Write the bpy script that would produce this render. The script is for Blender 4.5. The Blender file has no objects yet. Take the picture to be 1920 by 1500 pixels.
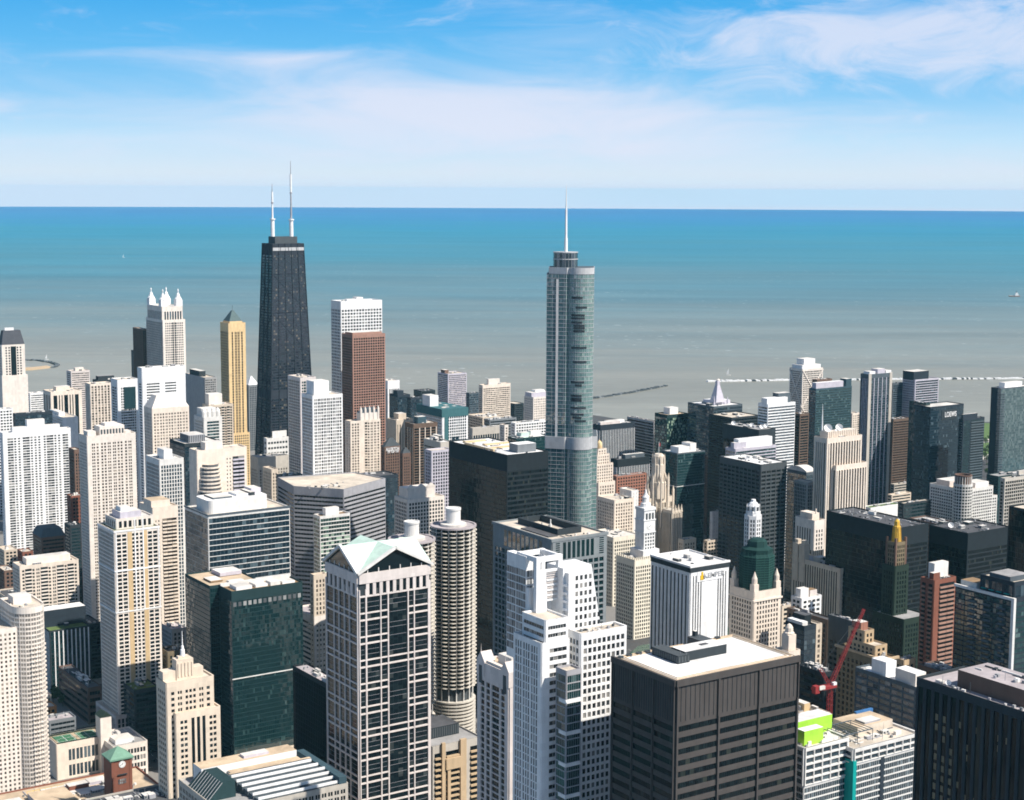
import bpy, math, random
from mathutils import Vector, Matrix

# ------------------------------------------------------------------ camera, sky, sun, exposure
S = bpy.context.scene
COL = S.collection
F_PX, CAM_Z = 3070.0, 412.0
AZ0, PITCH, ROLL = math.radians(33.75), math.radians(-7.29), math.radians(0.27)
SUN_AZ, SUN_EL = math.radians(152), math.radians(48)
EXPOSURE = 0.72
HAZE = 1.7e-5

fwd = Vector((math.sin(AZ0)*math.cos(PITCH), math.cos(AZ0)*math.cos(PITCH), math.sin(PITCH)))
r0 = Vector((math.cos(AZ0), -math.sin(AZ0), 0))
u0 = r0.cross(fwd)
right = r0*math.cos(ROLL) + u0*math.sin(ROLL)
up = -r0*math.sin(ROLL) + u0*math.cos(ROLL)
EYE = Vector((0, 0, CAM_Z))
cam = bpy.data.cameras.new('camera')
cam.sensor_width, cam.lens = 36.0, F_PX/1920*36.0
cam.clip_start, cam.clip_end = 5.0, 200000.0
camo = bpy.data.objects.new('camera', cam)
COL.objects.link(camo)
m3 = Matrix((right, up, -fwd)).transposed()
camo.matrix_world = Matrix.Translation(EYE) @ m3.to_4x4()
S.camera = camo
S.view_settings.view_transform = 'Standard'
S.view_settings.look = 'None'
S.view_settings.exposure = EXPOSURE
S.view_settings.gamma = 1.0
S.view_settings.use_curve_mapping = False
S.cycles.use_denoising = True
S.cycles.filter_width = 1.75
S.cycles.max_bounces = 5
S.cycles.diffuse_bounces = 3
S.cycles.glossy_bounces = 3
S.cycles.volume_bounces = 0
S.cycles.sample_clamp_indirect = 4.0

W = bpy.data.worlds.new('World')
S.world = W
W.use_nodes = True
nt = W.node_tree
nt.nodes.clear()
class NT:
    """tiny node helper"""
    def __init__(s, tree): s.t = tree
    def n(s, typ, **kw):
        nd = s.t.nodes.new(typ)
        for k, v in kw.items():
            if k == 'inp':
                for kk, vv in v.items():
                    if isinstance(vv, bpy.types.NodeSocket): s.t.links.new(vv, nd.inputs[kk])
                    else: nd.inputs[kk].default_value = vv
            else: setattr(nd, k, v)
        return nd
    def math(s, op, a, b=0.0, c=0.0, clamp=False):
        nd = s.t.nodes.new('ShaderNodeMath'); nd.operation = op; nd.use_clamp = clamp
        for i, v in enumerate((a, b, c)):
            if isinstance(v, bpy.types.NodeSocket): s.t.links.new(v, nd.inputs[i])
            else: nd.inputs[i].default_value = v
        return nd.outputs[0]
    def ramp(s, fac, stops, interp='LINEAR'):
        nd = s.t.nodes.new('ShaderNodeValToRGB'); cr = nd.color_ramp; cr.interpolation = interp
        while len(cr.elements) < len(stops): cr.elements.new(0.5)
        for e, (p, c) in zip(cr.elements, stops):
            e.position = p; e.color = (c[0], c[1], c[2], 1) if hasattr(c, '__len__') else (c, c, c, 1)
        s.t.links.new(fac, nd.inputs[0]); return nd.outputs[0]
    def mix(s, fac, a, b, mode='MIX'):
        nd = s.t.nodes.new('ShaderNodeMix'); nd.data_type = 'RGBA'; nd.blend_type = mode
        for sock, v in ((nd.inputs[0], fac), (nd.inputs[6], a), (nd.inputs[7], b)):
            if isinstance(v, bpy.types.NodeSocket): s.t.links.new(v, sock)
            else: sock.default_value = v if not hasattr(v, '__len__') else (v[0], v[1], v[2], 1)
        return nd.outputs[2]
    def noise(s, vec, scale, detail=4, rough=0.55, dist=0.0):
        nd = s.n('ShaderNodeTexNoise', inp={'Vector': vec, 'Scale': scale, 'Detail': detail, 'Roughness': rough, 'Distortion': dist})
        return nd.outputs[0]
    def mapr(s, v, a, b, c=0.0, d=1.0, smooth=True):
        nd = s.n('ShaderNodeMapRange', interpolation_type='SMOOTHSTEP' if smooth else 'LINEAR', inp={'Value': v, 'From Min': a, 'From Max': b, 'To Min': c, 'To Max': d})
        return nd.outputs[0]

N = NT(nt)
sky = N.n('ShaderNodeTexSky', sky_type='NISHITA', sun_disc=False, sun_elevation=SUN_EL, sun_rotation=SUN_AZ,
          altitude=200, air_density=1.0, dust_density=0.6, ozone_density=2.0)
geo = N.n('ShaderNodeTexCoord')
sep = N.n('ShaderNodeSeparateXYZ', inp={0: geo.outputs['Generated']})
X_, Y_, Z_ = sep.outputs
az = N.math('SUBTRACT', N.math('ARCTAN2', X_, Y_), AZ0)          # azimuth from the middle of the lake view, radians
el = N.math('ARCSINE', Z_)                                       # elevation, radians
# clear-air colour: deepens quickly above the lake haze
clear = N.ramp(N.mapr(el, -0.02, 0.16, smooth=False),
               [(0.0, (0.84, 0.805, 0.963)), (0.118, (0.84, 0.805, 0.963)), (0.128, (0.73, 0.783, 0.908)), (0.139, (0.685, 0.774, 0.889)), (0.167, (0.672, 0.769, 0.866)), (0.28, (0.50, 0.72, 0.90)), (0.42, (0.26, 0.57, 0.87)),
                (0.58, (0.125, 0.47, 0.84)), (0.74, (0.06, 0.39, 0.80)), (1.0, (0.04, 0.28, 0.68))])
# clouds: stretched cirrus, laid out by compass direction
def cloudvec(sx, sy, off):
    return N.n('ShaderNodeCombineXYZ', inp={0: N.math('MULTIPLY', az, sx), 1: N.math('MULTIPLY', el, sy), 2: off}).outputs[0]
n1 = N.noise(cloudvec(7, 34, 1.3), 1.0, 7, 0.60, 0.6)
n2 = N.noise(cloudvec(16, 40, 4.1), 1.0, 8, 0.62, 0.9)
n3 = N.noise(cloudvec(5, 60, 8.7), 1.0, 6, 0.55, 0.3)
def blob(ca, ce, wa, we):
    a = N.math('DIVIDE', N.math('SUBTRACT', az, ca), wa); e = N.math('DIVIDE', N.math('SUBTRACT', el, ce), we)
    r = N.math('ADD', N.math('MULTIPLY', a, a), N.math('MULTIPLY', e, e))
    return N.math('POWER', 2.718, N.math('MULTIPLY', r, -1.0))
mA = N.math('ADD', N.math('MULTIPLY', blob(0.19, 0.090, 0.13, 0.026), .9), N.math('MULTIPLY', blob(0.30, 0.088, 0.10, 0.022), .7))      # big bank, upper right
cA = N.math('MULTIPLY', N.mapr(N.math('ADD', n2, N.math('MULTIPLY', mA, 0.40)), 0.53, 1.02), 0.78)
mB = N.math('ADD', N.math('ADD', blob(-0.03, 0.050, 0.17, 0.020), N.math('MULTIPLY', blob(0.02, 0.022, 0.3, 0.02), .45)), N.math('MULTIPLY', blob(-0.155, 0.076, 0.085, 0.009), 0.62))
cB = N.math('MULTIPLY', N.mapr(N.math('ADD', n1, N.math('MULTIPLY', mB, 0.50)), 0.50, 1.08), 0.85)
mC = N.math('ADD', blob(-0.31, 0.046, 0.03, 0.007), N.math('MULTIPLY', blob(0.22, 0.045, 0.16, 0.01), 0.5))
cC = N.math('MULTIPLY', N.mapr(N.math('ADD', n3, N.math('MULTIPLY', mC, 0.38)), 0.56, 0.95), 0.7)
cD = N.math('MULTIPLY', N.mapr(n2, 0.5, 0.8), N.math('MULTIPLY', blob(0.05, 0.115, 0.25, 0.02), 0.35))
cl = N.math('MAXIMUM', N.math('MAXIMUM', cA, cB), N.math('MAXIMUM', cC, cD))
skyc = N.mix(cl, clear, (0.72, 0.75, 0.88))
# the low sky over the lake takes the clear-air colour and clouds; above it the plain Nishita dome lights the city
hi = N.mapr(el, 0.16, 0.45)
naz = N.mix(1.0, sky.outputs[0], (0.060, 0.065, 0.071), 'MULTIPLY')
naz = N.n('ShaderNodeHueSaturation', inp={'Saturation': 0.85, 'Color': naz}).outputs[0]
low = N.mix(1.0, skyc, (0.66, 0.66, 0.66), 'MULTIPLY')
fin = N.mix(hi, low, naz)
bg = N.n('ShaderNodeBackground', inp={'Color': fin, 'Strength': 1.0})
out = N.n('ShaderNodeOutputWorld', inp={0: bg.outputs[0]})

sl = bpy.data.lights.new('sun', 'SUN')
sl.energy, sl.angle, sl.color = 4.2, math.radians(0.53), (1.0, 0.94, 0.86)
so = bpy.data.objects.new('sun', sl)
COL.objects.link(so)
sdir = Vector((math.sin(SUN_AZ)*math.cos(SUN_EL), math.cos(SUN_AZ)*math.cos(SUN_EL), math.sin(SUN_EL)))
so.rotation_euler = sdir.to_track_quat('Z', 'Y').to_euler()
so.location = (0, 0, 900)

# ------------------------------------------------------------------ survey helpers (photo bearings -> metres)
def ray(px, py): return fwd + right*((px-960)/F_PX) - up*((py-750)/F_PX)
def at_d(px, py, d):
    v = ray(px, py); t = d/math.hypot(v.x, v.y); return EYE + v*t
def at_h(px, py, h):
    v = ray(px, py); t = (h-CAM_Z)/v.z; return EYE + v*t
def proj(p):
    v = Vector(p)-EYE; z = v.dot(fwd); return 960+F_PX*v.dot(right)/z, 750-F_PX*v.dot(up)/z
def reach(p, ax, px):
    """how far along world axis ax from p until it bears on column px"""
    v = p-EYE; k = (px-960)/F_PX
    den = ax.dot(right)-k*ax.dot(fwd)
    return (k*v.dot(fwd)-v.dot(right))/den
def hz(x, y, py):
    """height above (x, y) that stands at row py"""
    lo, hi_ = -50.0, 700.0
    for _ in range(50):
        m = (lo+hi_)/2
        if proj((x, y, m))[1] > py: lo = m
        else: hi_ = m
    return (lo+hi_)/2
def foot(xL, xC, xR, yC, d=None, h=None, dep=None, wid=None):
    """footprint (x0, y0, x1, y1) and height from the bearings of the NW, SW and SE corners"""
    p = at_d(xC, yC, d) if d else at_h(xC, yC, h)
    L = dep if dep else max(4, reach(p, Vector((0, 1, 0)), xL))
    Wd = wid if wid else max(4, reach(p, Vector((1, 0, 0)), xR))
    return (p.x, p.y, p.x+Wd, p.y+L), p.z

# ------------------------------------------------------------------ materials
MATS = {}
def _new(name):
    m = bpy.data.materials.new(name); m.use_nodes = True
    m.node_tree.nodes.clear(); return m, NT(m.node_tree)
WALLC = {
 'white': (.80, .79, .77), 'offwhite': (.70, .68, .64), 'cream': (.74, .64, .535), 'palecream': (.75, .675, .595), 'sandcream': (.68, .575, .455), 'slate': (.10, .145, .145), 'netline': (.026, .095, .08), 'beige': (.61, .515, .405), 'tan': (.50, .37, .23),
 'pink': (.64, .575, .535), 'rose': (.36, .205, .155), 'yellow': (.74, .54, .29), 'ochre': (.60, .44, .25), 'grey': (.34, .34, .34), 'midgrey': (.19, .205, .215),
 'dkgrey': (.070, .080, .086), 'charcoal': (.032, .041, .047), 'black': (.015, .022, .027), 'bronze': (.072, .064, .060), 'brown': (.14, .095, .07),
 'brick': (.22, .085, .055), 'brownbrick': (.16, .10, .075), 'olive': (.20, .16, .10), 'tealwall': (.016, .040, .043), 'tealband': (.05, .14, .15), 'navy': (.024, .034, .046),
 'greenterra': (.020, .036, .026), 'gold': (.62, .38, .06), 'copper': (.17, .31, .225), 'palecopper': (.55, .70, .60), 'netting': (.012, .046, .041), 'teal': (.0, .30, .27),
 'lime': (.36, .66, .06), 'blue': (.05, .16, .36), 'red': (.28, .035, .035), 'yellowpaint': (.7, .45, .02), 'steel': (.36, .36, .38), 'lavender': (.52, .49, .54),
 'silver': (.46, .46, .46), 'orangebrick': (.52, .24, .10), 'palebrick': (.34, .20, .15), 'concrete': (.48, .44, .38), 'greyblue': (.085, .105, .12), 'mansard': (.075, .078, .09), 'glassblue': (.045, .085, .105),
 'rust': (.34, .16, .11), 'court': (.05, .16, .08), 'marina': (.60, .555, .48), 'striplite': (.34, .335, .35), 'inkblue': (.028, .034, .045), 'tribune': (.66, .57, .46), 'terracotta': (.78, .71, .58), 'stonegrey': (.215, .235, .24)}
def wall(name, rough=0.85, metal=0.0, var=1.0):
    key = 'wall_'+name
    if key in MATS: return MATS[key]
    c = WALLC[name]; m, n = _new(key)
    tc = n.n('ShaderNodeTexCoord').outputs['Object']
    mp = n.n('ShaderNodeMapping', inp={'Vector': tc, 'Scale': (0.35, 0.35, 0.03)}).outputs[0]
    a = n.noise(mp, 1.0, 5, 0.6); b = n.noise(tc, 0.045, 3); d = n.noise(tc, 1.3, 2)
    sn = n.n('ShaderNodeVectorMath', operation='SNAP', inp={0: n.n('ShaderNodeVectorMath', operation='ADD', inp={0: tc, 1: (.37, .41, .13)}).outputs[0], 1: (2.7, 2.7, 3.3)}).outputs[0]
    pn = n.n('ShaderNodeTexWhiteNoise', noise_dimensions='3D', inp={'Vector': sn}).outputs['Value']
    f = n.math('ADD', n.math('MULTIPLY', a, 0.36*var), n.math('MULTIPLY', b, 0.26*var))
    f = n.math('ADD', f, n.math('MULTIPLY', pn, 0.11*var))
    f = n.math('ADD', f, n.math('MULTIPLY', d, 0.10*var)); f = n.math('ADD', f, 1-0.46*var)
    oi = n.n('ShaderNodeObjectInfo').outputs['Random']
    f = n.math('MULTIPLY', f, n.math('ADD', n.math('MULTIPLY', oi, 0.07), 0.965))
    col = n.mix(1.0, c, f, 'MULTIPLY')
    bs = n.n('ShaderNodeBsdfPrincipled', inp={'Base Color': col, 'Roughness': rough, 'Metallic': metal, 'Specular IOR Level': 0.25})
    n.n('ShaderNodeOutputMaterial', inp={0: bs.outputs[0]}); MATS[key] = m; return m
ROOFC = {'gravel': (.62, .54, .44), 'whiteroof': (.82, .80, .77), 'greyroof': (.36, .35, .34), 'darkroof': (.10, .10, .105), 'tanroof': (.58, .45, .31), 'brownroof': (.30, .20, .11),
         'purpleroof': (.46, .41, .41), 'greenroof': (.12, .17, .06), 'paleroof': (.70, .66, .60)}
def roofm(name):
    key = 'roof_'+name
    if key in MATS: return MATS[key]
    c = ROOFC[name]; m, n = _new(key)
    tc = n.n('ShaderNodeTexCoord').outputs['Object']
    a = n.noise(tc, 0.06, 4, 0.6, 0.5); b = n.noise(tc, 0.9, 4, 0.7)
    vo = n.n('ShaderNodeTexVoronoi', distance='MANHATTAN', inp={'Vector': tc, 'Scale': 0.11}).outputs['Color']
    vs = n.n('ShaderNodeSeparateXYZ', inp={0: vo}).outputs[0]
    f = n.math('ADD', n.mapr(a, 0.3, 0.7, 0.70, 1.04), n.math('MULTIPLY', n.math('SUBTRACT', b, 0.5), 0.30))
    f = n.math('ADD', f, n.math('MULTIPLY', n.math('SUBTRACT', vs, 0.5), 0.12))
    col = n.mix(1.0, c, f, 'MULTIPLY')
    bs = n.n('ShaderNodeBsdfPrincipled', inp={'Base Color': col, 'Roughness': 0.9, 'Specular IOR Level': 0.2})
    n.n('ShaderNodeOutputMaterial', inp={0: bs.outputs[0]}); MATS[key] = m; return m
# name: dark tint, paler tint, blind colour, share of blinds, mirror, tilt
GLASSC = {
 'win': ((.016, .020, .023), (.055, .060, .062), (.27, .26, .24), .24, .30, .016),
 'warm': ((.024, .020, .017), (.085, .070, .058), (.34, .29, .23), .24, .20, .016),
 'dark': ((.005, .009, .012), (.010, .017, .020), (.05, .058, .058), .08, .08, .012),
 'black': ((.003, .006, .008), (.007, .012, .014), (.030, .036, .030), .08, .04, .010),
 'blue': ((.014, .032, .046), (.024, .048, .064), (.12, .16, .18), .10, .65, .020),
 'navy': ((.010, .024, .036), (.016, .034, .048), (.08, .12, .14), .09, .65, .020),
 'teal': ((.007, .034, .038), (.012, .048, .051), (.09, .15, .145), .09, .65, .020),
 'deepteal': ((.005, .022, .025), (.007, .028, .032), (.03, .065, .066), .06, .65, .022),
 'green': ((.006, .020, .017), (.016, .05, .04), (.30, .40, .30), .26, .45, .014),
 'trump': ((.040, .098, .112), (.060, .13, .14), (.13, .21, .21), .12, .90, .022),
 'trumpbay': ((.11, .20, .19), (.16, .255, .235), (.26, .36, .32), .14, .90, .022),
 'hancock': ((.008, .013, .020), (.020, .026, .034), (.13, .115, .09), .08, .30, .012),
 'palewin': ((.10, .105, .11), (.17, .175, .18), (.34, .34, .33), .30, .25, .012),
 'lakeglass': ((.05, .085, .09), (.085, .13, .13), (.13, .18, .175), .20, .70, .022)}
def glass(name):
    key = 'glass_'+name
    if key in MATS: return MATS[key]
    dk, lt, bl, share, mir, tilt = GLASSC[name]; m, n = _new(key)
    g = n.n('ShaderNodeNewGeometry'); oi = n.n('ShaderNodeObjectInfo').outputs['Random']
    k = n.math('FRACT', n.math('ADD', n.math('MULTIPLY', g.outputs['Random Per Island'], 7.31), n.math('MULTIPLY', oi, 3.17)))
    mid = [(a+b)/2 for a, b in zip(dk, lt)]
    col = n.ramp(k, [(0.0, dk), (0.40*(1-share), mid), (0.75*(1-share), lt), (1-share, [(a*1.2+b*.8)/2 for a, b in zip(bl, lt)]), (1-share*.45, bl)], 'CONSTANT')
    wn = n.n('ShaderNodeTexWhiteNoise', noise_dimensions='1D', inp={'W': n.math('MULTIPLY', k, 91.7)})
    v = n.n('ShaderNodeVectorMath', operation='SUBTRACT', inp={0: wn.outputs['Color'], 1: (.5, .5, .5)}).outputs[0]
    v = n.n('ShaderNodeVectorMath', operation='SCALE', inp={0: v, 'Scale': tilt*2}).outputs[0]
    v = n.n('ShaderNodeVectorMath', operation='ADD', inp={0: v, 1: g.outputs['Normal']}).outputs[0]
    v = n.n('ShaderNodeVectorMath', operation='NORMALIZE', inp={0: v}).outputs[0]
    bs = n.n('ShaderNodeBsdfPrincipled', inp={'Base Color': col, 'Roughness': 0.06, 'IOR': 1.5+mir*0.7, 'Specular IOR Level': 0.5 if mir > .2 else 0.22, 'Metallic': 0.0, 'Normal': v})
    n.n('ShaderNodeOutputMaterial', inp={0: bs.outputs[0]}); MATS[key] = m; return m
def plain(name, c, rough=0.6, metal=0.0, emit=None):
    if name in MATS: return MATS[name]
    m, n = _new(name)
    tc = n.n('ShaderNodeTexCoord').outputs['Object']
    f = n.math('ADD', n.math('MULTIPLY', n.noise(tc, 0.8, 4), 0.3), 0.85)
    bs = n.n('ShaderNodeBsdfPrincipled', inp={'Base Color': n.mix(1.0, c, f, 'MULTIPLY'), 'Roughness': rough, 'Metallic': metal})
    n.n('ShaderNodeOutputMaterial', inp={0: bs.outputs[0]}); MATS[name] = m; return m
def M(name):
    if name.startswith('g_'): return glass(name[2:])
    if name in WALLC: return wall(name)
    if name in ROOFC: return roofm(name)
    if name in GLASSC: return glass(name)
    return MATS[name]

# ------------------------------------------------------------------ mesh helpers
class MB:
    def __init__(s): s.v = []; s.f = []; s.m = []
    def q(s, a, b, c, d, m=0):
        i = len(s.v); s.v += [a, b, c, d]; s.f.append((i, i+1, i+2, i+3)); s.m.append(m)
    def t(s, a, b, c, m=0):
        i = len(s.v); s.v += [a, b, c]; s.f.append((i, i+1, i+2)); s.m.append(m)
    def poly(s, pts, m=0):
        i = len(s.v); s.v += list(pts); s.f.append(tuple(range(i, i+len(pts)))); s.m.append(m)
    def box(s, x0, y0, z0, x1, y1, z1, m=0, mt=None):
        i = len(s.v)
        s.v += [(x0, y0, z0), (x1, y0, z0), (x1, y1, z0), (x0, y1, z0), (x0, y0, z1), (x1, y0, z1), (x1, y1, z1), (x0, y1, z1)]
        for k, f in enumerate(((0, 3, 2, 1), (4, 5, 6, 7), (0, 1, 5, 4), (1, 2, 6, 5), (2, 3, 7, 6), (3, 0, 4, 7))):
            s.f.append(tuple(i+a for a in f)); s.m.append(mt if (k == 1 and mt is not None) else m)
    def obox(s, p, t, n, a0, a1, d0, d1, z0, z1, m=0):
        """box on a facade: a0..a1 along t, d0..d1 out along n"""
        i = len(s.v)
        for z in (z0, z1):
            for a, d in ((a0, d1), (a1, d1), (a1, d0), (a0, d0)):
                s.v.append((p[0]+t[0]*a+n[0]*d, p[1]+t[1]*a+n[1]*d, z))
        for f in ((0, 3, 2, 1), (4, 5, 6, 7), (0, 1, 5, 4), (1, 2, 6, 5), (3, 0, 4, 7)):
            s.f.append(tuple(i+a for a in f)); s.m.append(m)
    def prism(s, poly, z0, z1, m=0, mt=None, cap=True, poly1=None):
        n = len(poly); p1 = poly1 or poly; i = len(s.v)
        s.v += [(x, y, z0) for x, y in poly]+[(x, y, z1) for x, y in p1]
        for k in range(n):
            s.f.append((i+k, i+(k+1) % n, i+n+(k+1) % n, i+n+k)); s.m.append(m)
        if cap:
            s.f.append(tuple(i+n+k for k in range(n))); s.m.append(m if mt is None else mt)
    def lathe(s, cx, cy, prof, n=24, m=0, cap=True):
        i = len(s.v)
        for r, z in prof:
            for k in range(n):
                a = 2*math.pi*k/n; s.v.append((cx+r*math.cos(a), cy+r*math.sin(a), z))
        for j in range(len(prof)-1):
            for k in range(n):
                k2 = (k+1) % n
                s.f.append((i+j*n+k, i+j*n+k2, i+(j+1)*n+k2, i+(j+1)*n+k)); s.m.append(m)
        if cap:
            s.f.append(tuple(i+(len(prof)-1)*n+k for k in range(n))); s.m.append(m)
    def bar(s, a, b, r, m=0, n=4, r1=None):
        a, b = Vector(a), Vector(b); d = (b-a).normalized()
        e = d.cross(Vector((0, 0, 1)));  e = e.normalized() if e.length > 1e-3 else Vector((1, 0, 0)); g = d.cross(e)
        i = len(s.v); r1 = r if r1 is None else r1
        for c, rr in ((a, r), (b, r1)):
            for k in range(n):
                an = 2*math.pi*(k+.5)/n; s.v.append(tuple(c+e*(rr*math.cos(an))+g*(rr*math.sin(an))))
        for k in range(n):
            k2 = (k+1) % n; s.f.append((i+k, i+n+k, i+n+k2, i+k2)); s.m.append(m)
        s.f.append(tuple(i+k for k in range(n))); s.f.append(tuple(i+n+k for k in reversed(range(n)))); s.m += [m, m]
    def mesh(s, name, mats, org=(0, 0, 0)):
        me = bpy.data.meshes.new(name)
        ox, oy, oz = org
        me.from_pydata([(x-ox, y-oy, z-oz) for x, y, z in s.v], [], s.f)
        for mm in mats: me.materials.append(M(mm) if isinstance(mm, str) else mm)
        me.polygons.foreach_set('material_index', s.m); me.update(); return me
    def build(s, name, mats, parent=None, smooth=False):
        if not s.f: return None
        org = WORG[parent.name] if parent else (0, 0, 0)
        if isinstance(mats, (str, bpy.types.Material)): mats = [mats]
        me = s.mesh(name, mats, org)
        if smooth: me.polygons.foreach_set('use_smooth', [True]*len(me.polygons))
        o = bpy.data.objects.new(name, me); COL.objects.link(o)
        if parent: o.parent = parent; WORG[o.name] = org
        return o
WORG = {}
def tag(o, label=None, cat=None, group=None, kind=None):
    if label: o['label'] = label
    if cat: o['category'] = cat
    if group: o['group'] = group
    if kind: o['kind'] = kind
    return o
def thing(name, label, cat, x, y, z=0.0, group=None):
    o = bpy.data.objects.new(name, None); COL.objects.link(o); o.location = (x, y, z); o.empty_display_size = 5
    WORG[o.name] = (x, y, z); return tag(o, label, cat, group)
def rect(f): return [(f[0], f[1]), (f[2], f[1]), (f[2], f[3]), (f[0], f[3])]

# ------------------------------------------------------------------ facades
def parse(p):
    stretch = p.startswith('='); out = []
    for tk in p.lstrip('=').split():
        rep = 1
        if '*' in tk: tk, rep = tk.split('*'); rep = int(rep)
        out += [(tk[0], float(tk[1:]))]*rep
    return stretch, out
DEF = dict(pat='p3.2', fl=3.3, wf=.55, hf=.55, hg=.90, wall='cream', gl='win', rel=.28, edge=1.2, top=2.5, base=0.0, bal='offwhite', trim=None, ribd=.6, mull=.14, balo=1.2, sill=.5, mech=())
def sty(**k): d = dict(DEF); d.update(k); return d
def facade(p0, p1, z0, z1, s, W_, G_, B_, west=False):
    s = dict(s); s['wf'] = min(.86, s['wf']*1.20); s['hf'] = min(.86, s['hf']*1.16)
    if west and 'hgW' in s: s['hg'] = s['hgW']
    dx, dy = p1[0]-p0[0], p1[1]-p0[1]; Ln = math.hypot(dx, dy)
    if Ln < .5: return
    t = (dx/Ln, dy/Ln); n = (t[1], -t[0])
    pat = s.get('patW') if (west and s.get('patW')) else s['pat']
    st, cols = parse(pat); e = min(s['edge'], Ln*.12); inner = Ln-2*e
    if not st:
        ul = sum(w for _, w in cols); k = max(1, round(inner/ul)); cols = cols*k
    sc = inner/sum(w for _, w in cols)
    cols = [(c, w*sc) for c, w in cols]
    rel = s['rel']; zt, zb = z1-s['top'], z0+s['base']
    nf = max(1, round((zt-zb)/s['fl'])); fl = (zt-zb)/nf
    if e > .05:
        W_.obox(p0, t, n, 0, e, 0, rel+.03, zb, zt, 0); W_.obox(p0, t, n, Ln-e, Ln, 0, rel+.03, zb, zt, 0)
    if s['top'] > .2: W_.obox(p0, t, n, 0, Ln, 0, rel+.05, zt, z1, 0)
    if s['base'] > .2: W_.obox(p0, t, n, 0, Ln, 0, rel+.05, z0, zb, 0)
    a = e; runs = []; tm = 3 if s['trim'] else 0
    mech = set(s['mech'])
    def P(u, z, d=.04): return (p0[0]+t[0]*u+n[0]*d, p0[1]+t[1]*u+n[1]*d, z)
    for c, w in cols:
        b = a+w
        if c in 'pd':
            half = w*s['wf']/2; m = (a+b)/2
            W_.obox(p0, t, n, a, m-half, 0, rel+.03, zb, zt, 0); W_.obox(p0, t, n, m+half, b, 0, rel+.03, zb, zt, 0)
            if c == 'd': W_.obox(p0, t, n, m-w*.05, m+w*.05, 0, rel*.9, zb, zt, 0)
            runs.append([a, b, s['hf']])
            for i in range(nf):
                if i in mech: continue
                za = zb+i*fl+fl*(1-s['hf'])*s['sill']; zc = za+fl*s['hf']
                G_.append((P(m-half, za), P(m+half, za), P(m+half, zc), P(m-half, zc)))
        elif c == 'g':
            mu = s['mull']/2; h = s['hg']
            if runs and runs[-1][2] == h and abs(runs[-1][1]-a) < .01: runs[-1][1] = b
            else: runs.append([a, b, h])
            for i in range(nf):
                if i in mech: continue
                za = zb+i*fl+fl*(1-h)*s['sill']; zc = za+fl*h
                G_.append((P(a+mu, za), P(b-mu, za), P(b-mu, zc), P(a+mu, zc)))
        elif c == 'l':
            G_.append((P(a, zb), P(b, zb), P(b, zt), P(a, zt)))
        elif c == 'b':
            for i in range(nf):
                za = zb+i*fl
                G_.append((P(a, za), P(b, za), P(b, za+fl*.97), P(a, za+fl*.97)))
                bb = W_ if B_ is None else MB()
                bb.obox(p0, t, n, a+.15, b-.15, .05, s['balo'], za-.1, za+.95, 2 if B_ is None else 0)
                if B_ is not None: B_.append(bb)
            if B_ is not None: pass
        elif c == 'r':
            W_.obox(p0, t, n, a, b, 0, s['ribd'], zb, zt, tm)
        else:
            W_.obox(p0, t, n, a, b, 0, rel+.03, zb, zt, 0)
        a = b
    for r in runs:
        for i in range(nf+1):
            lo = zb+i*fl-fl*(1-r[2])*(1-s['sill']); hi = zb+i*fl+fl*(1-r[2])*s['sill']
            lo, hi = max(lo, zb), min(hi, zt)
            if i in mech: hi = min(hi+fl*r[2], zt)
            if hi-lo > .02: W_.obox(p0, t, n, r[0], r[1], 0, rel, lo, hi, 0)
def vis_edge(p0, p1):
    t = Vector((p1[0]-p0[0], p1[1]-p0[1])); n = Vector((t.y, -t.x)).normalized()
    m = Vector(((p0[0]+p1[0])/2, (p0[1]+p1[1])/2))
    return n.dot(-m.normalized()) > -0.03
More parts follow.
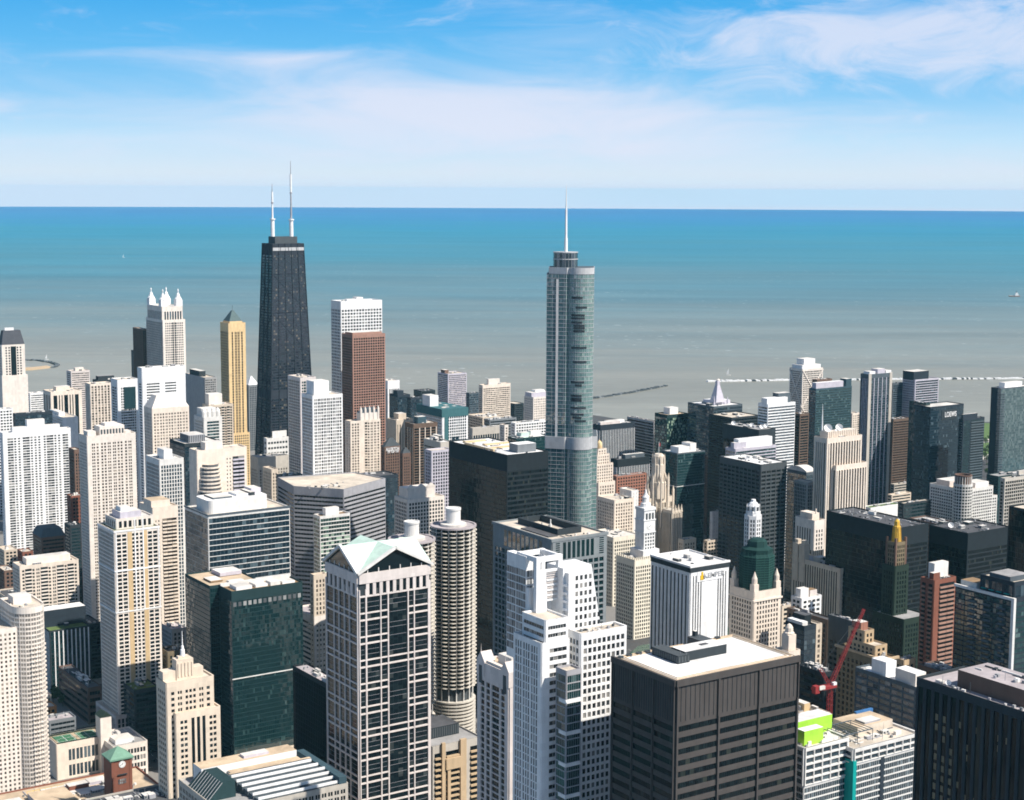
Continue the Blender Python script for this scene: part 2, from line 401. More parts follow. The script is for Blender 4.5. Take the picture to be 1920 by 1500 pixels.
def mass(root, poly, z0, z1, s, roof='gravel', par=1.0, win=0, name='wall', curtain=False, nearbal=False):
    W_ = MB(); G_ = []; B_ = [] if nearbal else None
    n = len(poly)
    for k in range(n):
        a, b = poly[k], poly[(k+1) % n]
        W_.q((a[0], a[1], z0), (b[0], b[1], z0), (b[0], b[1], z1), (a[0], a[1], z1), 0)
        if vis_edge(a, b):
            tx, ty = b[0]-a[0], b[1]-a[1]
            facade(a, b, z0, z1, s, W_, G_, B_, west=abs(ty) > abs(tx))
    # parapet ring and sunken roof
    cx = sum(p[0] for p in poly)/n; cy = sum(p[1] for p in poly)/n
    rmin = min(math.hypot(p[0]-cx, p[1]-cy) for p in poly)
    k_ = 1-min(.08, .55/max(rmin, 1)); inn = [(cx+(x-cx)*k_, cy+(y-cy)*k_) for x, y in poly]
    o_ = 1+(s['rel']+.05)/max(rmin, 1); outp = [(cx+(x-cx)*o_, cy+(y-cy)*o_) for x, y in poly]
    for k in range(n):
        j = (k+1) % n
        W_.q((*outp[k], z1), (*outp[j], z1), (*inn[j], z1), (*inn[k], z1), 0)
        W_.q((*inn[k], z1), (*inn[j], z1), (*inn[j], z1-par), (*inn[k], z1-par), 0)
    if win:
        vis = sorted(G_, key=lambda g: (-(g[0][2]), g[0][0]))
        vis = [g for g in vis if Vector((g[1][0]-g[0][0], g[1][1]-g[0][1])).length > .3]
        first, rest = vis[:win], vis[win:]
        cache = {}
        gm = glass(s['gl'])
        for g in first:
            w = (g[1][0]-g[0][0], g[1][1]-g[0][1]); h = g[2][2]-g[0][2]
            key = (round(w[0], 2), round(w[1], 2), round(h, 2))
            if key not in cache:
                b = MB(); b.q((0, 0, 0), (w[0], w[1], 0), (w[0], w[1], h), (0, 0, h)); cache[key] = b.mesh('window', [gm])
            o = bpy.data.objects.new('window', cache[key]); COL.objects.link(o); o.parent = root
            og = WORG[root.name]; o.location = (g[0][0]-og[0], g[0][1]-og[1], g[0][2]-og[2])
        if rest:
            b = MB()
            for g in rest: b.q(*g)
            o = b.build('window', [glass(s['gl'])], root); o['kind'] = 'stuff'
    elif curtain:
        b = MB()
        for g in G_: b.q(*g)
        b.build('curtain_wall', [glass(s['gl'])], root)
    else:
        for g in G_: W_.q(*g, 1)
    W_.build(name, [s['wall'], glass(s['gl']), s['bal'], s['trim'] or s['wall']], root)
    if B_:
        balconies(root, B_, s['bal'])
    if roof:
        r = MB(); r.poly([(x, y, z1-par) for x, y in inn]); r.build('roof', [roof], root)
def balconies(root, lst, mat):
    """each balcony a part of its own; past a hundred the lowest become one part"""
    lst = sorted(lst, key=lambda m_: -m_.v[0][2]); rest = MB()
    for i, bb in enumerate(lst):
        if i < 98: bb.build('balcony', [mat], root)
        else:
            o_ = len(rest.v); rest.v += bb.v; rest.f += [tuple(o_+k for k in f) for f in bb.f]; rest.m += bb.m
    if rest.f: rest.build('balcony', [mat], root)['kind'] = 'stuff'
RND = random.Random(7)
def unit(root, x0, y0, x1, y1, z0, h, wl='offwhite', rf=None, name='rooftop_unit', louv=False):
    b = MB(); b.box(x0, y0, z0-.05, x1, y1, z0+h, 0, 1)
    if louv:
        k = max(2, int((x1-x0)/1.6))
        for i in range(k):
            a = x0+(i+.2)*(x1-x0)/k; b.box(a, y0-.12, z0+.5, a+(x1-x0)/k*.55, y0+.02, z0+h-.5, 2)
        k = max(2, int((y1-y0)/1.6))
        for i in range(k):
            a = y0+(i+.2)*(y1-y0)/k; b.box(x0-.12, a, z0+.5, x0+.02, a+(y1-y0)/k*.55, z0+h-.5, 2)
    return b.build(name, [wl, rf or 'paleroof', 'dkgrey'], root)
def clutter(root, f, z, k, seed=0, wl=('offwhite', 'grey', 'steel', 'dkgrey')):
    r = random.Random(seed+int(abs(f[0])*7)); w, d = f[2]-f[0], f[3]-f[1]
    for _ in range(k):
        sx, sy = min(7, r.uniform(.04, .12)*w+.8), min(7, r.uniform(.05, .14)*d+.8)
        x, y = f[0]+w*.1+r.random()*max(.5, w*.8-sx), f[1]+d*.1+r.random()*max(.5, d*.8-sy)
        unit(root, x, y, x+sx, y+sy, z, r.uniform(1.0, 2.6), r.choice(wl), louv=sx > 4)
def vents(root, f, z, k, seed=1):
    """small roof gear: vents, curbs, ducts and pipe runs"""
    r = random.Random(seed*13+int(abs(f[1])))
    for i in range(k):
        x, y = r.uniform(f[0]+1.5, f[2]-3), r.uniform(f[1]+1.5, f[3]-3); q_ = r.random(); mb = MB()
        if q_ < .45: s_ = r.uniform(.7, 1.7); mb.box(x, y, z-.05, x+s_, y+s_*r.uniform(.7, 1.4), z+r.uniform(.5, 1.3)); nm = 'roof_vent'
        elif q_ < .65: s_ = r.uniform(.4, .8); mb.lathe(x, y, [(s_, z-.05), (s_, z+1), (s_*.5, z+1.1)], 10); nm = 'roof_fan'
        elif q_ < .85:
            L_ = r.uniform(4, 12)
            if r.random() < .5: mb.box(x, y, z+.1, min(x+L_, f[2]-1), y+.45, z+.55)
            else: mb.box(x, y, z+.1, x+.45, min(y+L_, f[3]-1), z+.55)
            nm = 'roof_duct'
        else: mb.lathe(x, y, [(.12, z-.05), (.07, z+r.uniform(3, 6))], 6); nm = 'roof_mast'
        mb.build(nm, [r.choice(['steel', 'offwhite', 'midgrey', 'dkgrey', 'grey'])], root)
def sub(f, a0, a1, b0, b1):
    w, d = f[2]-f[0], f[3]-f[1]; return (f[0]+w*a0, f[1]+d*b0, f[0]+w*a1, f[1]+d*b1)
ALL = []
class Bd: pass
def bld(name, label, cat, px, s, d=None, h=None, dep=None, wid=None, roof='gravel', win=0, curtain=False, nearbal=False, pent=None, k=4, par=1.0, group=None, body=True, z0=0.0):
    """a rectangular building placed by the bearings of its corners; pent: [(a0,a1,b0,b1,height,wall,roof)]"""
    f, H = foot(*px, d=d, h=h, dep=dep, wid=wid)
    b = Bd(); b.f, b.h = f, H
    b.r = thing(name, label, cat, (f[0]+f[2])/2, (f[1]+f[3])/2, 0, group)
    ALL.append((label, f, H))
    if body: mass(b.r, rect(f), z0, H, s, roof, par, win, curtain=curtain, nearbal=nearbal)
    b.zr = H-par
    for i_, p in enumerate(pent or ()):
        g = sub(f, *p[:4]); e_ = .35*i_; g = (g[0]+e_, g[1]-e_, g[2]+e_*.7, g[3]+e_); unit(b.r, *g, b.zr, p[4]+par, p[5], p[6] if len(p) > 6 else None, name='penthouse', louv=len(p) > 7 and p[7])
    if k: clutter(b.r, f, b.zr, int(k*1.1+1)); vents(b.r, f, b.zr, int(k*1.2+2) if math.hypot(f[0], f[1]) < 1700 else 2)
    return b

# ------------------------------------------------------------------ the setting: lake, land, streets, river
def setting(name, mb, mats):
    o = mb.build(name, mats); o['kind'] = 'structure'; return o
def water_mat(name, lake=True):
    m, n = _new(name)
    ge = n.n('ShaderNodeNewGeometry').outputs['Position']
    sp = n.n('ShaderNodeSeparateXYZ', inp={0: ge})
    x, y = sp.outputs[0], sp.outputs[1]
    ca, sa = math.cos(AZ0), math.sin(AZ0)
    u = n.math('SUBTRACT', n.math('MULTIPLY', x, ca), n.math('MULTIPLY', y, sa))       # along the shore
    v = n.math('ADD', n.math('MULTIPLY', x, sa), n.math('MULTIPLY', y, ca))            # out from the shore
    lv = n.math('LOGARITHM', n.math('MAXIMUM', v, 100.0), 10.0)
    def vec(su, sv, o): return n.n('ShaderNodeCombineXYZ', inp={0: n.math('MULTIPLY', u, su), 1: n.math('MULTIPLY', v, sv), 2: o}).outputs[0]
    big = n.noise(vec(1/4200, 1/1500, 0.0), 1.0, 5, 0.6, 1.0)
    st = n.noise(vec(1/900, 1/160, 3.0), 1.0, 6, 0.65, 0.5)
    k = n.math('ADD', lv, n.math('ADD', n.math('MULTIPLY', n.math('SUBTRACT', big, 0.5), 0.34), n.math('MULTIPLY', n.math('SUBTRACT', st, 0.5), 0.13)))
    t = n.mapr(k, 3.4, 4.6, smooth=False)
    if lake:
        # silt brought up near the shore, greener shoals further out, deep blue beyond
        col = n.ramp(t, [(0.0, (.25, .25, .215)), (0.14, (.25, .247, .212)), (0.25, (.178, .22, .213)), (0.41, (.088, .19, .225)), (0.51, (.055, .195, .25)),
                         (0.71, (.008, .185, .29)), (0.85, (.0, .135, .36)), (0.93, (.0, .085, .32)), (1.0, (.0, .11, .36))])
        gust = n.noise(vec(1/2600, 1/420, 9.0), 1.0, 5, 0.6, 0.8)
        col = n.mix(1.0, col, n.mapr(gust, 0.3, 0.72, 0.84, 1.07), 'MULTIPLY')
        cap = n.noise(vec(1/34, 1/16, 5.0), 1.0, 2, 0.5)
        capm = n.math('MULTIPLY', n.mapr(cap, 0.67, 0.73), n.mapr(n.noise(vec(1/700, 1/500, 2.0), 1.0, 3), 0.42, 0.62))
        col = n.mix(n.math('MULTIPLY', capm, 0.75), col, (.62, .66, .66))
        rip = n.noise(vec(1/60, 1/22, 7.0), 1.0, 4, 0.6)
        col = n.mix(1.0, col, n.mapr(rip, 0.2, 0.8, 0.93, 1.07), 'MULTIPLY')
    else:
        col = n.mix(st, (.03, .075, .055), (.045, .095, .07))
    bs = n.n('ShaderNodeBsdfPrincipled', inp={'Base Color': col, 'Roughness': 0.45 if lake else 0.18, 'IOR': 1.33, 'Specular IOR Level': 0.12 if lake else 0.4})
    if not lake:
        bp = n.n('ShaderNodeBump', inp={'Strength': 0.4, 'Distance': 0.5, 'Height': n.noise(ge, 0.25, 4)})
        n.t.links.new(bp.outputs[0], bs.inputs['Normal'])
    n.n('ShaderNodeOutputMaterial', inp={0: bs.outputs[0]}); MATS[name] = m
water_mat('lakewater'); water_mat('riverwater', False)
R_HOR = 39000.0
mb = MB(); pts = [(0, 0, -1.5)]
for i in range(121):
    a = math.radians(-60+i*190/120); pts.append((R_HOR*math.sin(a), R_HOR*math.cos(a), -1.5))
for i in range(1, 121):
    mb.t(pts[0], pts[i+1], pts[i])
setting('lake', mb, ['lakewater'])
m, n = _new('asphalt')
tc = n.n('ShaderNodeTexCoord').outputs['Object']
c = n.mix(n.noise(tc, 0.02, 5), (.035, .036, .038), (.085, .082, .078))
c = n.mix(n.math('MULTIPLY', n.mapr(n.noise(tc, 0.35, 3), .5, .7), .35), c, (.12, .11, .10))
# the rest of the city spreads behind the viewer: a patchwork of flat roofs, yards and trees
vo = n.n('ShaderNodeTexVoronoi', distance='CHEBYCHEV', inp={'Vector': tc, 'Scale': 1/38}).outputs['Color']
vs = n.n('ShaderNodeSeparateXYZ', inp={0: vo}).outputs[0]
town = n.ramp(vs, [(0, (.018, .034, .028)), (.18, (.030, .040, .048)), (.42, (.062, .078, .088)), (.62, (.045, .05, .054)), (.78, (.105, .128, .145)), (.92, (.18, .205, .225))], 'CONSTANT')
sp = n.n('ShaderNodeSeparateXYZ', inp={0: tc})
far = n.math('MAXIMUM', n.math('LESS_THAN', sp.outputs[1], 230.0), n.math('LESS_THAN', sp.outputs[0], -180.0))
c = n.mix(far, c, town)
bs = n.n('ShaderNodeBsdfPrincipled', inp={'Base Color': c, 'Roughness': 0.9}); n.n('ShaderNodeOutputMaterial', inp={0: bs.outputs[0]}); MATS['asphalt'] = m
land = [(-9000, -6000), (2350, -6000), (2350, 1150), (2480, 1600), (2420, 1900), (2330, 1985), (2120, 1930), (1960, 1640), (1820, 1700), (1800, 2390), (1740, 2640), (1450, 2700), (1150, 2760), (1020, 2860), (930, 3150), (860, 3500), (780, 4200), (500, 6000), (-9000, 9000)]
mb = MB(); mb.poly([(x, y, 0.0) for x, y in land]); setting('land', mb, ['asphalt'])
# river: main stem and the bend towards the lake
rv = [(-200, 905), (330, 925), (640, 965), (800, 1040), (905, 1112), (1150, 1120), (2350, 1130)]
mb = MB()
for (xa, ya), (xb, yb) in zip(rv, rv[1:]):
    mb.q((xa, ya-33, .05), (xb, yb-33, .05), (xb, yb+33, .05), (xa, ya+33, .05))
setting('river', mb, ['riverwater'])
plain('paving', (.20, .19, .175), .9)
sx = [-160, -40, 80, 190, 310, 425, 535, 656, 775, 890, 1010, 1150, 1300, 1450, 1600, 1740]
sy = [250, 330, 440, 545, 650, 755, 860, 985, 1085, 1190, 1290, 1400, 1510, 1620, 1730, 1840, 1950, 2060, 2180, 2300, 2420, 2540]
mb = MB()
for i in range(len(sx)-1):
    for j in range(len(sy)-1):
        if sy[j] == 860: continue
        if sx[i] >= 770 and sy[j] in (985, 1085): continue
        mb.box(sx[i]+8, sy[j]+8, 0, sx[i+1]-8, sy[j+1]-8, .13)
setting('pavement', mb, ['paving'])
plain('roadpaint', (.75, .74, .70), .7)
mb = MB()
for x in sx:
    for j in range(len(sy)-1):
        y = sy[j]+12
        while y < sy[j+1]-12: mb.q((x-.1, y, .01), (x+.1, y, .01), (x+.1, y+4, .01), (x-.1, y+4, .01)); y += 10
for y in sy[:14]:
    for i in range(len(sx)-1):
        x = sx[i]+12
        while x < sx[i+1]-12: mb.q((x, y-.1, .012), (x+4, y-.1, .012), (x+4, y+.1, .012), (x, y+.1, .012)); x += 10
setting('road_markings', mb, ['roadpaint'])
m, n = _new('lawn')
tc = n.n('ShaderNodeTexCoord').outputs['Object']
c = n.mix(n.noise(tc, 0.05, 5), (.05, .10, .02), (.12, .19, .05))
bs = n.n('ShaderNodeBsdfPrincipled', inp={'Base Color': c, 'Roughness': 0.95}); n.n('ShaderNodeOutputMaterial', inp={0: bs.outputs[0]}); MATS['lawn'] = m
mb = MB(); mb.poly([(1960, 1560, .12), (2440, 1560, .12), (2460, 1640, .12), (2400, 1880, .12), (2325, 1970, .12), (2140, 1920, .12)]); setting('park_lawn', mb, ['lawn'])
plain('path', (.55, .50, .44), .9)
mb = MB()
mb.q((1950, 1685, .14), (2440, 1685, .14), (2440, 1715, .14), (1950, 1715, .14)); mb.q((1950, 1800, .14), (2420, 1800, .14), (2420, 1825, .14), (1950, 1825, .14))
setting('park_path', mb, ['path'])

# ------------------------------------------------------------------ facade styles
ST = {
 'whitegrid': sty(pat='p4.2', fl=3.6, wf=.62, hf=.60, wall='white', gl='win'),
 'waterplace': sty(pat='p4.6', fl=4.3, wf=.60, hf=.55, wall='white', gl='win', top=11, edge=.6, rel=.4),
 'olympia': sty(pat='p3.6', fl=3.55, wf=.60, hf=.58, wall='rose', gl='black', top=4),
 'cream': sty(pat='p3.4', fl=3.1, wf=.45, hf=.55, wall='cream', gl='warm', top=3),
 'creamb': sty(pat='p3 d4.2 p3 b4.5', fl=3.0, wf=.48, hf=.52, wall='cream', gl='warm', bal='cream', balo=.5),
 'palecream': sty(pat='p3.2', fl=3.2, wf=.45, hf=.52, wall='palecream', gl='warm'),
 'pinkband': sty(pat='g3', fl=3.2, hg=.45, wall='pink', gl='warm', rel=.3),
 'beigerib': sty(pat='g2.4 r1.6', fl=3.2, hg=.75, wall='cream', gl='warm', ribd=.7),
 'bandwhite': sty(pat='g3', fl=3.2, hg=.48, wall='white', gl='win', rel=.5),
 'bandgrey': sty(pat='g3', fl=3.9, hg=.52, wall='striplite', gl='black', rel=.3),
 'tealglass': sty(pat='g1.8', fl=3.6, hg=.90, wall='tealwall', gl='teal', rel=.08, edge=.3, top=1.5),
 'deepteal': sty(pat='g1.6', fl=3.5, hg=.92, wall='tealwall', gl='deepteal', rel=.06, edge=.3, top=1.5),
 'blueglass': sty(pat='g1.8', fl=3.7, hg=.84, wall='greyblue', gl='blue', rel=.10, edge=.3, top=2),
 'navyglass': sty(pat='g2.2', fl=3.8, hg=.86, wall='navy', gl='navy', rel=.1, edge=.3, top=3),
 'bluewhite': sty(pat='g2.4', fl=3.4, hg=.66, wall='offwhite', gl='teal', rel=.35, edge=.5, top=2.5),
 'palebands': sty(pat='g2.2', fl=3.2, hg=.58, wall='white', gl='blue', rel=.3, edge=.5, top=3),
 'black': sty(pat='g1.6', fl=3.8, hg=.66, hgW=.93, wall='black', gl='black', rel=.12, edge=1.0, top=2),
 'ibm': sty(pat='g1.55', fl=3.85, hg=.58, hgW=.9, wall='black', gl='black', rel=.15, edge=.5, top=13),
 'dkgrid': sty(pat='g1.6 g1.6 g1.6 r1.0', fl=3.9, hg=.55, wall='dkgrey', gl='black', rel=.35, ribd=.6, edge=.6, top=6),
 'brownglass': sty(pat='g2.2', fl=3.2, hg=.60, wall='charcoal', gl='black', rel=.12),
 'greyrib': sty(pat='g1.4 r.7', fl=3.5, hg=.78, wall='grey', gl='dark', ribd=.5),
 'oldtan': sty(pat='p3.1', fl=3.5, wf=.42, hf=.58, wall='tan', gl='dark', top=3.5),
 'oldbeige': sty(pat='p3.1', fl=3.4, wf=.42, hf=.56, wall='beige', gl='warm', top=3.5),
 'oldgrey': sty(pat='p3.0', fl=3.4, wf=.46, hf=.58, wall='grey', gl='dark', top=3),
 'brick': sty(pat='p3.2', fl=3.2, wf=.45, hf=.5, wall='brick', gl='dark', top=2),
 'brownbrick': sty(pat='p3.0', fl=3.2, wf=.42, hf=.55, wall='brownbrick', gl='dark', top=4),
 'olive': sty(pat='p3.4', fl=3.5, wf=.46, hf=.56, wall='olive', gl='black', top=3),
 'lowtan': sty(pat='p4', fl=3.6, wf=.6, hf=.5, wall='beige', gl='dark', top=1.6),
 'lowwhite': sty(pat='p4', fl=3.8, wf=.6, hf=.5, wall='white', gl='win', top=1.6),
 'lowgrey': sty(pat='g3', fl=3.8, hg=.5, wall='midgrey', gl='dark', top=1.6),
 'lowbrick': sty(pat='p3.6', fl=3.6, wf=.5, hf=.5, wall='brick', gl='dark', top=1.6),
 'lowdark': sty(pat='g3', fl=3.6, hg=.55, wall='charcoal', gl='black', top=1.6),
 'finwhite': sty(pat='g1.9 r.55', fl=3.9, hg=.88, wall='navy', gl='navy', trim='white', ribd=.8, top=6, edge=.3),
 'slabdark': sty(pat='g3', fl=3.7, hg=.55, wall='midgrey', gl='black', rel=.2, top=2),
 'apartdk': sty(pat='g3', fl=3.0, hg=.62, wall='dkgrey', gl='navy', rel=.2),
}
def alt(base, **k): d = dict(ST[base]); d.update(k); return d

# ------------------------------------------------------------------ the far north shore, left
b = bld('hotel_tower', 'pale stone tower with dark mansard roof at the left edge', 'tower', (-4, 3, 46, 647), alt('palecream', pat='=w2 p3 p3 l5.5 p3 p3 w2', fl=3.6, patW='p3.4', gl='dark'), d=2320, roof=None, k=0)
f = b.f; mb = MB(); mb.box(f[0]-1.5, f[1]-1.5, 0, f[2]+2.5, f[3], b.h-42); mb.build('shoulder', ['palecream'], b.r)
mb = MB(); mb.box(f[0]+2, f[1]+1, b.h-.2, f[2]-2, f[3]-1, b.h+3)
mb.prism(rect(f), b.h, b.h+19, 1, 1, poly1=rect((f[0]+4, f[1]+4, f[2]-4, f[3]-4))); mb.build('mansard_roof', ['palecream', 'mansard'], b.r)
mb = MB(); mb.box(f[0]+7, f[1]+7, b.h+18.9, f[2]-12, f[3]-7, b.h+22.5); mb.build('roof_deck', ['white'], b.r)
bld('apartment_tower', 'low curved pale apartment block right of the mansard tower', 'apartment block', (51, 56, 82, 737), ST['bandwhite'], d=2480)
bld('apartment_tower', 'cream block with dark vertical strips and white roof box on the left', 'apartment block', (81, 95, 153, 735), sty(pat='=w2 l5 w2 l1.5 w2 l1.5 w2 l5 w2 l1.5 w2 l1.5 w2 l5 w3', wall='cream', gl='dark', top=5), d=2150, pent=[(.25, .7, .3, .7, 5, 'cream')])
bld('apartment_tower', 'pink striped tower behind the cream block with dark strips', 'tower', (125, 133, 168, 696), ST['pinkband'], d=2500, pent=[(.3, .75, .3, .7, 4, 'palecream')])
bld('apartment_tower', 'cream ribbed tower left of the white tower with teal top', 'tower', (160, 169, 209, 720), ST['beigerib'], d=2000, k=2)
bld('apartment_tower', 'grey topped block with a dark flat penthouse behind the cream ribbed tower', 'apartment block', (174, 181, 224, 713), ST['lowdark'], d=2250, pent=[(.1, .8, .2, .8, 5, 'charcoal', 'greyroof')])
b = bld('apartment_tower', 'white tower with a teal glass panel below its white crown', 'tower', (208, 220, 258, 712), sty(pat='=w3 p3 p3 g3 g3 g3 g3 p3 p3 w2', patW='=w2 b4 b4 p3 b4 w2', fl=3.1, hg=.62, wf=.62, hf=.62, wall='white', gl='win', bal='white', top=9), d=1900, k=2)
mb = MB(); f = b.f; w = f[2]-f[0]; mb.box(f[0]+w*.3, f[1]-.55, b.h-34, f[0]+w*.88, f[1]-.3, b.h-9); mb.build('glass_panel', ['g_teal'], b.r)
b = bld('apartment_tower', 'bright white tower with two columns of dark balcony bands', 'tower', (258, 266, 347, 690), sty(pat='=w5 g3*7 w9 g3*6 w14', patW='w4 g3*4', fl=3.1, hg=.5, wall='white', gl='dark', top=17, rel=.5), d=1850, k=3)
# the tower with four lanterns
b = bld('skyscraper', 'tall grey stone tower crowned by four white lanterns', 'skyscraper', (274, 305, 347, 600), sty(pat='=w2 p3*4 g3 w1 g3 p3*4 w2', fl=3.6, wf=.5, hf=.5, hg=.8, wall='palecream', gl='dark', patW='g2.4 r.6', top=4), d=2500, k=0)
f, h = b.f, b.h; tp = sub(f, .02, .94, .06, .94); h2 = hz(f[0], f[1], 575)
mass(b.r, rect(tp), h-.5, h2, sty(pat='r1.6 l2.6', wall='palecream', gl='navy', ribd=.5, top=8, edge=2), 'paleroof', name='upper_wall')
for cx, cy in ((0, 0), (1, 0), (1, 1), (0, 1)):
    x = tp[0]+(tp[2]-tp[0])*(.13+.74*cx); y = tp[1]+(tp[3]-tp[1])*(.10+.80*cy)
    mb = MB(); mb.box(x-5, y-5, h2-1, x+5, y+5, h2+9); mb.lathe(x, y, [(5.6, h2+9), (5.6, h2+10.5), (3.6, h2+13), (2.0, h2+18), (.8, h2+19), (.8, h2+22), (1.2, h2+23), (.1, h2+26)], 8)
    mb.build('lantern', ['white'], b.r)
bld('apartment_tower', 'slim grey brown tower against the left side of the four lantern tower', 'tower', (260, 267, 277, 617), alt('greyrib', wall='brownbrick'), d=2560, dep=40, k=0)
bld('apartment_tower', 'dark banded slab left of the four lantern tower', 'tower', (246, 250, 264, 657), ST['apartdk'], d=2680, k=0)
bld('apartment_tower', 'plain grey sided block with a dark roof box left of the yellow tower', 'apartment block', (346, 383, 406, 708), sty(pat='p2.6', patW='w10', fl=3.2, wf=.6, hf=.5, wall='grey', gl='win'), d=2300, pent=[(.1, .6, .3, .8, 7, 'charcoal')], k=1)
# yellow stone tower with pyramid
b = bld('skyscraper', 'slender yellow stone tower with a dark green pyramid roof', 'skyscraper', (413, 428, 460, 606), sty(pat='=w2 p2.2 w1 d3 d3 w1 p2.2 w2', patW='p2.4', fl=3.6, wf=.56, hf=.76, wall='yellow', gl='dark', top=12), d=2230, roof='tanroof', k=0)
f, h = b.f, b.h
mass(b.r, rect((f[0]-2.5, f[1]-2.5, f[2]+2.5, f[3]+2)), 0, h-150, sty(pat='p3', fl=3.5, wf=.45, wall='yellow', gl='dark'), 'tanroof', name='base_wall')
mb = MB(); g = sub(f, .12, .86, .1, .9); xm, ym = (g[0]+g[2])/2, (g[1]+g[3])/2
mb.prism(rect(g), h-1, h+2, 1); mb.prism(rect(g), h+2, h+16, 0, poly1=rect((xm-1.5, ym-1.5, xm+1.5, ym+1.5))); mb.bar((xm, ym, h+16), (xm, ym, h+23), .3); mb.build('pyramid_roof', ['slate', 'yellow'], b.r)
b = bld('apartment_tower', 'cream tower with a broad sloping crown below the bright white tower', 'tower', (270, 285, 354, 766), alt('creamb', pat='p3 d4 p3', fl=3.1, top=5), d=1650, roof=None, k=0)
f, h = b.f, b.h; mb = MB(); mb.prism(rect(f), h, h+12, 0, 0, poly1=rect((f[0]+7, f[1]+5, f[2]-7, f[3]-5))); mb.build('sloping_crown', ['palecream'], b.r)
b = bld('apartment_tower', 'pale tower with arched crown and teal bay left of the yellow tower', 'tower', (364, 382, 416, 783), sty(pat='=w2 g3*4 w2', patW='p3', fl=3.2, hg=.7, wall='offwhite', gl='teal', top=4), d=1700, roof='greyroof', k=0)
f, h = b.f, b.h
for i in range(4):
    x = f[0]+(f[2]-f[0])*(i+.5)/4; mb = MB(); mb.lathe(x, f[1]+5, [(2.8, h-1), (2.8, h+5), (1.6, h+8), (.2, h+9)], 10); mb.build('arched_dormer', ['offwhite'], b.r)
unit(b.r, *sub(f, .1, .9, .4, .9), h-1, 9, 'offwhite', name='penthouse')
bld('apartment_tower', 'beige balcony tower with a white roof box beside the yellow tower', 'tower', (380, 392, 437, 760), sty(pat='b4 p3', fl=3.0, wall='beige', gl='dark', bal='cream', balo=.8), d=1850, pent=[(.05, .6, .2, .8, 12, 'palecream')])
b = bld('apartment_tower', 'dark windowed tower with a small white pyramid top beside the black tapering tower', 'tower', (462, 466, 485, 722), alt('oldgrey', wall='midgrey'), d=2600, roof=None, k=0, dep=18)
f, h = b.f, b.h; mb = MB(); mb.prism(rect(f), h, h+13, 0, poly1=rect(((f[0]+f[2])/2-.8, (f[1]+f[3])/2-.8, (f[0]+f[2])/2+.8, (f[1]+f[3])/2+.8))); mb.build('pyramid_roof', ['white'], b.r)
bld('apartment_tower', 'white block at the left edge above the big white tower', 'apartment block', (-14, -8, 24, 768), ST['lowwhite'], d=2150)
bld('office_block', 'low dark blue glass block behind the big white tower', 'office block', (24, 28, 98, 776), ST['navyglass'], d=2020, roof='darkroof')
bld('apartment_tower', 'white block with a blank end wall right of the dark glass block', 'apartment block', (84, 118, 146, 783), sty(pat='w4', patW='g3 w1.5', fl=3.1, hg=.6, wall='white', gl='dark'), d=2040, pent=[(.1, .5, .3, .8, 4, 'white')])
# ------------------------------------------------------------------ black tapering tower with two antennas
c0 = at_h(511, 457, 344.0); sw = c0
tw, td, bw, bd_ = 48.8, 30.5, 80.8, 50.3
tw = reach(sw, Vector((1, 0, 0)), 569); td = min(40.0, reach(sw, Vector((0, 1, 0)), 492))
cx, cy = sw.x+tw/2, sw.y+td/2
k_ = 1.62; H_ = 344.0
r = thing('tapering_skyscraper', 'black tapering skyscraper with two tall white antennas', 'skyscraper', cx, cy)
ALL.append(('hancock', (cx-40, cy-25, cx+40, cy+25), H_))
W_, G = MB(), MB()
def hrect(z, g=0.0):
    q_ = k_+(1-k_)*z/H_; a, b_ = tw/2*q_+g, td/2*q_+g
    return [(cx-a, cy-b_), (cx+a, cy-b_), (cx+a, cy+b_), (cx-a, cy+b_)]
W_.prism(hrect(0), 0, H_, 0, 0, poly1=hrect(H_))
NF = 98
def hp(side, u, z, o):
    R_ = hrect(z, o); p, q_ = (R_[0], R_[1]) if side == 0 else (R_[3], R_[0])
    return (p[0]+(q_[0]-p[0])*u, p[1]+(q_[1]-p[1])*u, z)
for side, nb in ((0, 20), (1, 13)):
    for i in range(NF):
        z0_, z1_ = H_*(i+.18)/NF, H_*(i+.80)/NF
        if i > 93 or i in (42, 43, 44) or i < 2: continue
        for j in range(nb):
            u0_, u1_ = (j+.08)/nb, (j+.92)/nb
            G.q(hp(side, u0_, z0_, .06), hp(side, u1_, z0_, .06), hp(side, u1_, z1_, .06), hp(side, u0_, z1_, .06))
    nbays = 5 if side == 0 else 3
    for j in range(nbays+1):
        u = min(max(j/nbays, .008), .992)
        W_.bar(hp(side, u, 0, .3), hp(side, u, H_, .3), .7)
    zl = [0, 75, 142, 203, 257, 306]
    for a, b_ in zip(zl, zl[1:]):
        W_.bar(hp(side, .01, a, .1), hp(side, .99, b_, .1), .42); W_.bar(hp(side, .99, a, .1), hp(side, .01, b_, .1), .42)
        W_.bar(hp(side, .01, b_, .1), hp(side, .99, b_, .1), .5)
W_.build('steel_frame', ['inkblue'], r); G.build('curtain_wall', ['hancock'], r)
mb = MB()
for j in range(4):
    R_ = hrect(H_-7, .5); a0, a1 = j/4+.01, j/4+.24
    mb.obox(R_[0], (1, 0), (0, -1), (R_[1][0]-R_[0][0])*a0, (R_[1][0]-R_[0][0])*a1, 0, .3, H_-9, H_-5)
mb.build('crown_lights', ['silver'], r)
mb = MB(); mb.box(cx-tw*.36, cy-td*.32, H_, cx+tw*.36, cy+td*.32, H_+8.5); mb.build('penthouse', ['dkgrey'], r)
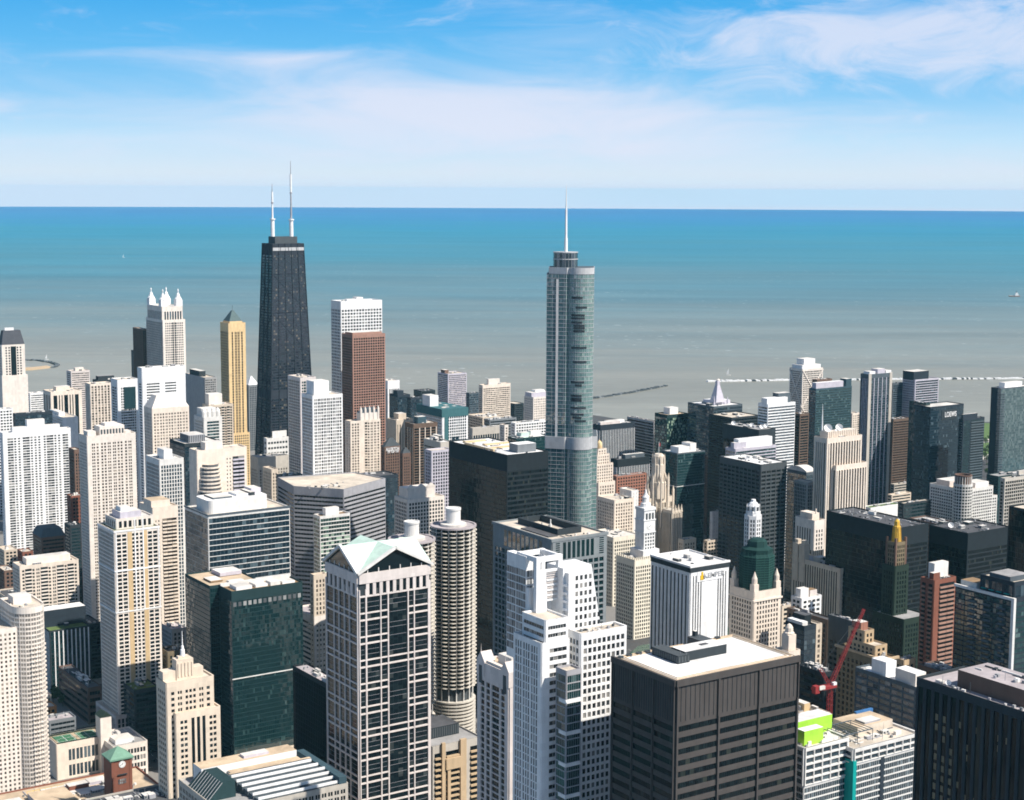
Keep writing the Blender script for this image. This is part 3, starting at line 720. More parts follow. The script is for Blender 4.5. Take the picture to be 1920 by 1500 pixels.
for px, ytop, yband in ((511.5, 345, 412), (546.5, 302, 413)):
    p = at_d(px, 450, math.hypot(cx, cy)); zt = hz(p.x, p.y, ytop); zb = hz(p.x, p.y, 444); zm = hz(p.x, p.y, yband)
    mb = MB(); mb.lathe(p.x, p.y, [(2.6, H_-1), (2.4, zm)], 12); mb.lathe(p.x, p.y, [(3.6, zm), (3.6, zm+1.6)], 12)
    mb.lathe(p.x, p.y, [(1.35, zm+1.6), (1.0, zm+(zt-zm)*.45)], 8, 1 if ytop < 320 else 0)
    zc = zm+(zt-zm)*.45
    mb.lathe(p.x, p.y, [(1.6, zc), (1.6, zc+2)], 8, 1); mb.lathe(p.x, p.y, [(1.3, zc+2), (1.25, zc+(zt-zc)*.6)], 8)
    mb.lathe(p.x, p.y, [(.6, zc+(zt-zc)*.6), (.35, zt)], 6, 1); mb.build('antenna', ['white', 'steel'], r)
# white marble tower and the brown tower in front
bld('skyscraper', 'white marble tower with even window grid behind the brown granite tower', 'skyscraper', (621, 639, 716, 565), alt('waterplace'), h=262, roof='whiteroof', pent=[(.2, .5, .2, .5, 2, 'white'), (.45, .6, .3, .7, 4, 'white')], k=4)
b = bld('skyscraper', 'brown granite tower in front of the white marble tower', 'skyscraper', (641, 661, 722, 628), alt('olympia'), h=223, roof='brownroof', k=0)
unit(b.r, *sub(b.f, .05, .95, .15, .85), b.zr, 3.4, 'rose', name='penthouse')
# ------------------------------------------------------------------ middle distance, between the black tapering tower and the lake front
b = bld('apartment_tower', 'pink and teal tower with cut corners behind the white stepped tower', 'tower', (540, 563, 592, 708), sty(pat='p3 g3', patW='g2.2 p2.6', fl=3.3, hg=.8, wall='pink', gl='teal', top=4), d=1800, k=2)
b = bld('apartment_tower', 'tall white apartment tower with a white roof box in front of the brown granite tower', 'tower', (566, 586, 642, 742), sty(pat='d4.2 d4.2 p2.6', patW='p2.6', fl=3.15, wf=.66, hf=.62, wall='white', gl='win', top=3), d=1560, k=0, pent=[(.12, .62, .2, .9, 13, 'white')])
f = b.f; mass(b.r, rect((f[0]+8, f[1]-2.5, f[2]+2, f[1]+10)), 0, b.h-82, sty(pat='d4.2', fl=3.15, wf=.66, hf=.62, wall='white', gl='win'), 'paleroof', name='base_wall')
b = bld('apartment_tower', 'beige twin shafted tower crowned with small pinnacles', 'tower', (647, 657, 713, 790), sty(pat='=p3 p3 p3 w6 b3 p3 d4 d4 p3', fl=3.2, wf=.5, hf=.55, wall='cream', gl='warm', bal='cream', patW='w3 p3', balo=.6), d=1850, k=0)
f, h = b.f, b.h
mb = MB(); g = sub(f, .35, .98, .1, .8); mb.box(*g[:2], h-1, *g[2:], h+8); mb.prism(rect(g), h+8, h+14, 1, poly1=rect((g[0]+7, g[1]+5, g[2]-7, g[3]-5))); mb.build('crown', ['palecream', 'greyblue'], b.r)
for i in range(5):
    x = g[0]+(g[2]-g[0])*(.04+.23*i); mb = MB(); mb.box(x-1, g[1]-.6, h-1, x+1, g[1]+1.6, h+12); mb.prism([(x-1, g[1]-.6), (x+1, g[1]-.6), (x+1, g[1]+1.6), (x-1, g[1]+1.6)], h+12, h+16, poly1=[(x-.1, g[1]+.4), (x+.1, g[1]+.4), (x+.1, g[1]+.6), (x-.1, g[1]+.6)]); mb.build('pinnacle', ['palecream'], b.r)
bld('apartment_tower', 'white scalloped tower right behind the brown granite tower', 'tower', (722, 727, 749, 714), sty(pat='w1.2 l1.6', wall='white', gl='dark', top=14), d=2700, dep=24, k=1)
bld('office_block', 'dark navy block right of the brown granite tower', 'office block', (730, 746, 769, 741), ST['navyglass'], d=2450, roof='darkroof', pent=[(.1, .6, .2, .7, 6, 'navy', 'darkroof')], k=1)
bld('office_block', 'low dark blue block in front of the pale pink slab', 'office block', (763, 770, 806, 746), alt('navyglass', hg=.7), d=2400, roof='darkroof', k=2)
bld('office_block', 'small dark roofed block left of the pale pink slab by the lake', 'office block', (786, 790, 816, 733), ST['lowdark'], d=2750, roof='darkroof', k=2, dep=25)
bld('apartment_tower', 'pale pink slab with grey west wall near the lake', 'apartment block', (821, 840, 875, 701), sty(pat='p2.6', patW='g3', fl=3.1, wf=.66, hf=.5, hg=.5, wall='lavender', gl='warm', top=2), d=2650, pent=[(.05, .25, .4, .8, 5, 'brownbrick')], k=3)
b = bld('hospital', 'white square windowed hospital with a teal band along its top', 'hospital', (782, 829, 877, 768), sty(pat='=w7 p3.4*9 w1', patW='p3.2', fl=3.7, wf=.6, hf=.62, wall='white', gl='blue', top=2, rel=.4), d=2050, k=8, pent=[(.02, .35, .5, .8, 14, 'white')])
f, h = b.f, b.h; mb = MB(); mb.box(f[0]-.8, f[1]-.8, h-10, f[2]+.6, f[3]+.5, h+.3, 0); mb.build('teal_band', ['tealband'], b.r)
mb = MB(); w = f[2]-f[0]; mb.box(f[0]+w*.08, f[1]-.7, 0, f[0]+w*.24, f[1]-.2, h-10.2); mb.build('teal_strip', ['tealband'], b.r)
mb = MB()
for i in range(2):
    for j in range(2): x = f[0]+w*(.37+.15*i); z = h-36-j*11; mb.box(x, f[1]-.62, z-8, x+w*.12, f[1]-.4, z)
mb.build('large_window', ['g_blue'], b.r)
bld('office_block', 'tan ribbed block between the brown granite tower and the white hospital', 'office block', (725, 743, 775, 788), sty(pat='l1.4 w2.2', patW='w5', fl=3.6, wall='beige', gl='warm', top=6), d=2100, roof='gravel', pent=[(.3, .75, .3, .8, 7, 'beige')])
bld('apartment_tower', 'dark ribbed tower with pale frame and a light blue roof box', 'tower', (760, 775, 820, 795), sty(pat='g3 g3 r.9', patW='g5 r.8', fl=3.1, hg=.6, wall='brown', gl='black', trim='cream', ribd=.5, top=5), d=1850, roof='gravel', pent=[(.25, .6, .2, .7, 7, 'glassblue', 'paleroof')])
b = bld('hotel', 'dark brown brick hotel with a hipped roof and white lettering', 'hotel', (715, 721, 750, 838), alt('brownbrick'), d=1820, roof=None, k=0)
f, h = b.f, b.h; mb = MB(); mb.prism(rect(f), h, h+9, 0, poly1=rect(((f[0]*.62+f[2]*.38), f[1]*.62+f[3]*.38, f[0]*.38+f[2]*.62, f[1]*.38+f[3]*.62))); mb.build('hipped_roof', ['dkgrey'], b.r)
def sign(root, txt, x, y, z, size, mat, ext=.25, width=None, face='S'):
    cu = bpy.data.curves.new('sign_lettering', 'FONT'); cu.body = txt; cu.size = size; cu.extrude = ext; cu.align_x = 'CENTER'; cu.align_y = 'CENTER'; cu.offset = size*.012
    o = bpy.data.objects.new('sign_lettering', cu); COL.objects.link(o); cu.materials.append(M(mat)); o.parent = root
    og = WORG[root.name]; o.location = (x-og[0], y-og[1], z-og[2]); o.rotation_euler = (math.pi/2, 0, 0 if face == 'S' else -math.pi/2)
    bpy.context.view_layer.update()
    me = bpy.data.meshes.new_from_object(o.evaluated_get(bpy.context.evaluated_depsgraph_get()))
    o2 = bpy.data.objects.new('sign_lettering', me); COL.objects.link(o2); o2.parent = root; o2.location = o.location; o2.rotation_euler = o.rotation_euler
    if width:
        xs_ = [v.co.x for v in me.vertices]; o2.scale = (width/(max(xs_)-min(xs_)), 1, 1)
    bpy.data.objects.remove(o); o2['label'] = 'lettering reading '+txt; return o2
xm = (f[0]+f[2])/2
sign(b.r, 'ALLERTON', xm, f[1]-.7, hz(xm, f[1], 842), 5.2, 'white', width=17)
sign(b.r, 'TIP TOP TAP', xm+.5, f[1]-.7, hz(xm, f[1], 847), 3.8, 'white', width=15)
b = bld('hotel', 'narrow dark brick wing with a small hipped roof right of the lettered hotel', 'hotel', (750, 755, 770, 850), alt('brownbrick'), d=1800, roof=None, k=0)
f, h = b.f, b.h; mb = MB(); mb.prism(rect(f), h, h+6, 0, poly1=rect(((f[0]+f[2])/2-1, (f[1]+f[3])/2-1, (f[0]+f[2])/2+1, (f[1]+f[3])/2+1))); mb.build('hipped_roof', ['dkgrey'], b.r)
bld('office_block', 'grey banded block with a white roof left of the black glass slab', 'office block', (795, 826, 846, 829), sty(pat='g3', fl=3.6, hg=.45, wall='concrete', gl='dark', top=6), d=1700, roof='whiteroof', pent=[(.3, .6, .5, .8, 3, 'pink'), (.6, .95, .5, .9, 4, 'greyblue', None, True)])
bld('office_block', 'lavender block with small square windows left of the black glass slab', 'office block', (806, 809, 846, 845), sty(pat='p3', fl=3.3, wf=.55, hf=.6, wall='lavender', gl='black', top=2), d=1600, dep=12, k=0)
bld('apartment_tower', 'beige striped apartment block with white roof box by the lake left of the glass skyscraper', 'apartment block', (898, 905, 957, 722), sty(pat='p3 p3 g3', fl=3.1, wf=.7, hf=.5, hg=.5, wall='cream', gl='warm', top=5), d=2500, pent=[(.25, .65, .3, .8, 8, 'palecream')])
bld('office_block', 'narrow blue grey block between the pink slab and the beige lake block', 'office block', (874, 880, 898, 737), alt('blueglass', hg=.6), d=2600, k=1)
bld('apartment_tower', 'small dark brown block left of the glass skyscraper by the lake', 'apartment block', (957, 965, 982, 757), ST['lowdark'], d=2750, k=0, dep=30)
bld('apartment_tower', 'pale stone block with purple grey roof half behind the glass skyscraper', 'apartment block', (983, 1000, 1034, 745), sty(pat='p3', fl=3.4, wf=.4, hf=.5, wall='palecream', gl='warm', top=2), d=2350, roof='purpleroof', pent=[(.0, .95, .2, .9, 6, 'lavender'), (.3, .8, .4, .8, 9, 'white')])
# hospital roofs behind the black glass slab
bld('low_block', 'tan low block with flat roof behind the black glass slab', 'office block', (876, 905, 945, 783), ST['lowtan'], d=2200, k=6)
bld('low_block', 'long grey low block with columned front behind the black glass slab', 'office block', (880, 886, 951, 803), sty(pat='l2.5 w1', fl=8, wall='concrete', gl='navy', top=9), d=1960, k=5, roof='greyroof')
bld('low_block', 'slim cream stair tower beside the columned grey block', 'office block', (941, 946, 953, 797), ST['palecream'], d=1930, dep=10, k=0)
bld('low_block', 'grey low block with glass roof lights left of the glass skyscraper', 'office block', (908, 918, 968, 787), ST['lowgrey'], d=2150, k=7, roof='greyroof')
bld('low_block', 'white low block with clustered roof plant left of the glass skyscraper', 'office block', (958, 966, 1030, 793), ST['lowwhite'], d=2120, k=9)
bld('low_block', 'teal glass low block left of the base of the glass skyscraper', 'office block', (952, 968, 1030, 822), alt('tealglass', hg=.7), d=1850, k=7, roof='whiteroof', pent=[(.2, .45, .2, .7, 5, 'palecopper'), (.5, .8, .3, .7, 6, 'white')])

# ------------------------------------------------------------------ left: towers north of the river
bld('apartment_tower', 'big white apartment slab with two dark balcony strips at the left edge', 'tower', (0, 5, 132, 812), sty(pat='=w2 g1.8*2 p2.4 p2.4 w1 g2.2*2 p2.4 p2.4 p2.4 w1 p2.4 g2.2*2 p2.4 p2.4 w1 g1.8*2 w1', patW='p3 w2', fl=2.9, hg=.70, wf=.46, hf=.50, wall='white', gl='win', bal='lavender', balo=.5, top=6), d=1840, pent=[(.15, .85, .2, .8, 5, 'white'), (.36, .62, .2, .8, 12, 'white')], k=0)
b = bld('apartment_tower', 'tall cream apartment tower with arched windows under its raised centre', 'tower', (148, 163, 254, 818), sty(pat='=w1.5 d4 p2.4 w1 p2.4 p2.4 d4 d4 p2.4 p2.4 w1 p2.4 d4 w1.5', patW='p3.2', fl=3.0, wf=.50, hf=.54, wall='palecream', gl='warm', top=7, edge=1.5), d=1580, k=0)
f, h = b.f, b.h; g = sub(f, .27, .78, .05, .7)
mb = MB(); mb.box(*g[:2], h-1, *g[2:], h+8); mb.box(g[0]+6, g[1]+2, h+8, g[2]-6, g[3]-2, h+10.5); mb.build('raised_centre', ['palecream'], b.r)
for i in range(8):
    x = g[0]+(g[2]-g[0])*(i+.6)/8.2; mb = MB(); mb.obox((x, g[1]), (1, 0), (0, -1), -.9, .9, -.1, .08, h+.5, h+5); mb.lathe(x, g[1]+.8, [(.9, h+5), (.6, h+5.7), (.1, h+6)], 8); mb.build('arched_window', ['dkgrey'], b.r)
unit(b.r, *sub(f, .03, .2, .1, .6), b.zr, 5, 'palecream', name='penthouse'); unit(b.r, *sub(f, .8, .92, .1, .5), b.zr, 3, 'palecream')
bld('apartment_tower', 'grey glass tower with white ribs and roof box right of the cream arched tower', 'tower', (274, 299, 344, 862), sty(pat='g1.7 w.7', patW='g2.4 w.4', fl=3.2, hg=.8, wall='offwhite', gl='blue', top=5, rel=.3), d=1380, k=2, pent=[(.3, .65, .2, .7, 7, 'white')], roof='paleroof')
bld('apartment_tower', 'dark blue grey tower with louvred roof box behind the curved balcony building', 'tower', (341, 346, 414, 832), alt('navyglass', wall='charcoal', fl=3.1), d=1450, roof='paleroof', pent=[(.2, .65, .2, .8, 6, 'steel', None, True)], k=1, dep=34)
b = bld('apartment_tower', 'cream building with curved glazed balconies on its corner', 'apartment block', (355, 369, 462, 845), sty(pat='=w8 w10 w7 w2 p3 p3 w1 b6 b6 w1', patW='w6', fl=3.0, wf=.3, hf=.36, wall='cream', gl='win', bal='lavender', balo=1.2, top=7), d=1260, k=2, nearbal=True, pent=[(.2, .55, .2, .8, 5, 'palecream')])
f, h = b.f, b.h; w = f[2]-f[0]; x = f[0]+w*.26; y = f[1]+1
for i in range(26):
    z = h-14-3.0*i
    rr = 8.5 if i < 3 else 9.5 if i < 6 else 10.5
    mb = MB(); mb.lathe(x, y, [(rr, z), (rr, z+1.0)], 20); mb.lathe(x, y, [(rr-1.6, z+1.0), (rr-1.6, z+2.95)], 20, 1, cap=False); mb.build('curved_balcony', ['cream', 'palewin'], b.r)
b = bld('apartment_tower', 'tan and ochre tower with white frame lines and a stepped crown', 'tower', (184, 214, 298, 995), sty(pat='=p3.2 p3.2 w.4 w2.6 g1.5 w.9 g1.5 w.9 g1.5 w2.6 w.4 p3.2 p3.2', patW='g2.0 w.7', hgW=.72, fl=3.0, wf=.66, hf=.60, hg=.66, wall='palecream', gl='dark', trim='white', top=3, rel=.4), d=1210, k=0, win=0, roof='greenroof')
f, h = b.f, b.h; w = f[2]-f[0]
mb = MB()
for a in (.02, .44, .62, .97): mb.box(f[0]+w*a, f[1]-.75, h-62, f[0]+w*a+.9, f[1]-.2, h+(7 if a in (.44, .62) else 0))
for zz in (h-1.5, h-31, h-62): mb.box(f[0]-.6, f[1]-.8, zz, f[2]+.4, f[1]-.15, zz+1.0); mb.box(f[0]-.8, f[1]-.5, zz, f[0]-.15, f[3], zz+1.0)
mb.build('white_frame', ['white'], b.r)
mb = MB()
for a in (.285, .625): mb.box(f[0]+w*a, f[1]-.62, 26, f[0]+w*(a+.10), f[1]-.2, h-2.2)
mb.build('ochre_strip', ['ochre'], b.r)
g = sub(f, .12, .95, .2, .85)
mass(b.r, rect(g), h-1, h+7, sty(pat='p4', fl=7, wf=.5, hf=.6, wall='palecream', gl='dark', top=1), 'paleroof', name='stepped_crown')
unit(b.r, *sub(f, .25, .72, .3, .8), h+6, 5, 'lavender', name='penthouse'); unit(b.r, *sub(f, .3, .5, .4, .7), h+11, 3, 'white')
mass(b.r, rect((f[0]-4, f[1]-5, f[2]+4, f[3]+4)), 0, 26, sty(pat='g2 r.8', fl=4, wall='pink', gl='dark', ribd=.6), 'gravel', name='podium_wall')
bld('apartment_tower', 'cream balcony tower behind the tan ochre tower', 'tower', (262, 286, 333, 952), sty(pat='=p3 p3 w2 b5 b5 b5', patW='w8', fl=3.0, wf=.35, hf=.4, wall='cream', gl='warm', bal='cream', balo=1.0, top=10), d=1340, nearbal=True, k=1, pent=[(.0, .75, .1, .7, 5, 'cream', 'tanroof')])
bld('apartment_tower', 'wide cream balcony apartment block left of the tan ochre tower', 'apartment block', (24, 37, 147, 1062), sty(pat='=p2.4 b4.5 p2.4 d3.6 b5 p2.4 d3.6 b5 p2.4 b4.5 p2.4', patW='p3.4', fl=3.0, wf=.5, hf=.5, wall='cream', gl='dark', bal='palecream', balo=.9, top=3), d=1400, nearbal=True, k=3, pent=[(.15, .9, .3, .85, 4.5, 'palecream')], win=0)
b = bld('office_block', 'low brown octagonal block with a dark blue slate roof below the big white slab', 'office block', (62, 78, 121, 1008), sty(pat='g3', fl=3.8, hg=.45, wall='brownbrick', gl='dark', top=2), d=1640, roof=None, k=0)
f, h = b.f, b.h; g = sub(f, .12, .88, .12, .88); mb = MB(); mb.prism(rect((f[0]-.8, f[1]-.8, f[2]+.8, f[3]+.8)), h, h+8, 0, poly1=rect(g)); mb.build('slate_roof', ['greyblue'], b.r)
bld('apartment_tower', 'dark slate coloured tower between the white slab and the cream arched tower', 'tower', (121, 131, 152, 985), alt('apartdk', wall='charcoal', gl='deepteal'), d=1480, roof='darkroof', k=2)
bld('apartment_tower', 'brown brick slab half hidden between the white slab and the cream arched tower', 'apartment block', (129, 139, 151, 843), alt('brownbrick'), d=1700, k=0, dep=16)
bld('low_block', 'low red brick block between the white slab and the cream arched tower', 'office block', (126, 133, 156, 930), ST['lowbrick'], d=1660, k=1)
bld('low_block', 'low cream courtyard block at the left edge below the white slab', 'office block', (-4, 8, 33, 1032), ST['lowtan'], d=1740, k=2)
bld('low_block', 'low red brick block left of the octagonal block', 'office block', (33, 42, 62, 1035), ST['lowbrick'], d=1720, k=1)
bld('low_block', 'dark brick block at the left edge above the cream rounded corner tower', 'office block', (-6, 8, 28, 1070), alt('lowbrick', wall='brownbrick'), d=1560, k=2)
bld('low_block', 'low flat roofed block with dark roof deck behind the cream rounded corner tower', 'office block', (-8, 12, 62, 1120), ST['lowtan'], d=1440, k=4, roof='darkroof')
b = bld('office_block', 'blue glass office block with white floor bands and a rounded white penthouse', 'office block', (347, 390, 543, 967), sty(pat='g3', patW='g3', fl=4.15, hg=.875, hgW=.96, mull=.06, wall='offwhite', gl='navy', top=2.2, rel=.25, edge=.5, sill=.6), d=1200, roof='gravel', curtain=True, k=0)
f, h = b.f, b.h; g = sub(f, .06, .80, .18, .80); pts = []
for (x, y, a0) in ((g[0]+5, g[1]+5, 180), (g[2]-5, g[1]+5, 270), (g[2]-5, g[3]-5, 0), (g[0]+5, g[3]-5, 90)):
    for i in range(6): a = math.radians(a0+18*i); pts.append((x+5*math.cos(a), y+5*math.sin(a)))
mb = MB(); mb.prism(pts, b.zr-.1, h+9, 0, 1); mb.build('penthouse', ['offwhite', 'whiteroof'], b.r)
for a0, a1, b0, b1, hh, c in ((.15, .38, .3, .7, 1.2, 'greyblue'), (.45, .62, .35, .7, 1.5, 'white'), (.66, .78, .45, .75, 4, 'lavender'), (.60, .66, .3, .7, 2.5, 'charcoal')):
    unit(b.r, *sub(f, a0, a1, b0, b1), h+9, hh, c)
mb = MB(); mb.box(f[0]-.9, f[1]-.9, h-.3, f[2]+.9, f[1]+.4, h+.7); mb.box(f[0]-.9, f[1]+.4, h-.3, f[0]+.4, f[3]+.5, h+.7); mb.build('cornice', ['greyblue'], b.r)
# banded grey block with a bent front
p = at_d(644, 917, 1480); q1 = at_d(551, 922, 1500); q2 = at_d(722, 908, 1535); Hb = p.z
r_ = thing('office_block', 'grey block with dark and pale bands and a bent front behind the pediment tower', 'office block', p.x, p.y); ALL.append(('bent', (q1.x, p.y, q2.x, p.y+45), Hb))
mass(r_, [(q1.x, q1.y), (p.x, p.y), (q2.x, q2.y), (q2.x-8, q2.y+45), (q1.x+8, q1.y+50)], 0, Hb, sty(pat='g3', fl=4.0, hg=.5, wall='striplite', gl='black', top=7, rel=.4, edge=.4), 'gravel')
clutter(r_, (p.x-20, p.y+12, p.x+25, p.y+35), Hb-1, 3); vents(r_, (p.x-28, p.y+12, p.x+30, p.y+38), Hb-1, 14)
bld('low_block', 'dark glass low block behind the grey bent front block', 'office block', (655, 668, 746, 897), ST['navyglass'], d=1640, dep=26, roof='darkroof', k=2)
bld('apartment_tower', 'narrow tower of mottled green and yellow glass in front of the grey bent block', 'tower', (588, 600, 656, 968), sty(pat='g2.4', patW='g2.4', fl=3.1, hg=.74, wall='offwhite', gl='green', rel=.2, top=2, edge=.4), d=1270, roof='brownroof', pent=[(.25, .7, .3, .8, 5, 'white')], k=1, curtain=True)
bld('office_block', 'tan stone block at the foot of the mottled green glass tower', 'office block', (582, 588, 612, 1078), ST['oldbeige'], d=1180, k=0)
b = bld('office_tower', 'cream stepped tower with small square windows and a shaped parapet', 'office tower', (740, 764, 833, 937), sty(pat='p3.1', fl=3.4, wf=.55, hf=.58, wall='palecream', gl='dark', top=3), d=1450, k=2)
f, h = b.f, b.h; g = sub(f, .05, .78, .1, .8); mb = MB(); mb.box(*g[:2], h-1, *g[2:], h+9); mb.build('upper_storey', ['palecream'], b.r)
for a in (.12, .5, .86):
    x = g[0]+(g[2]-g[0])*a; mb = MB(); mb.prism([(x-5, g[1]-.3), (x+5, g[1]-.3), (x+5, g[1]+1.5), (x-5, g[1]+1.5)], h+9, h+12.5, poly1=[(x-.5, g[1]-.3), (x+.5, g[1]-.3), (x+.5, g[1]+1.5), (x-.5, g[1]+1.5)]); mb.build('parapet_gable', ['palecream'], b.r)
bld('low_block', 'white low block with dark window band at the foot of the black tapering tower', 'office block', (495, 500, 541, 822), sty(pat='p4', fl=7, wf=.6, hf=.35, wall='offwhite', gl='dark', top=3), d=2080, pent=[(.3, .95, .3, .9, 8, 'offwhite')], k=1)
bld('office_block', 'tan block with a grey green roof storey below the white low block', 'office block', (470, 484, 541, 858), alt('oldbeige', wall='concrete', top=14), d=1850, roof='greyroof', k=5)
bld('low_block', 'tan stone tower block right of the curved balcony building', 'office block', (497, 509, 521, 880), ST['oldbeige'], d=1660, k=0, dep=20)
bld('low_block', 'dark glass low block left of the foot of the white stepped apartment tower', 'office block', (518, 530, 568, 893), alt('navyglass', wall='greyblue', fl=3.4), d=1600, roof='darkroof', k=4)
bld('low_block', 'small white block between the blue glass office and the grey bent block', 'office block', (540, 543, 553, 984), ST['lowwhite'], d=1560, k=0)
# ------------------------------------------------------------------ round concrete twin towers
def corncob(px, ytop, d, hub_px, name_label, cars):
    c = at_d(px, ytop, d); Ht = c.z; cx_, cy_ = c.x, c.y
    rr = thing('round_tower', name_label, 'tower', cx_, cy_, 0, 'twin round concrete towers'); ALL.append((name_label, (cx_-16, cy_-16, cx_+16, cy_+16), Ht))
    rad = 15.6
    def petal(r_out, amp, z0_, z1_, mbx, mi, rin):
        nn = 96; i0 = len(mbx.v)
        for z in (z0_, z1_):
            for k in range(nn):
                a = 2*math.pi*k/nn; r2 = r_out-amp+amp*abs(math.sin(8*a))**.8
                mbx.v.append((r2*math.cos(a), r2*math.sin(a), z))
        for z in (z0_, z1_):
            for k in range(nn):
                a = 2*math.pi*k/nn; mbx.v.append((rin*math.cos(a), rin*math.sin(a), z))
        for k in range(nn):
            j = (k+1) % nn
            mbx.f.append((i0+k, i0+j, i0+nn+j, i0+nn+k)); mbx.m.append(mi)
            mbx.f.append((i0+nn+k, i0+nn+j, i0+3*nn+j, i0+3*nn+k)); mbx.m.append(mi)
            mbx.f.append((i0+2*nn+k, i0+2*nn+j, i0+j, i0+k)); mbx.m.append(mi)
    fl = 2.86; nres, npk = 41, 19
    zres = Ht-nres*fl
    ring = MB(); petal(rad+1.5, 1.8, 0, .26, ring, 0, 9); petal(rad+1.5, 1.8, .26, .62, ring, 0, rad+.3)
    rm = ring.mesh('balcony_ring', ['marina'])
    for i in range(nres):
        o = bpy.data.objects.new('balcony_ring', rm); COL.objects.link(o); o.parent = rr; o.location = (0, 0, zres+i*fl)
    deck = MB(); deck.lathe(0, 0, [(rad+.8, 0), (rad+.8, 1.05)], 48); deck.lathe(0, 0, [(rad+.55, 1.05), (rad+.55, .3)], 48, cap=False)
    dm = deck.mesh('parking_deck', ['marina']); dh = 2.55
    zp = zres-8.5
    for i in range(npk):
        o = bpy.data.objects.new('parking_deck', dm); COL.objects.link(o); o.parent = rr; o.location = (0, 0, zp-(i+1)*dh)
    mb = MB(); n_ = 64
    for i in range(nres):
        z = zres+i*fl
        for k in range(n_):
            a0, a1 = 2*math.pi*k/n_, 2*math.pi*(k+.93)/n_
            mb.q((cx_+13.4*math.cos(a0), cy_+13.4*math.sin(a0), z+.3), (cx_+13.4*math.cos(a1), cy_+13.4*math.sin(a1), z+.3), (cx_+13.4*math.cos(a1), cy_+13.4*math.sin(a1), z+fl), (cx_+13.4*math.cos(a0), cy_+13.4*math.sin(a0), z+fl))
    mb.build('glazing', ['dark'], rr)
    mb = MB(); mb.lathe(cx_, cy_, [(5.2, 0), (5.2, Ht+13)], 24); mb.lathe(cx_, cy_, [(5.6, Ht+12), (5.6, Ht+13.4), (4.6, Ht+13.4), (4.6, Ht+12.6)], 24)
    for k in range(16):
        a = 2*math.pi*k/16; x, y = cx_+(rad-1.2)*math.cos(a), cy_+(rad-1.2)*math.sin(a)
        mb.bar((x, y, 0), (x, y, Ht), .42)
    mb.lathe(cx_, cy_, [(13.3, zp-2), (13.3, zres)], 32, 1, cap=False)
    mb.build('concrete_core', ['offwhite', 'dkgrey'], rr)
    mb = MB(); mb.lathe(cx_, cy_, [(rad+1.2, Ht), (rad+1.2, Ht+1.2), (rad-.4, Ht+1.2), (rad-.4, Ht+.5), (.1, Ht+.5)], 48, 0, cap=False); mb.build('roof', ['purpleroof'], rr)
    mb = MB(); mb.lathe(cx_, cy_, [(9.5, Ht+.4), (9.5, Ht+2.2), (5, Ht+2.6)], 32); mb.build('roof_drum', ['paleroof'], rr)
    return cx_, cy_, rad, zp, dh
plain('carwhite', (.7, .7, .7), .3); plain('cardark', (.03, .035, .05), .3); plain('carred', (.4, .03, .03), .3); plain('carsilver', (.4, .42, .44), .3); plain('carglass', (.01, .012, .015), .1); plain('tyre', (.015, .015, .015), .9)
def car_meshes(paint):
    b1 = MB(); b1.prism([(-.9, -2.2), (.9, -2.2), (.9, 2.2), (-.9, 2.2)], .35, .95, poly1=[(-.85, -2.1), (.85, -2.1), (.85, 2.1), (-.85, 2.1)])
    b1.prism([(-.7, -1.2), (.7, -1.2), (.7, .7), (-.7, .7)], 1.42, 1.48)
    b2 = MB(); b2.prism([(-.82, -1.7), (.82, -1.7), (.82, 1.1), (-.82, 1.1)], .95, 1.44, poly1=[(-.68, -1.2), (.68, -1.2), (.68, .6), (-.68, .6)])
    b3 = MB(); b3.v = [(x*.15, .33*math.cos(a*math.pi/5), .33+.33*math.sin(a*math.pi/5)) for x in (-1, 1) for a in range(10)]
    b3.f = [(k, (k+1) % 10, 10+(k+1) % 10, 10+k) for k in range(10)]+[tuple(range(10)), tuple(range(19, 9, -1))]; b3.m = [0]*12
    return b1.mesh('body', [paint]), b2.mesh('window', ['carglass']), b3.mesh('wheel', ['tyre'])
CARM = {p_: car_meshes(p_) for p_ in ('carwhite', 'cardark', 'carred', 'carsilver')}
def car(x, y, z, rot, paint, label, group, parts=True):
    a, b_, c_ = CARM[paint]
    if not parts:
        o = bpy.data.objects.new('parked_car', a); COL.objects.link(o); o.location = (x, y, z); o.rotation_euler = (0, 0, rot); return tag(o, label, 'car', group)
    r = thing('car', label, 'car', x, y, z, group); r.rotation_euler = (0, 0, rot)
    for nm, me in (('body', a), ('window', b_)):
        o = bpy.data.objects.new(nm, me); COL.objects.link(o); o.parent = r
    for sx_ in (-.85, .85):
        for sy_ in (-1.35, 1.35):
            o = bpy.data.objects.new('wheel', c_); COL.objects.link(o); o.parent = r; o.location = (sx_, sy_, 0)
    return r
mc = corncob(850, 986, 1165, None, 'round concrete corncob tower with scalloped balconies in full view', True)
corncob(772, 1012, 1135, None, 'round concrete corncob tower mostly hidden behind the pediment tower', False)
rr_ = random.Random(3)
for i in range(34):
    a = math.radians(rr_.uniform(195, 318)); lv = rr_.choice([4, 5, 6, 7, 8, 9, 10, 11, 12, 13])
    car(mc[0]+(mc[2]-2.0)*math.cos(a), mc[1]+(mc[2]-2.0)*math.sin(a), mc[3]-lv*mc[4]+.05, a+math.pi/2*0+math.pi/2+math.pi/2, rr_.choice(['carwhite', 'carwhite', 'cardark', 'carred', 'carsilver']), 'car parked nose out on an open deck of the round tower', 'cars on the round tower parking decks', parts=False)
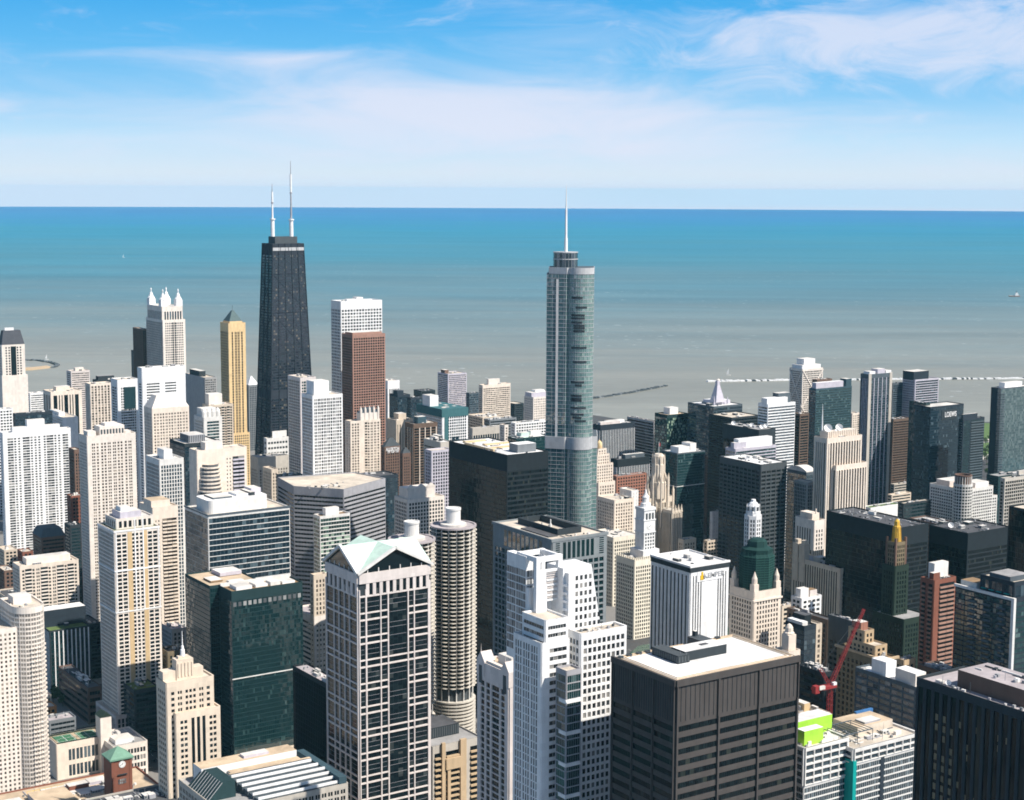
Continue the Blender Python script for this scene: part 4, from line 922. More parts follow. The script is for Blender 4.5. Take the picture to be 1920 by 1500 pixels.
# ------------------------------------------------------------------ tower with green pediment roofs
f, H = foot(612, 672, 806, 1078, d=930)
r = thing('pediment_tower', 'stone and dark glass tower with four pediments and a pale green roof', 'skyscraper', (f[0]+f[2])/2, (f[1]+f[3])/2); ALL.append(('pediment', f, H))
core = MB(); core.prism(rect(f), 0, H, 0); frame = MB(); wins = []
w, dp = f[2]-f[0], f[3]-f[1]
def bar_grid(p0, t, n, Ln, west):
    nt_ = .085*Ln                                            # corner notch of glass
    a = [0, .014, .085, .115, .285, .305, .395, .425, .665, .69, .76, .785, .955, .985, 1.0] if not west else [0, .03, .24, .27, .42, .445, .56, .585, .74, .77, .97, 1.0]
    stone = [(0, .012), (.085, .105), (.290, .304), (.392, .408), (.672, .688), (.760, .774), (.962, 1.0)] if not west else [(0, .025), (.25, .265), (.405, .42), (.58, .595), (.735, .75), (.975, 1.0)]
    open_ = [(s1[1], s2[0]) for s1, s2 in zip(stone, stone[1:])]
    for s0, s1 in stone: frame.obox(p0, t, n, Ln*s0, Ln*s1, 0, .9, 0, H-9, 0)
    z = H-9; k = 0
    frame.obox(p0, t, n, 0, Ln, 0, 1.1, H-5.5, H+.5, 0)
    ntop = 9 if not west else 6                              # row of single windows under the cornice
    for i in range(ntop):
        u0, u1 = Ln*(.115+.84*(i+.25)/ntop), Ln*(.115+.84*(i+.78)/ntop)
        wins.append((p0, t, n, u0, u1, H-12.5, H-6))
    for i in range(ntop+1): frame.obox(p0, t, n, Ln*(.115+.84*(i-.22)/ntop), Ln*(.115+.84*(i+.25)/ntop), 0, .85, H-13, H-5.5, 0)
    z = H-13
    while z > 8:
        zt = z-1.0; zb = zt-8.7
        for j, (a0, a1) in enumerate(open_):
            big = (not west and j == 3)
            if big and k % 3 != 0: wins.append((p0, t, n, Ln*a0, Ln*a1, zt, z+.35))
            else: frame.obox(p0, t, n, Ln*a0-.1, Ln*a1+.1, 0, .8, z-.7, z+.25, 0)
            wins.append((p0, t, n, Ln*a0, Ln*a1, zb, zt))
            for m in (1, 2): frame.obox(p0, t, n, Ln*a0, Ln*a1, 0, .16, zb+8.7*m/3-.07, zb+8.7*m/3+.07, 1)
            if big and k % 3 != 2: wins.append((p0, t, n, Ln*a0, Ln*a1, zb-4.0, zb)); frame.obox(p0, t, n, Ln*a0, Ln*a1, 0, .16, zb-2-.07, zb-2+.07, 1)
            else:
                frame.obox(p0, t, n, Ln*a0-.1, Ln*a1+.1, 0, .8, zb-.9, zb-.1, 0); wins.append((p0, t, n, Ln*a0, Ln*a1, zb-4.0, zb-1.0))
        z = zb-4.35; k += 1
bar_grid((f[0], f[1]), (1, 0), (0, -1), w, False)
bar_grid((f[0], f[3]), (0, -1), (-1, 0), dp, True)
core.build('dark_core', ['charcoal'], r); frame.build('stone_frame', ['pink', 'steel'], r)
wins.sort(key=lambda g: (-(g[6]), g[3]))
rest = MB(); nn = 0
for (p0, t, n, a0, a1, zb, zt) in wins:
    tgt = MB() if nn < 100 else rest
    P_ = lambda u, z: (p0[0]+t[0]*u+n[0]*.12, p0[1]+t[1]*u+n[1]*.12, z)
    k_n = max(1, round((a1-a0)/3.2))
    for i in range(k_n):
        u0, u1 = a0+(a1-a0)*i/k_n+.05, a0+(a1-a0)*(i+1)/k_n-.05
        k_m = max(1, round((zt-zb)/2.9))
        for j in range(k_m):
            z0_, z1_ = zb+(zt-zb)*j/k_m, zb+(zt-zb)*(j+1)/k_m; tgt.q(P_(u0, z0_), P_(u1, z0_), P_(u1, z1_), P_(u0, z1_))
    if nn < 100: tgt.build('window', ['dark'], r)
    nn += 1
rest.build('window', ['dark'], r)['kind'] = 'stuff'
# crossed gable roofs
xm, ym, hr = (f[0]+f[2])/2, (f[1]+f[3])/2, H+13.5
e = 1.3; x0, y0, x1, y1 = f[0]-e, f[1]-e, f[2]+e, f[3]+e
roof = MB(); hb = H+.5
roof.q((x0, y0, hb), (xm, y0, hr), (xm, ym, hr), (x0, y0, hb)) if False else None
for (ca, cb, g) in (((x0, y0), (x1, y0), (xm, y0)), ((x1, y0), (x1, y1), (x1, ym)), ((x1, y1), (x0, y1), (xm, y1)), ((x0, y1), (x0, y0), (x0, ym))):
    roof.t((*ca, hb), (*g, hr), (xm, ym, hr)); roof.t((*cb, hb), (xm, ym, hr), (*g, hr))
roof.build('green_roof', ['palecopper'], r)
for (ca, cb, g, n) in (((x0, y0), (x1, y0), (xm, y0), (0, -1)), ((x0, y1), (x0, y0), (x0, ym), (-1, 0))):
    mb = MB(); mb.t((ca[0]-n[0]*1.2, ca[1]-n[1]*1.2, hb), (cb[0]-n[0]*1.2, cb[1]-n[1]*1.2, hb), (g[0]-n[0]*1.2, g[1]-n[1]*1.2, hr-.4), 1)
    for q_ in (ca, cb):
        a_, b_ = Vector((*q_, hb+.2)), Vector((*g, hr+.2)); mb.bar(a_, b_, 1.15)
    for k in range(6):
        t0 = (k+1)/7; px_, py_ = ca[0]+(cb[0]-ca[0])*t0, ca[1]+(cb[1]-ca[1])*t0
        hh = hb+(hr-hb)*(1-abs(2*t0-1))-2
        if hh > hb+1: mb.bar((px_-n[0]*1.1, py_-n[1]*1.1, hb), (px_-n[0]*1.1, py_-n[1]*1.1, min(hh, hb+2.4)), .35)
    mb.build('pediment', ['offwhite', 'dark'], r)
# ------------------------------------------------------------------ dark green glass tower pair
b = bld('glass_tower', 'dark green glass tower with tan roof terraces left of the pediment tower', 'tower', (404, 434, 567, 1109), alt('deepteal', fl=3.2, top=7, gl='deepteal', hg=.86), d=1105, roof='brownroof', curtain=True, k=0, dep=20)
f, h = b.f, b.h; w = f[2]-f[0]
for a0, a1, b0, b1, hh, c in ((.1, .32, .2, .75, 2.4, 'white'), (.38, .55, .25, .8, 1.8, 'white'), (.58, .72, .2, .6, 2.6, 'offwhite'), (.75, .93, .2, .7, 1.6, 'white')): unit(b.r, *sub(f, a0, a1, b0, b1), b.zr, hh, c)
mb = MB(); mb.box(f[0]-.5, f[1]-.5, h-62, f[2]-3, f[1]+.2, h-61.4); mb.build('white_line', ['offwhite'], b.r); mb = MB(); mb.box(f[0]+.2, f[3]-1.2, h-1, f[2], f[3]-.4, h+1.6); mb.build('white_line', ['offwhite'], b.r)
mb = MB()
for i in range(14): x = f[0]+w*(.02+.07*i); mb.obox((x, f[1]), (1, 0), (0, -1), 0, 2.3, .1, .28, h-11, h-8)
mb.build('upper_terrace_glass', ['palewin'], b.r)
f2 = (f[0]-7, f[3]+.5, f[2]-24, f[3]+44); h2 = hz(f2[0], f2[1], 1105)
mass(b.r, rect(f2), 0, h+.5, alt('deepteal', fl=3.2, top=2, gl='deepteal', hg=.86), 'tanroof', name='rear_wall')
unit(b.r, *sub(f2, .15, .4, .25, .55), h, 1.0, 'brownroof'); unit(b.r, *sub(f2, .5, .95, .55, .9), h, 2.5, 'lavender'); unit(b.r, *sub(f2, .45, .75, .1, .2), h, .8, 'white')
mass(b.r, rect((f[0]-6, f[1]-16, f[2]+6, f[1]-.6)), 0, 24, ST['lowtan'], 'gravel', name='podium_wall')
# cream art deco tower
b = bld('art_deco_tower', 'cream art deco tower with stepped top and small spire below the tan ochre tower', 'tower', (294, 312, 400, 1281), sty(pat='=p2.8 w.8 d3.6 w1 p2.2 p2.2 p2.2 w1 d3.6 w.8 p2.8', patW='p3', fl=3.4, wf=.55, hf=.48, wall='sandcream', gl='dark', top=5, edge=2.0, rel=.4), d=930, win=90, k=0)
f, h = b.f, b.h; w = f[2]-f[0]
mb = MB(); g = sub(f, .0, .86, .35, .8); mb.box(*g[:2], h-1, *g[2:], h+5); g2 = sub(f, .28, .64, .3, .75); mb.box(*g2[:2], h-1, *g2[2:], h+11)
mb.box(g2[0]+2, g2[1]+2, h+11, g2[2]-2, g2[3]-2, h+12.5)
for i in range(5): x = g2[0]+(g2[2]-g2[0])*(i+.4)/5; mb.box(x, g2[1]-.5, h+1, x+.8, g2[1], h+9)
mb.build('stepped_top', ['sandcream'], b.r)
xs, ys = (g2[0]+g2[2])/2, (g2[1]+g2[3])/2; mb = MB(); mb.lathe(xs, ys, [(1.5, h+12), (1.3, h+16), (.9, h+16.2), (.8, h+18), (.35, h+18.5), (.15, h+27)], 10); mb.build('spire', ['white'], b.r)
mass(b.r, rect((f[0]+w*.14, f[1]-3.0, f[2]+2.5, f[1]+8)), 0, h-18, sty(pat='=d3.6 w.8 l1.1 w.8 l1.1 w.8 l1.1 w.8 d3.6', fl=3.4, wf=.55, hf=.48, wall='sandcream', gl='dark', top=4, edge=1.5), 'sandcream', name='front_wall')
# cream rounded corner tower at the left edge
c = at_d(50, 1132, 1105); Hc = c.z
r = thing('apartment_tower', 'cream balcony tower with a rounded corner at the bottom left edge', 'tower', c.x, c.y); ALL.append(('rounded', (c.x-16, c.y-12, c.x+13, c.y+30), Hc))
R_ = 10.4; pts = [(c.x+R_*math.cos(math.radians(a)), c.y+R_*math.sin(math.radians(a))) for a in range(185, 366, 20)]+[(c.x+R_, c.y+24), (c.x-R_, c.y+24)]
mass(r, pts, 0, Hc, sty(pat='d2.1', fl=3.0, wf=.64, hf=.56, wall='palecream', gl='dark', top=4, edge=.1, rel=.35), 'gravel')
mb = MB(); mb.lathe(c.x, c.y, [(R_+.6, Hc-4.3), (R_+.6, Hc-.2)], 40, cap=False); mb.build('cornice', ['palecream'], r)
RB = []
for i in range(4):
    a0 = 262+13*i if i < 3 else 336
    for k in range(36):
        z = 6+3.0*k
        if z > Hc-14: break
        mb = MB(); pp = [(c.x+q_*math.cos(math.radians(a)), c.y+q_*math.sin(math.radians(a))) for q_, a in ((R_-.1, a0), (R_+1.1, a0+.5), (R_+1.1, a0+11.5), (R_-.1, a0+12))]
        mb.prism(pp, z, z+.95); RB.append(mb)
balconies(r, RB, 'palecream')
mass(r, rect((c.x-34, c.y-5.5, c.x-R_+2.5, c.y+30)), 0, Hc-13, sty(pat='p2.8', fl=3.0, wf=.38, hf=.46, wall='palecream', gl='warm', top=3), 'gravel', name='wing_wall')
unit(r, c.x-7, c.y+6, c.x+5, c.y+18, Hc-1, 5, 'palecream', name='penthouse'); vents(r, (c.x-8, c.y-6, c.x+8, c.y+22), Hc-1, 14)
bld('office_block', 'black glass office block with white frame ribs beside the cream rounded corner tower', 'office block', (74, 93, 168, 1183), sty(pat='g2.6 r.9', patW='g2.6 r.8', fl=3.7, hg=.9, wall='charcoal', gl='deepteal', trim='white', ribd=.5, top=1.2, edge=.8), d=1350, roof='greenroof', k=1, pent=[(-.05, 1.06, .5, .98, 13, 'navy', 'whiteroof')], dep=30)
bld('office_block', 'dark glass block between the white ribbed office and the tan ochre tower', 'office block', (162, 168, 189, 1170), ST['brownglass'], d=1390, dep=30, k=1, roof='darkroof')
bld('low_block', 'low dark brown block with cluttered dark roof left of the tan ochre tower', 'office block', (110, 165, 190, 1290), sty(pat='g2', fl=5, hg=.5, wall='brownbrick', gl='black', top=2), d=1269, roof='darkroof', k=12)
bld('low_block', 'dark glass block with a planted roof right of the tan ochre tower foot', 'office block', (218, 252, 297, 1294), alt('brownglass', fl=3.8, gl='deepteal'), d=1190, roof='greenroof', k=4, curtain=True)
bld('low_block', 'small orange brick house beside the cream rounded corner tower', 'house', (78, 84, 106, 1327), alt('lowbrick', wall='orangebrick', fl=4.5), d=1265, k=1, dep=14)
bld('low_block', 'flat grey roofed house below the orange brick house', 'house', (80, 92, 142, 1352), ST['lowgrey'], d=1215, k=1, roof='purpleroof', dep=14)
bld('low_block', 'pink roofed low house above the orange brick house', 'house', (76, 82, 96, 1305), ST['lowtan'], d=1320, k=1, roof='purpleroof', dep=14)
b = bld('low_block', 'cream stone building with two tennis courts on its roof', 'building', (87, 106, 206, 1396), sty(pat='=w6 d4.6*5 w2', patW='w5', fl=9.5, wf=.68, hf=.62, wall='cream', gl='blue', top=3.5, edge=.5), d=1150, roof='tanroof', k=0, win=40)
f, h = b.f, b.h
for a0, a1 in ((.08, .43), (.50, .85)):
    g = sub(f, a0, a1, .22, .92); mb = MB(); mb.box(*g[:2], h-1, *g[2:], h-.9)
    for u in (.05, .5, .95): x = g[0]+(g[2]-g[0])*u; mb.q((x-.12, g[1]+1, h-.88), (x+.12, g[1]+1, h-.88), (x+.12, g[3]-1, h-.88), (x-.12, g[3]-1, h-.88), 1)
    for u in (.1, .5, .9): y = g[1]+(g[3]-g[1])*u; mb.q((g[0]+.6, y-.12, h-.87), (g[2]-.6, y-.12, h-.87), (g[2]-.6, y+.12, h-.87), (g[0]+.6, y+.12, h-.87), 1)
    mb.build('tennis_court', ['court', 'white'], b.r)
mb = MB(); g = sub(f, .02, .92, .1, .98)
for (xa, ya, xb, yb) in ((g[0], g[1], g[2], g[1]), (g[0], g[3], g[2], g[3]), (g[0], g[1], g[0], g[3]), (g[2], g[1], g[2], g[3])):
    for zz in (h-.2, h+2.4): mb.bar((xa, ya, zz), (xb, yb, zz), .09)
    for i in range(13): t0 = i/12; mb.bar((xa+(xb-xa)*t0, ya+(yb-ya)*t0, h-1), (xa+(xb-xa)*t0, ya+(yb-ya)*t0, h+2.4), .07)
    mb.box(xa-.15, ya-.15, h-1, xb+.15, yb+.15, h+.1)
mb.build('court_fence', ['greenterra'], b.r)
b2 = bld('low_block', 'cream low building with stair turret right of the tennis court building', 'building', (206, 212, 276, 1400), sty(pat='d4.4', fl=5, wf=.7, hf=.55, wall='palecream', gl='win', top=3), d=1140, k=3, win=20, roof='greyroof', dep=36)
f = b2.f; mb = MB(); mb.box(f[0]-3, f[1]+16, 0, f[0]+5, f[1]+26, b2.h+17); mb.prism(rect((f[0]-3.4, f[1]+15.6, f[0]+5.4, f[1]+26.4)), b2.h+17, b2.h+20, 1, poly1=rect((f[0]+.8, f[1]+15.6, f[0]+1.2, f[1]+26.4))); mb.build('stair_turret', ['palecream', 'greenterra'], b2.r)
unit(b2.r, *sub(f, .15, .7, .15, .5), b2.zr, 3, 'white', name='penthouse')
# river front brick building with clock tower
b = bld('clock_tower_building', 'long red brick building with flat tan roofs and a clock tower at the bottom left', 'building', (-60, -40, 306, 1548), sty(pat='d4', fl=4.2, wf=.6, hf=.5, wall='brick', gl='dark'), d=985, k=0, roof='tanroof', dep=46)
f, h = b.f, b.h
for a0, a1, b0, b1, hh, c in ((.33, .53, .05, .62, 4.0, 'steel'), (.42, .60, .62, .80, 2.0, 'offwhite'), (.55, .66, .55, .70, 4.0, 'brick'), (.58, .72, .42, .55, 1.4, 'offwhite'), (.20, .3, .5, .75, .5, 'court'), (.68, .78, .66, .85, 2, 'lavender')):
    unit(b.r, *sub(f, a0, a1, b0, b1), b.zr, hh, c, 'tanroof' if c == 'steel' else None)
clutter(b.r, sub(f, .3, .95, .1, .9), b.zr, 12); vents(b.r, sub(f, .3, .95, .05, .95), b.zr, 40)
for a0, a1, bb in ((.33, .53, .64), (.36, .53, .03)): mb = MB(); g = sub(f, a0, a1, bb, bb+.02); mb.bar((g[0], g[1], b.zr+4.6), (g[2], g[1], b.zr+4.6), .12); [mb.bar((g[0]+(g[2]-g[0])*i/6, g[1], b.zr), (g[0]+(g[2]-g[0])*i/6, g[1], b.zr+4.6), .1) for i in range(7)]; mb.build('yellow_rail', ['yellowpaint'], b.r)
c = at_d(222, 1470, 1010); tw_ = 6.7
zt = hz(c.x, c.y-tw_, 1424); xq = c.x; yq = c.y
mb = MB(); mb.box(xq-tw_, yq-tw_, 0, xq+tw_, yq+tw_, zt)
for s_ in (-1, 1): mb.box(xq+s_*(tw_-1)-.9, yq-tw_-.25, 0, xq+s_*(tw_-1)+.9, yq-tw_, zt-1)
clk = mb.build('clock_tower', ['brick'], b.r)
mb = MB(); mb.prism([(xq-tw_-1, yq-tw_-1), (xq+tw_+1, yq-tw_-1), (xq+tw_+1, yq+tw_+1), (xq-tw_-1, yq+tw_+1)], zt, zt+1, 0); mb.prism([(xq-tw_-.8, yq-tw_-.8), (xq+tw_+.8, yq-tw_-.8), (xq+tw_+.8, yq+tw_+.8), (xq-tw_-.8, yq+tw_+.8)], zt+1, zt+6.5, 0, poly1=[(xq-.4, yq-.4), (xq+.4, yq-.4), (xq+.4, yq+.4), (xq-.4, yq+.4)]); mb.build('copper_roof', ['copper'], clk)
def clock(root, x, y, z, rad, face='white'):
    mb = MB(); i0 = 0; n_ = 28
    ring = [(x+rad*math.cos(2*math.pi*k/n_), y, z+rad*math.sin(2*math.pi*k/n_)) for k in range(n_)]
    mb.poly(ring, 0)
    for k in range(12):
        a = 2*math.pi*k/12; ca, sa = math.cos(a), math.sin(a)
        p_ = lambda r_, o_: (x+r_*ca-o_*sa, y-.04, z+r_*sa+o_*ca)
        mb.q(p_(rad*.74, -rad*.05), p_(rad*.92, -rad*.05), p_(rad*.92, rad*.05), p_(rad*.74, rad*.05), 1)
    for a, l_, w_ in ((math.radians(62), .5, .07), (math.radians(-160), .75, .05)):
        ca, sa = math.cos(a), math.sin(a); p_ = lambda r_, o_: (x+r_*ca-o_*sa, y-.06, z+r_*sa+o_*ca)
        mb.q(p_(-rad*.1, -rad*w_), p_(rad*l_, -rad*w_), p_(rad*l_, rad*w_), p_(-rad*.1, rad*w_), 1)
    mb.build('clock_face', [face, 'black'], root)
clock(clk, xq+.3, yq-tw_-.32, hz(xq, yq-tw_, 1433), 2.2)
mb = MB(); zq = hz(xq, yq-tw_, 1451); mb.box(xq-2.8, yq-tw_-.9, zq-.5, xq+3.2, yq-tw_, zq); mb.build('ledge', ['charcoal'], clk)
mb = MB(); zq = hz(xq, yq-tw_, 1469)
for i in range(5):
    for j in range(2): mb.box(xq-2.4+i*1.05, yq-tw_-.3, zq+j*1.7, xq-1.7+i*1.05, yq-tw_-.05, zq+1.3+j*1.7)
mb.build('window', ['palewin'], clk)
b = bld('low_block', 'flat dark roofed block cluttered with plant at the bottom left', 'building', (150, 205, 352, 1540), sty(pat='d4', fl=4.2, wf=.6, hf=.5, wall='concrete', gl='dark', top=1), d=900, k=0, roof='darkroof', dep=40)
clutter(b.r, sub(b.f, .05, .95, .05, .95), b.zr, 20); vents(b.r, sub(b.f, .05, .95, .05, .95), b.zr, 50)
# building with white stepped skylight strips at the bottom
b = bld('office_block', 'block with white stepped skylight strips on its roof at the bottom', 'office block', (340, 412, 652, 1520), sty(pat='d4', fl=3.8, wall='concrete', gl='dark', wf=.6), d=850, k=0, roof='greyroof', dep=56)
f, h = b.f, b.h; w = f[2]-f[0]; dp = f[3]-f[1]
for i in range(6):
    y = f[1]+dp*(.02+.095*i); mb = MB(); x0_ = f[0]+w*(.30-.01*i); x1_ = f[0]+w*(.99-.02*i); zi = h+i*1.0
    mb.box(x0_, y, zi+.5, x1_, y+.8, zi+1.9, 0); mb.box(x0_+.3, y+.2, h-1, x1_-.3, y+.7, zi+.5, 1); mb.box(x0_+.2, y+.8, h-1, x1_-.2, y+dp*.095+.15, zi+.6, 1); mb.build('skylight_strip', ['white', 'greyblue'], b.r)
unit(b.r, *sub(f, .27, .92, .585, .63), b.zr, 6.6, 'greyblue', 'tanroof', name='penthouse')
g = sub(f, .30, .86, .60, .74); unit(b.r, *g, b.zr, 6.0, 'offwhite', 'tanroof', name='penthouse')
g = sub(f, .10, .86, .75, .96); unit(b.r, *g, b.zr, 9.5, 'white', 'tanroof', name='penthouse'); unit(b.r, *sub(f, .45, .65, .80, .9), b.zr+9.4, 1.6, 'lavender')
mb = MB(); g = sub(f, .0, .22, .30, .8); mb.prism(rect(g), h-1, h+8, 0, poly1=rect((g[0]+9, g[1]+1, g[2], g[3]-1)))
for i in range(9): y = g[1]+(g[3]-g[1])*i/9; mb.bar((g[0]+.1, y, h-.8), (g[0]+9.1, y+.3, h+8.2), .16, 1)
mb.build('sloped_glass_roof', ['tealwall', 'silver'], b.r)
mb = MB(); g = sub(f, .93, .99, .0, .95); mb.box(*g[:2], h-1, *g[2:], h+4); mb.build('glass_edge', ['glassblue'], b.r)
bld('office_block', 'black walled block with a planted grey roof left of the pediment tower', 'office block', (571, 613, 640, 1282), sty(pat='g2 r.4', fl=3.6, hg=.9, wall='black', gl='black', top=3), d=1010, roof='purpleroof', k=7, dep=48)
bld('office_block', 'grey and white framed block behind the pediment tower on its left', 'office block', (568, 589, 640, 1156), sty(pat='p4.6', patW='g3', fl=3.9, wf=.7, hf=.5, hg=.5, wall='palecream', gl='win', top=5), d=1180, roof='purpleroof', k=3, dep=34)
bld('low_block', 'grey old block behind the cream art deco tower', 'office block', (300, 322, 349, 1180), ST['oldgrey'], d=1320, k=2, roof='purpleroof')
bld('low_block', 'brown grey low block right of the tan ochre tower', 'office block', (300, 314, 349, 1222), alt('oldgrey', wall='olive'), d=1220, k=3, roof='darkroof')
bld('low_block', 'low cream block with a roof garden below the cream balcony tower', 'office block', (300, 308, 347, 1132), ST['lowtan'], d=1480, k=2, roof='greenroof')
bld('low_block', 'dark red brick low block right of the cream balcony tower', 'office block', (333, 339, 352, 1060), ST['lowbrick'], d=1600, k=1)

# ------------------------------------------------------------------ centre: black slab, round cornered glass skyscraper
b = bld('black_slab', 'black glass slab with a pale flat roof left of the silver glass skyscraper', 'skyscraper', (842, 951, 1028, 853), alt('ibm'), h=212, roof='whiteroof', k=0)
f, h = b.f, b.h
unit(b.r, *sub(f, .40, .85, .10, .24), b.zr, 6.5, 'midgrey', 'whiteroof', name='penthouse')
for a0, a1, b0, b1 in ((.15, .8, .42, .47), (.35, .95, .62, .66), (.1, .14, .3, .8), (.2, .7, .85, .9)): unit(b.r, *sub(f, a0, a1, b0, b1), b.zr, 1.6, 'ochre', 'paleroof', name='roof_kerb')
unit(b.r, *sub(f, .4, .55, .52, .56), b.zr, 1.2, 'charcoal'); vents(b.r, f, b.zr, 22)
mb = MB(); k = 34
for i in range(k): mb.obox((f[0], f[1]), (1, 0), (0, -1), (f[2]-f[0])*(i+.3)/k, (f[2]-f[0])*(i+.62)/k, .2, .42, h-12.6, h-.8)
mb.build('louvre', ['charcoal'], b.r)
# silver glass skyscraper
D_T = 1350.0
ct = at_d(1070, 500, D_T); vx = Vector((ct.x, ct.y)).normalized(); ux = Vector((vx.y, -vx.x))
def tp_(px, v_=0.0):
    """plan point bearing on column px, v_ metres beyond the tower's front line"""
    s_ = (px-1070)/F_PX*D_T*1.02; return (ct.x+ux.x*s_+vx.x*v_, ct.y+ux.y*s_+vx.y*v_)
def arc(pxc, pxr, vc, a0, a1, k=14):
    rr2 = (pxr-pxc)/F_PX*D_T*1.02; s0 = (pxc-1070)/F_PX*D_T*1.02; o_ = []
    for i in range(k+1):
        a = math.radians(a0+(a1-a0)*i/k); s_ = s0+rr2*math.cos(a); v_ = vc+rr2*math.sin(a)
        o_.append((ct.x+ux.x*s_+vx.x*v_, ct.y+ux.y*s_+vx.y*v_))
    return o_
r = thing('glass_skyscraper', 'silver glass skyscraper with rounded bays and a white needle spire', 'skyscraper', ct.x, ct.y); ALL.append(('silver', (ct.x-20, ct.y-12, ct.x+22, ct.y+24), 357))
def zrow(py, off=0): return hz(*tp_(1070, off), py)
def sil(poly, z0, z1, nm, crown=0.0):
    W_, G = MB(), MB(); W_.prism(poly, z0, z1, 1)
    n_ = len(poly)
    for k in range(n_):
        a, b_ = poly[k], poly[(k+1) % n_]
        if not vis_edge(a, b_): continue
        L_ = math.hypot(b_[0]-a[0], b_[1]-a[1]); t = ((b_[0]-a[0])/L_, (b_[1]-a[1])/L_); n2 = (t[1], -t[0])
        m_ = max(1, round(L_/1.6)); nf = max(1, round((z1-crown-z0)/3.35)); fl = (z1-crown-z0)/nf
        for i in range(nf):
            for j in range(m_):
                u0_, u1_ = L_*(j+.05)/m_, L_*(j+.95)/m_; za, zc = z0+fl*(i+.12), z0+fl*(i+.94)
                P_ = lambda u, z: (a[0]+t[0]*u+n2[0]*.06, a[1]+t[1]*u+n2[1]*.06, z)
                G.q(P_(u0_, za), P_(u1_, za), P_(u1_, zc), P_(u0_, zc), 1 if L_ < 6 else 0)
            W_.obox(a, t, n2, -.02, L_+.02, 0, .26 if i % 2 else .16, z0+fl*i-.02, z0+fl*(i+.09), 0)
        for j in range(m_+1):
            if j % 3 == 0: W_.obox(a, t, n2, L_*j/m_-.05, L_*j/m_+.05, 0, .2, z0, z1, 0)
        if crown:
            W_.obox(a, t, n2, -.03, L_+.03, 0, .5, z1-crown, z1, 0)
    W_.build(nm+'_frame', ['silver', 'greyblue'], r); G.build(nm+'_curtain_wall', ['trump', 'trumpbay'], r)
z_set = hz(*tp_(1070, -10), 822); z_top = hz(*tp_(1070, -10), 503); z_left = hz(*tp_(1040, 2), 514)
mainp = [tp_(1026.5, 34), tp_(1026.5, 2), tp_(1062, -2)]+arc(1088, 1114, 6, 215, 345)+[tp_(1114, 34)]
basep = [tp_(1026, 40), tp_(1026, 0.5), tp_(1061, -4)]+arc(1088, 1115, 4, 212, 320)+[tp_(1112, 2), tp_(1122, 4), tp_(1122, 40)]
mid = [p for p in mainp]
sil(basep, 0, z_set, 'lower', 10)
sil(mainp, z_set, z_left, 'shaft', 0)
crownp = [tp_(1031, 30), tp_(1031, 4), tp_(1063, -1.5)]+arc(1088, 1113.5, 6, 215, 345)+[tp_(1113.5, 30)]
sil(crownp, z_left, z_top, 'crown', z_top-z_left-.3)
for zz in (hz(*tp_(1070, -10), 636), ):
    pass
mb = MB(); mb.obox(tp_(1046, .3), (ux.x, ux.y), (-vx.x, -vx.y), -1.0, 1.0, 0, .9, 0, z_left-4)
mb.build('vertical_fin', ['silver'], r)
# dark open terraces on the round bay
cb_ = arc(1088, 1114, 6, 215, 345, 14); rt = random.Random(5)
mb = MB()
for i in range(38):
    z = z_set+12+(z_left-z_set-30)*(i+rt.random()*.6)/38
    if rt.random() < .5: continue
    a0 = rt.randint(2, 4); a1 = rt.randint(7, 9)
    for k in range(a0, a1):
        a, b_ = cb_[k], cb_[k+1]; L_ = math.hypot(b_[0]-a[0], b_[1]-a[1]); t = ((b_[0]-a[0])/L_, (b_[1]-a[1])/L_); n2 = (t[1], -t[0])
        mb.obox(a, t, n2, 0, L_, 0, .34, z, z+1.7)
mb.build('open_terrace', ['charcoal'], r)
drum = [p for p in arc(1060.5, 1083, 14, 0, 345, 23)]
zd = hz(*tp_(1060, 14), 472); W_ = MB(); G = MB(); W_.prism(drum, z_top-2, zd, 0)
for k in range(len(drum)):
    a, b_ = drum[k], drum[(k+1) % len(drum)]
    L_ = math.hypot(b_[0]-a[0], b_[1]-a[1]); t = ((b_[0]-a[0])/L_, (b_[1]-a[1])/L_); n2 = (t[1], -t[0])
    for i in range(2): W_.obox(a, t, n2, -.02, L_+.02, 0, .3, z_top+(zd-z_top)*(.5+.45*i), z_top+(zd-z_top)*(.56+.44*i), 0)
    G.q(*[(a[0]+t[0]*u+n2[0]*.05, a[1]+t[1]*u+n2[1]*.05, z) for u, z in ((.1, z_top), (L_-.1, z_top), (L_-.1, zd-1), (.1, zd-1))])
W_.build('roof_drum', ['silver'], r); G.build('drum_glazing', ['g_navy'], r)
sp = tp_(1061, 14); zs = hz(*sp, 346); z1_ = hz(*sp, 446); z2_ = hz(*sp, 392)
mb = MB(); mb.lathe(*sp, [(1.45, zd-2), (1.35, z1_)], 12); mb.lathe(*sp, [(1.0, z1_), (.85, z2_)], 12); mb.lathe(*sp, [(.6, z2_), (.12, zs)], 10); mb.build('spire', ['white'], r)
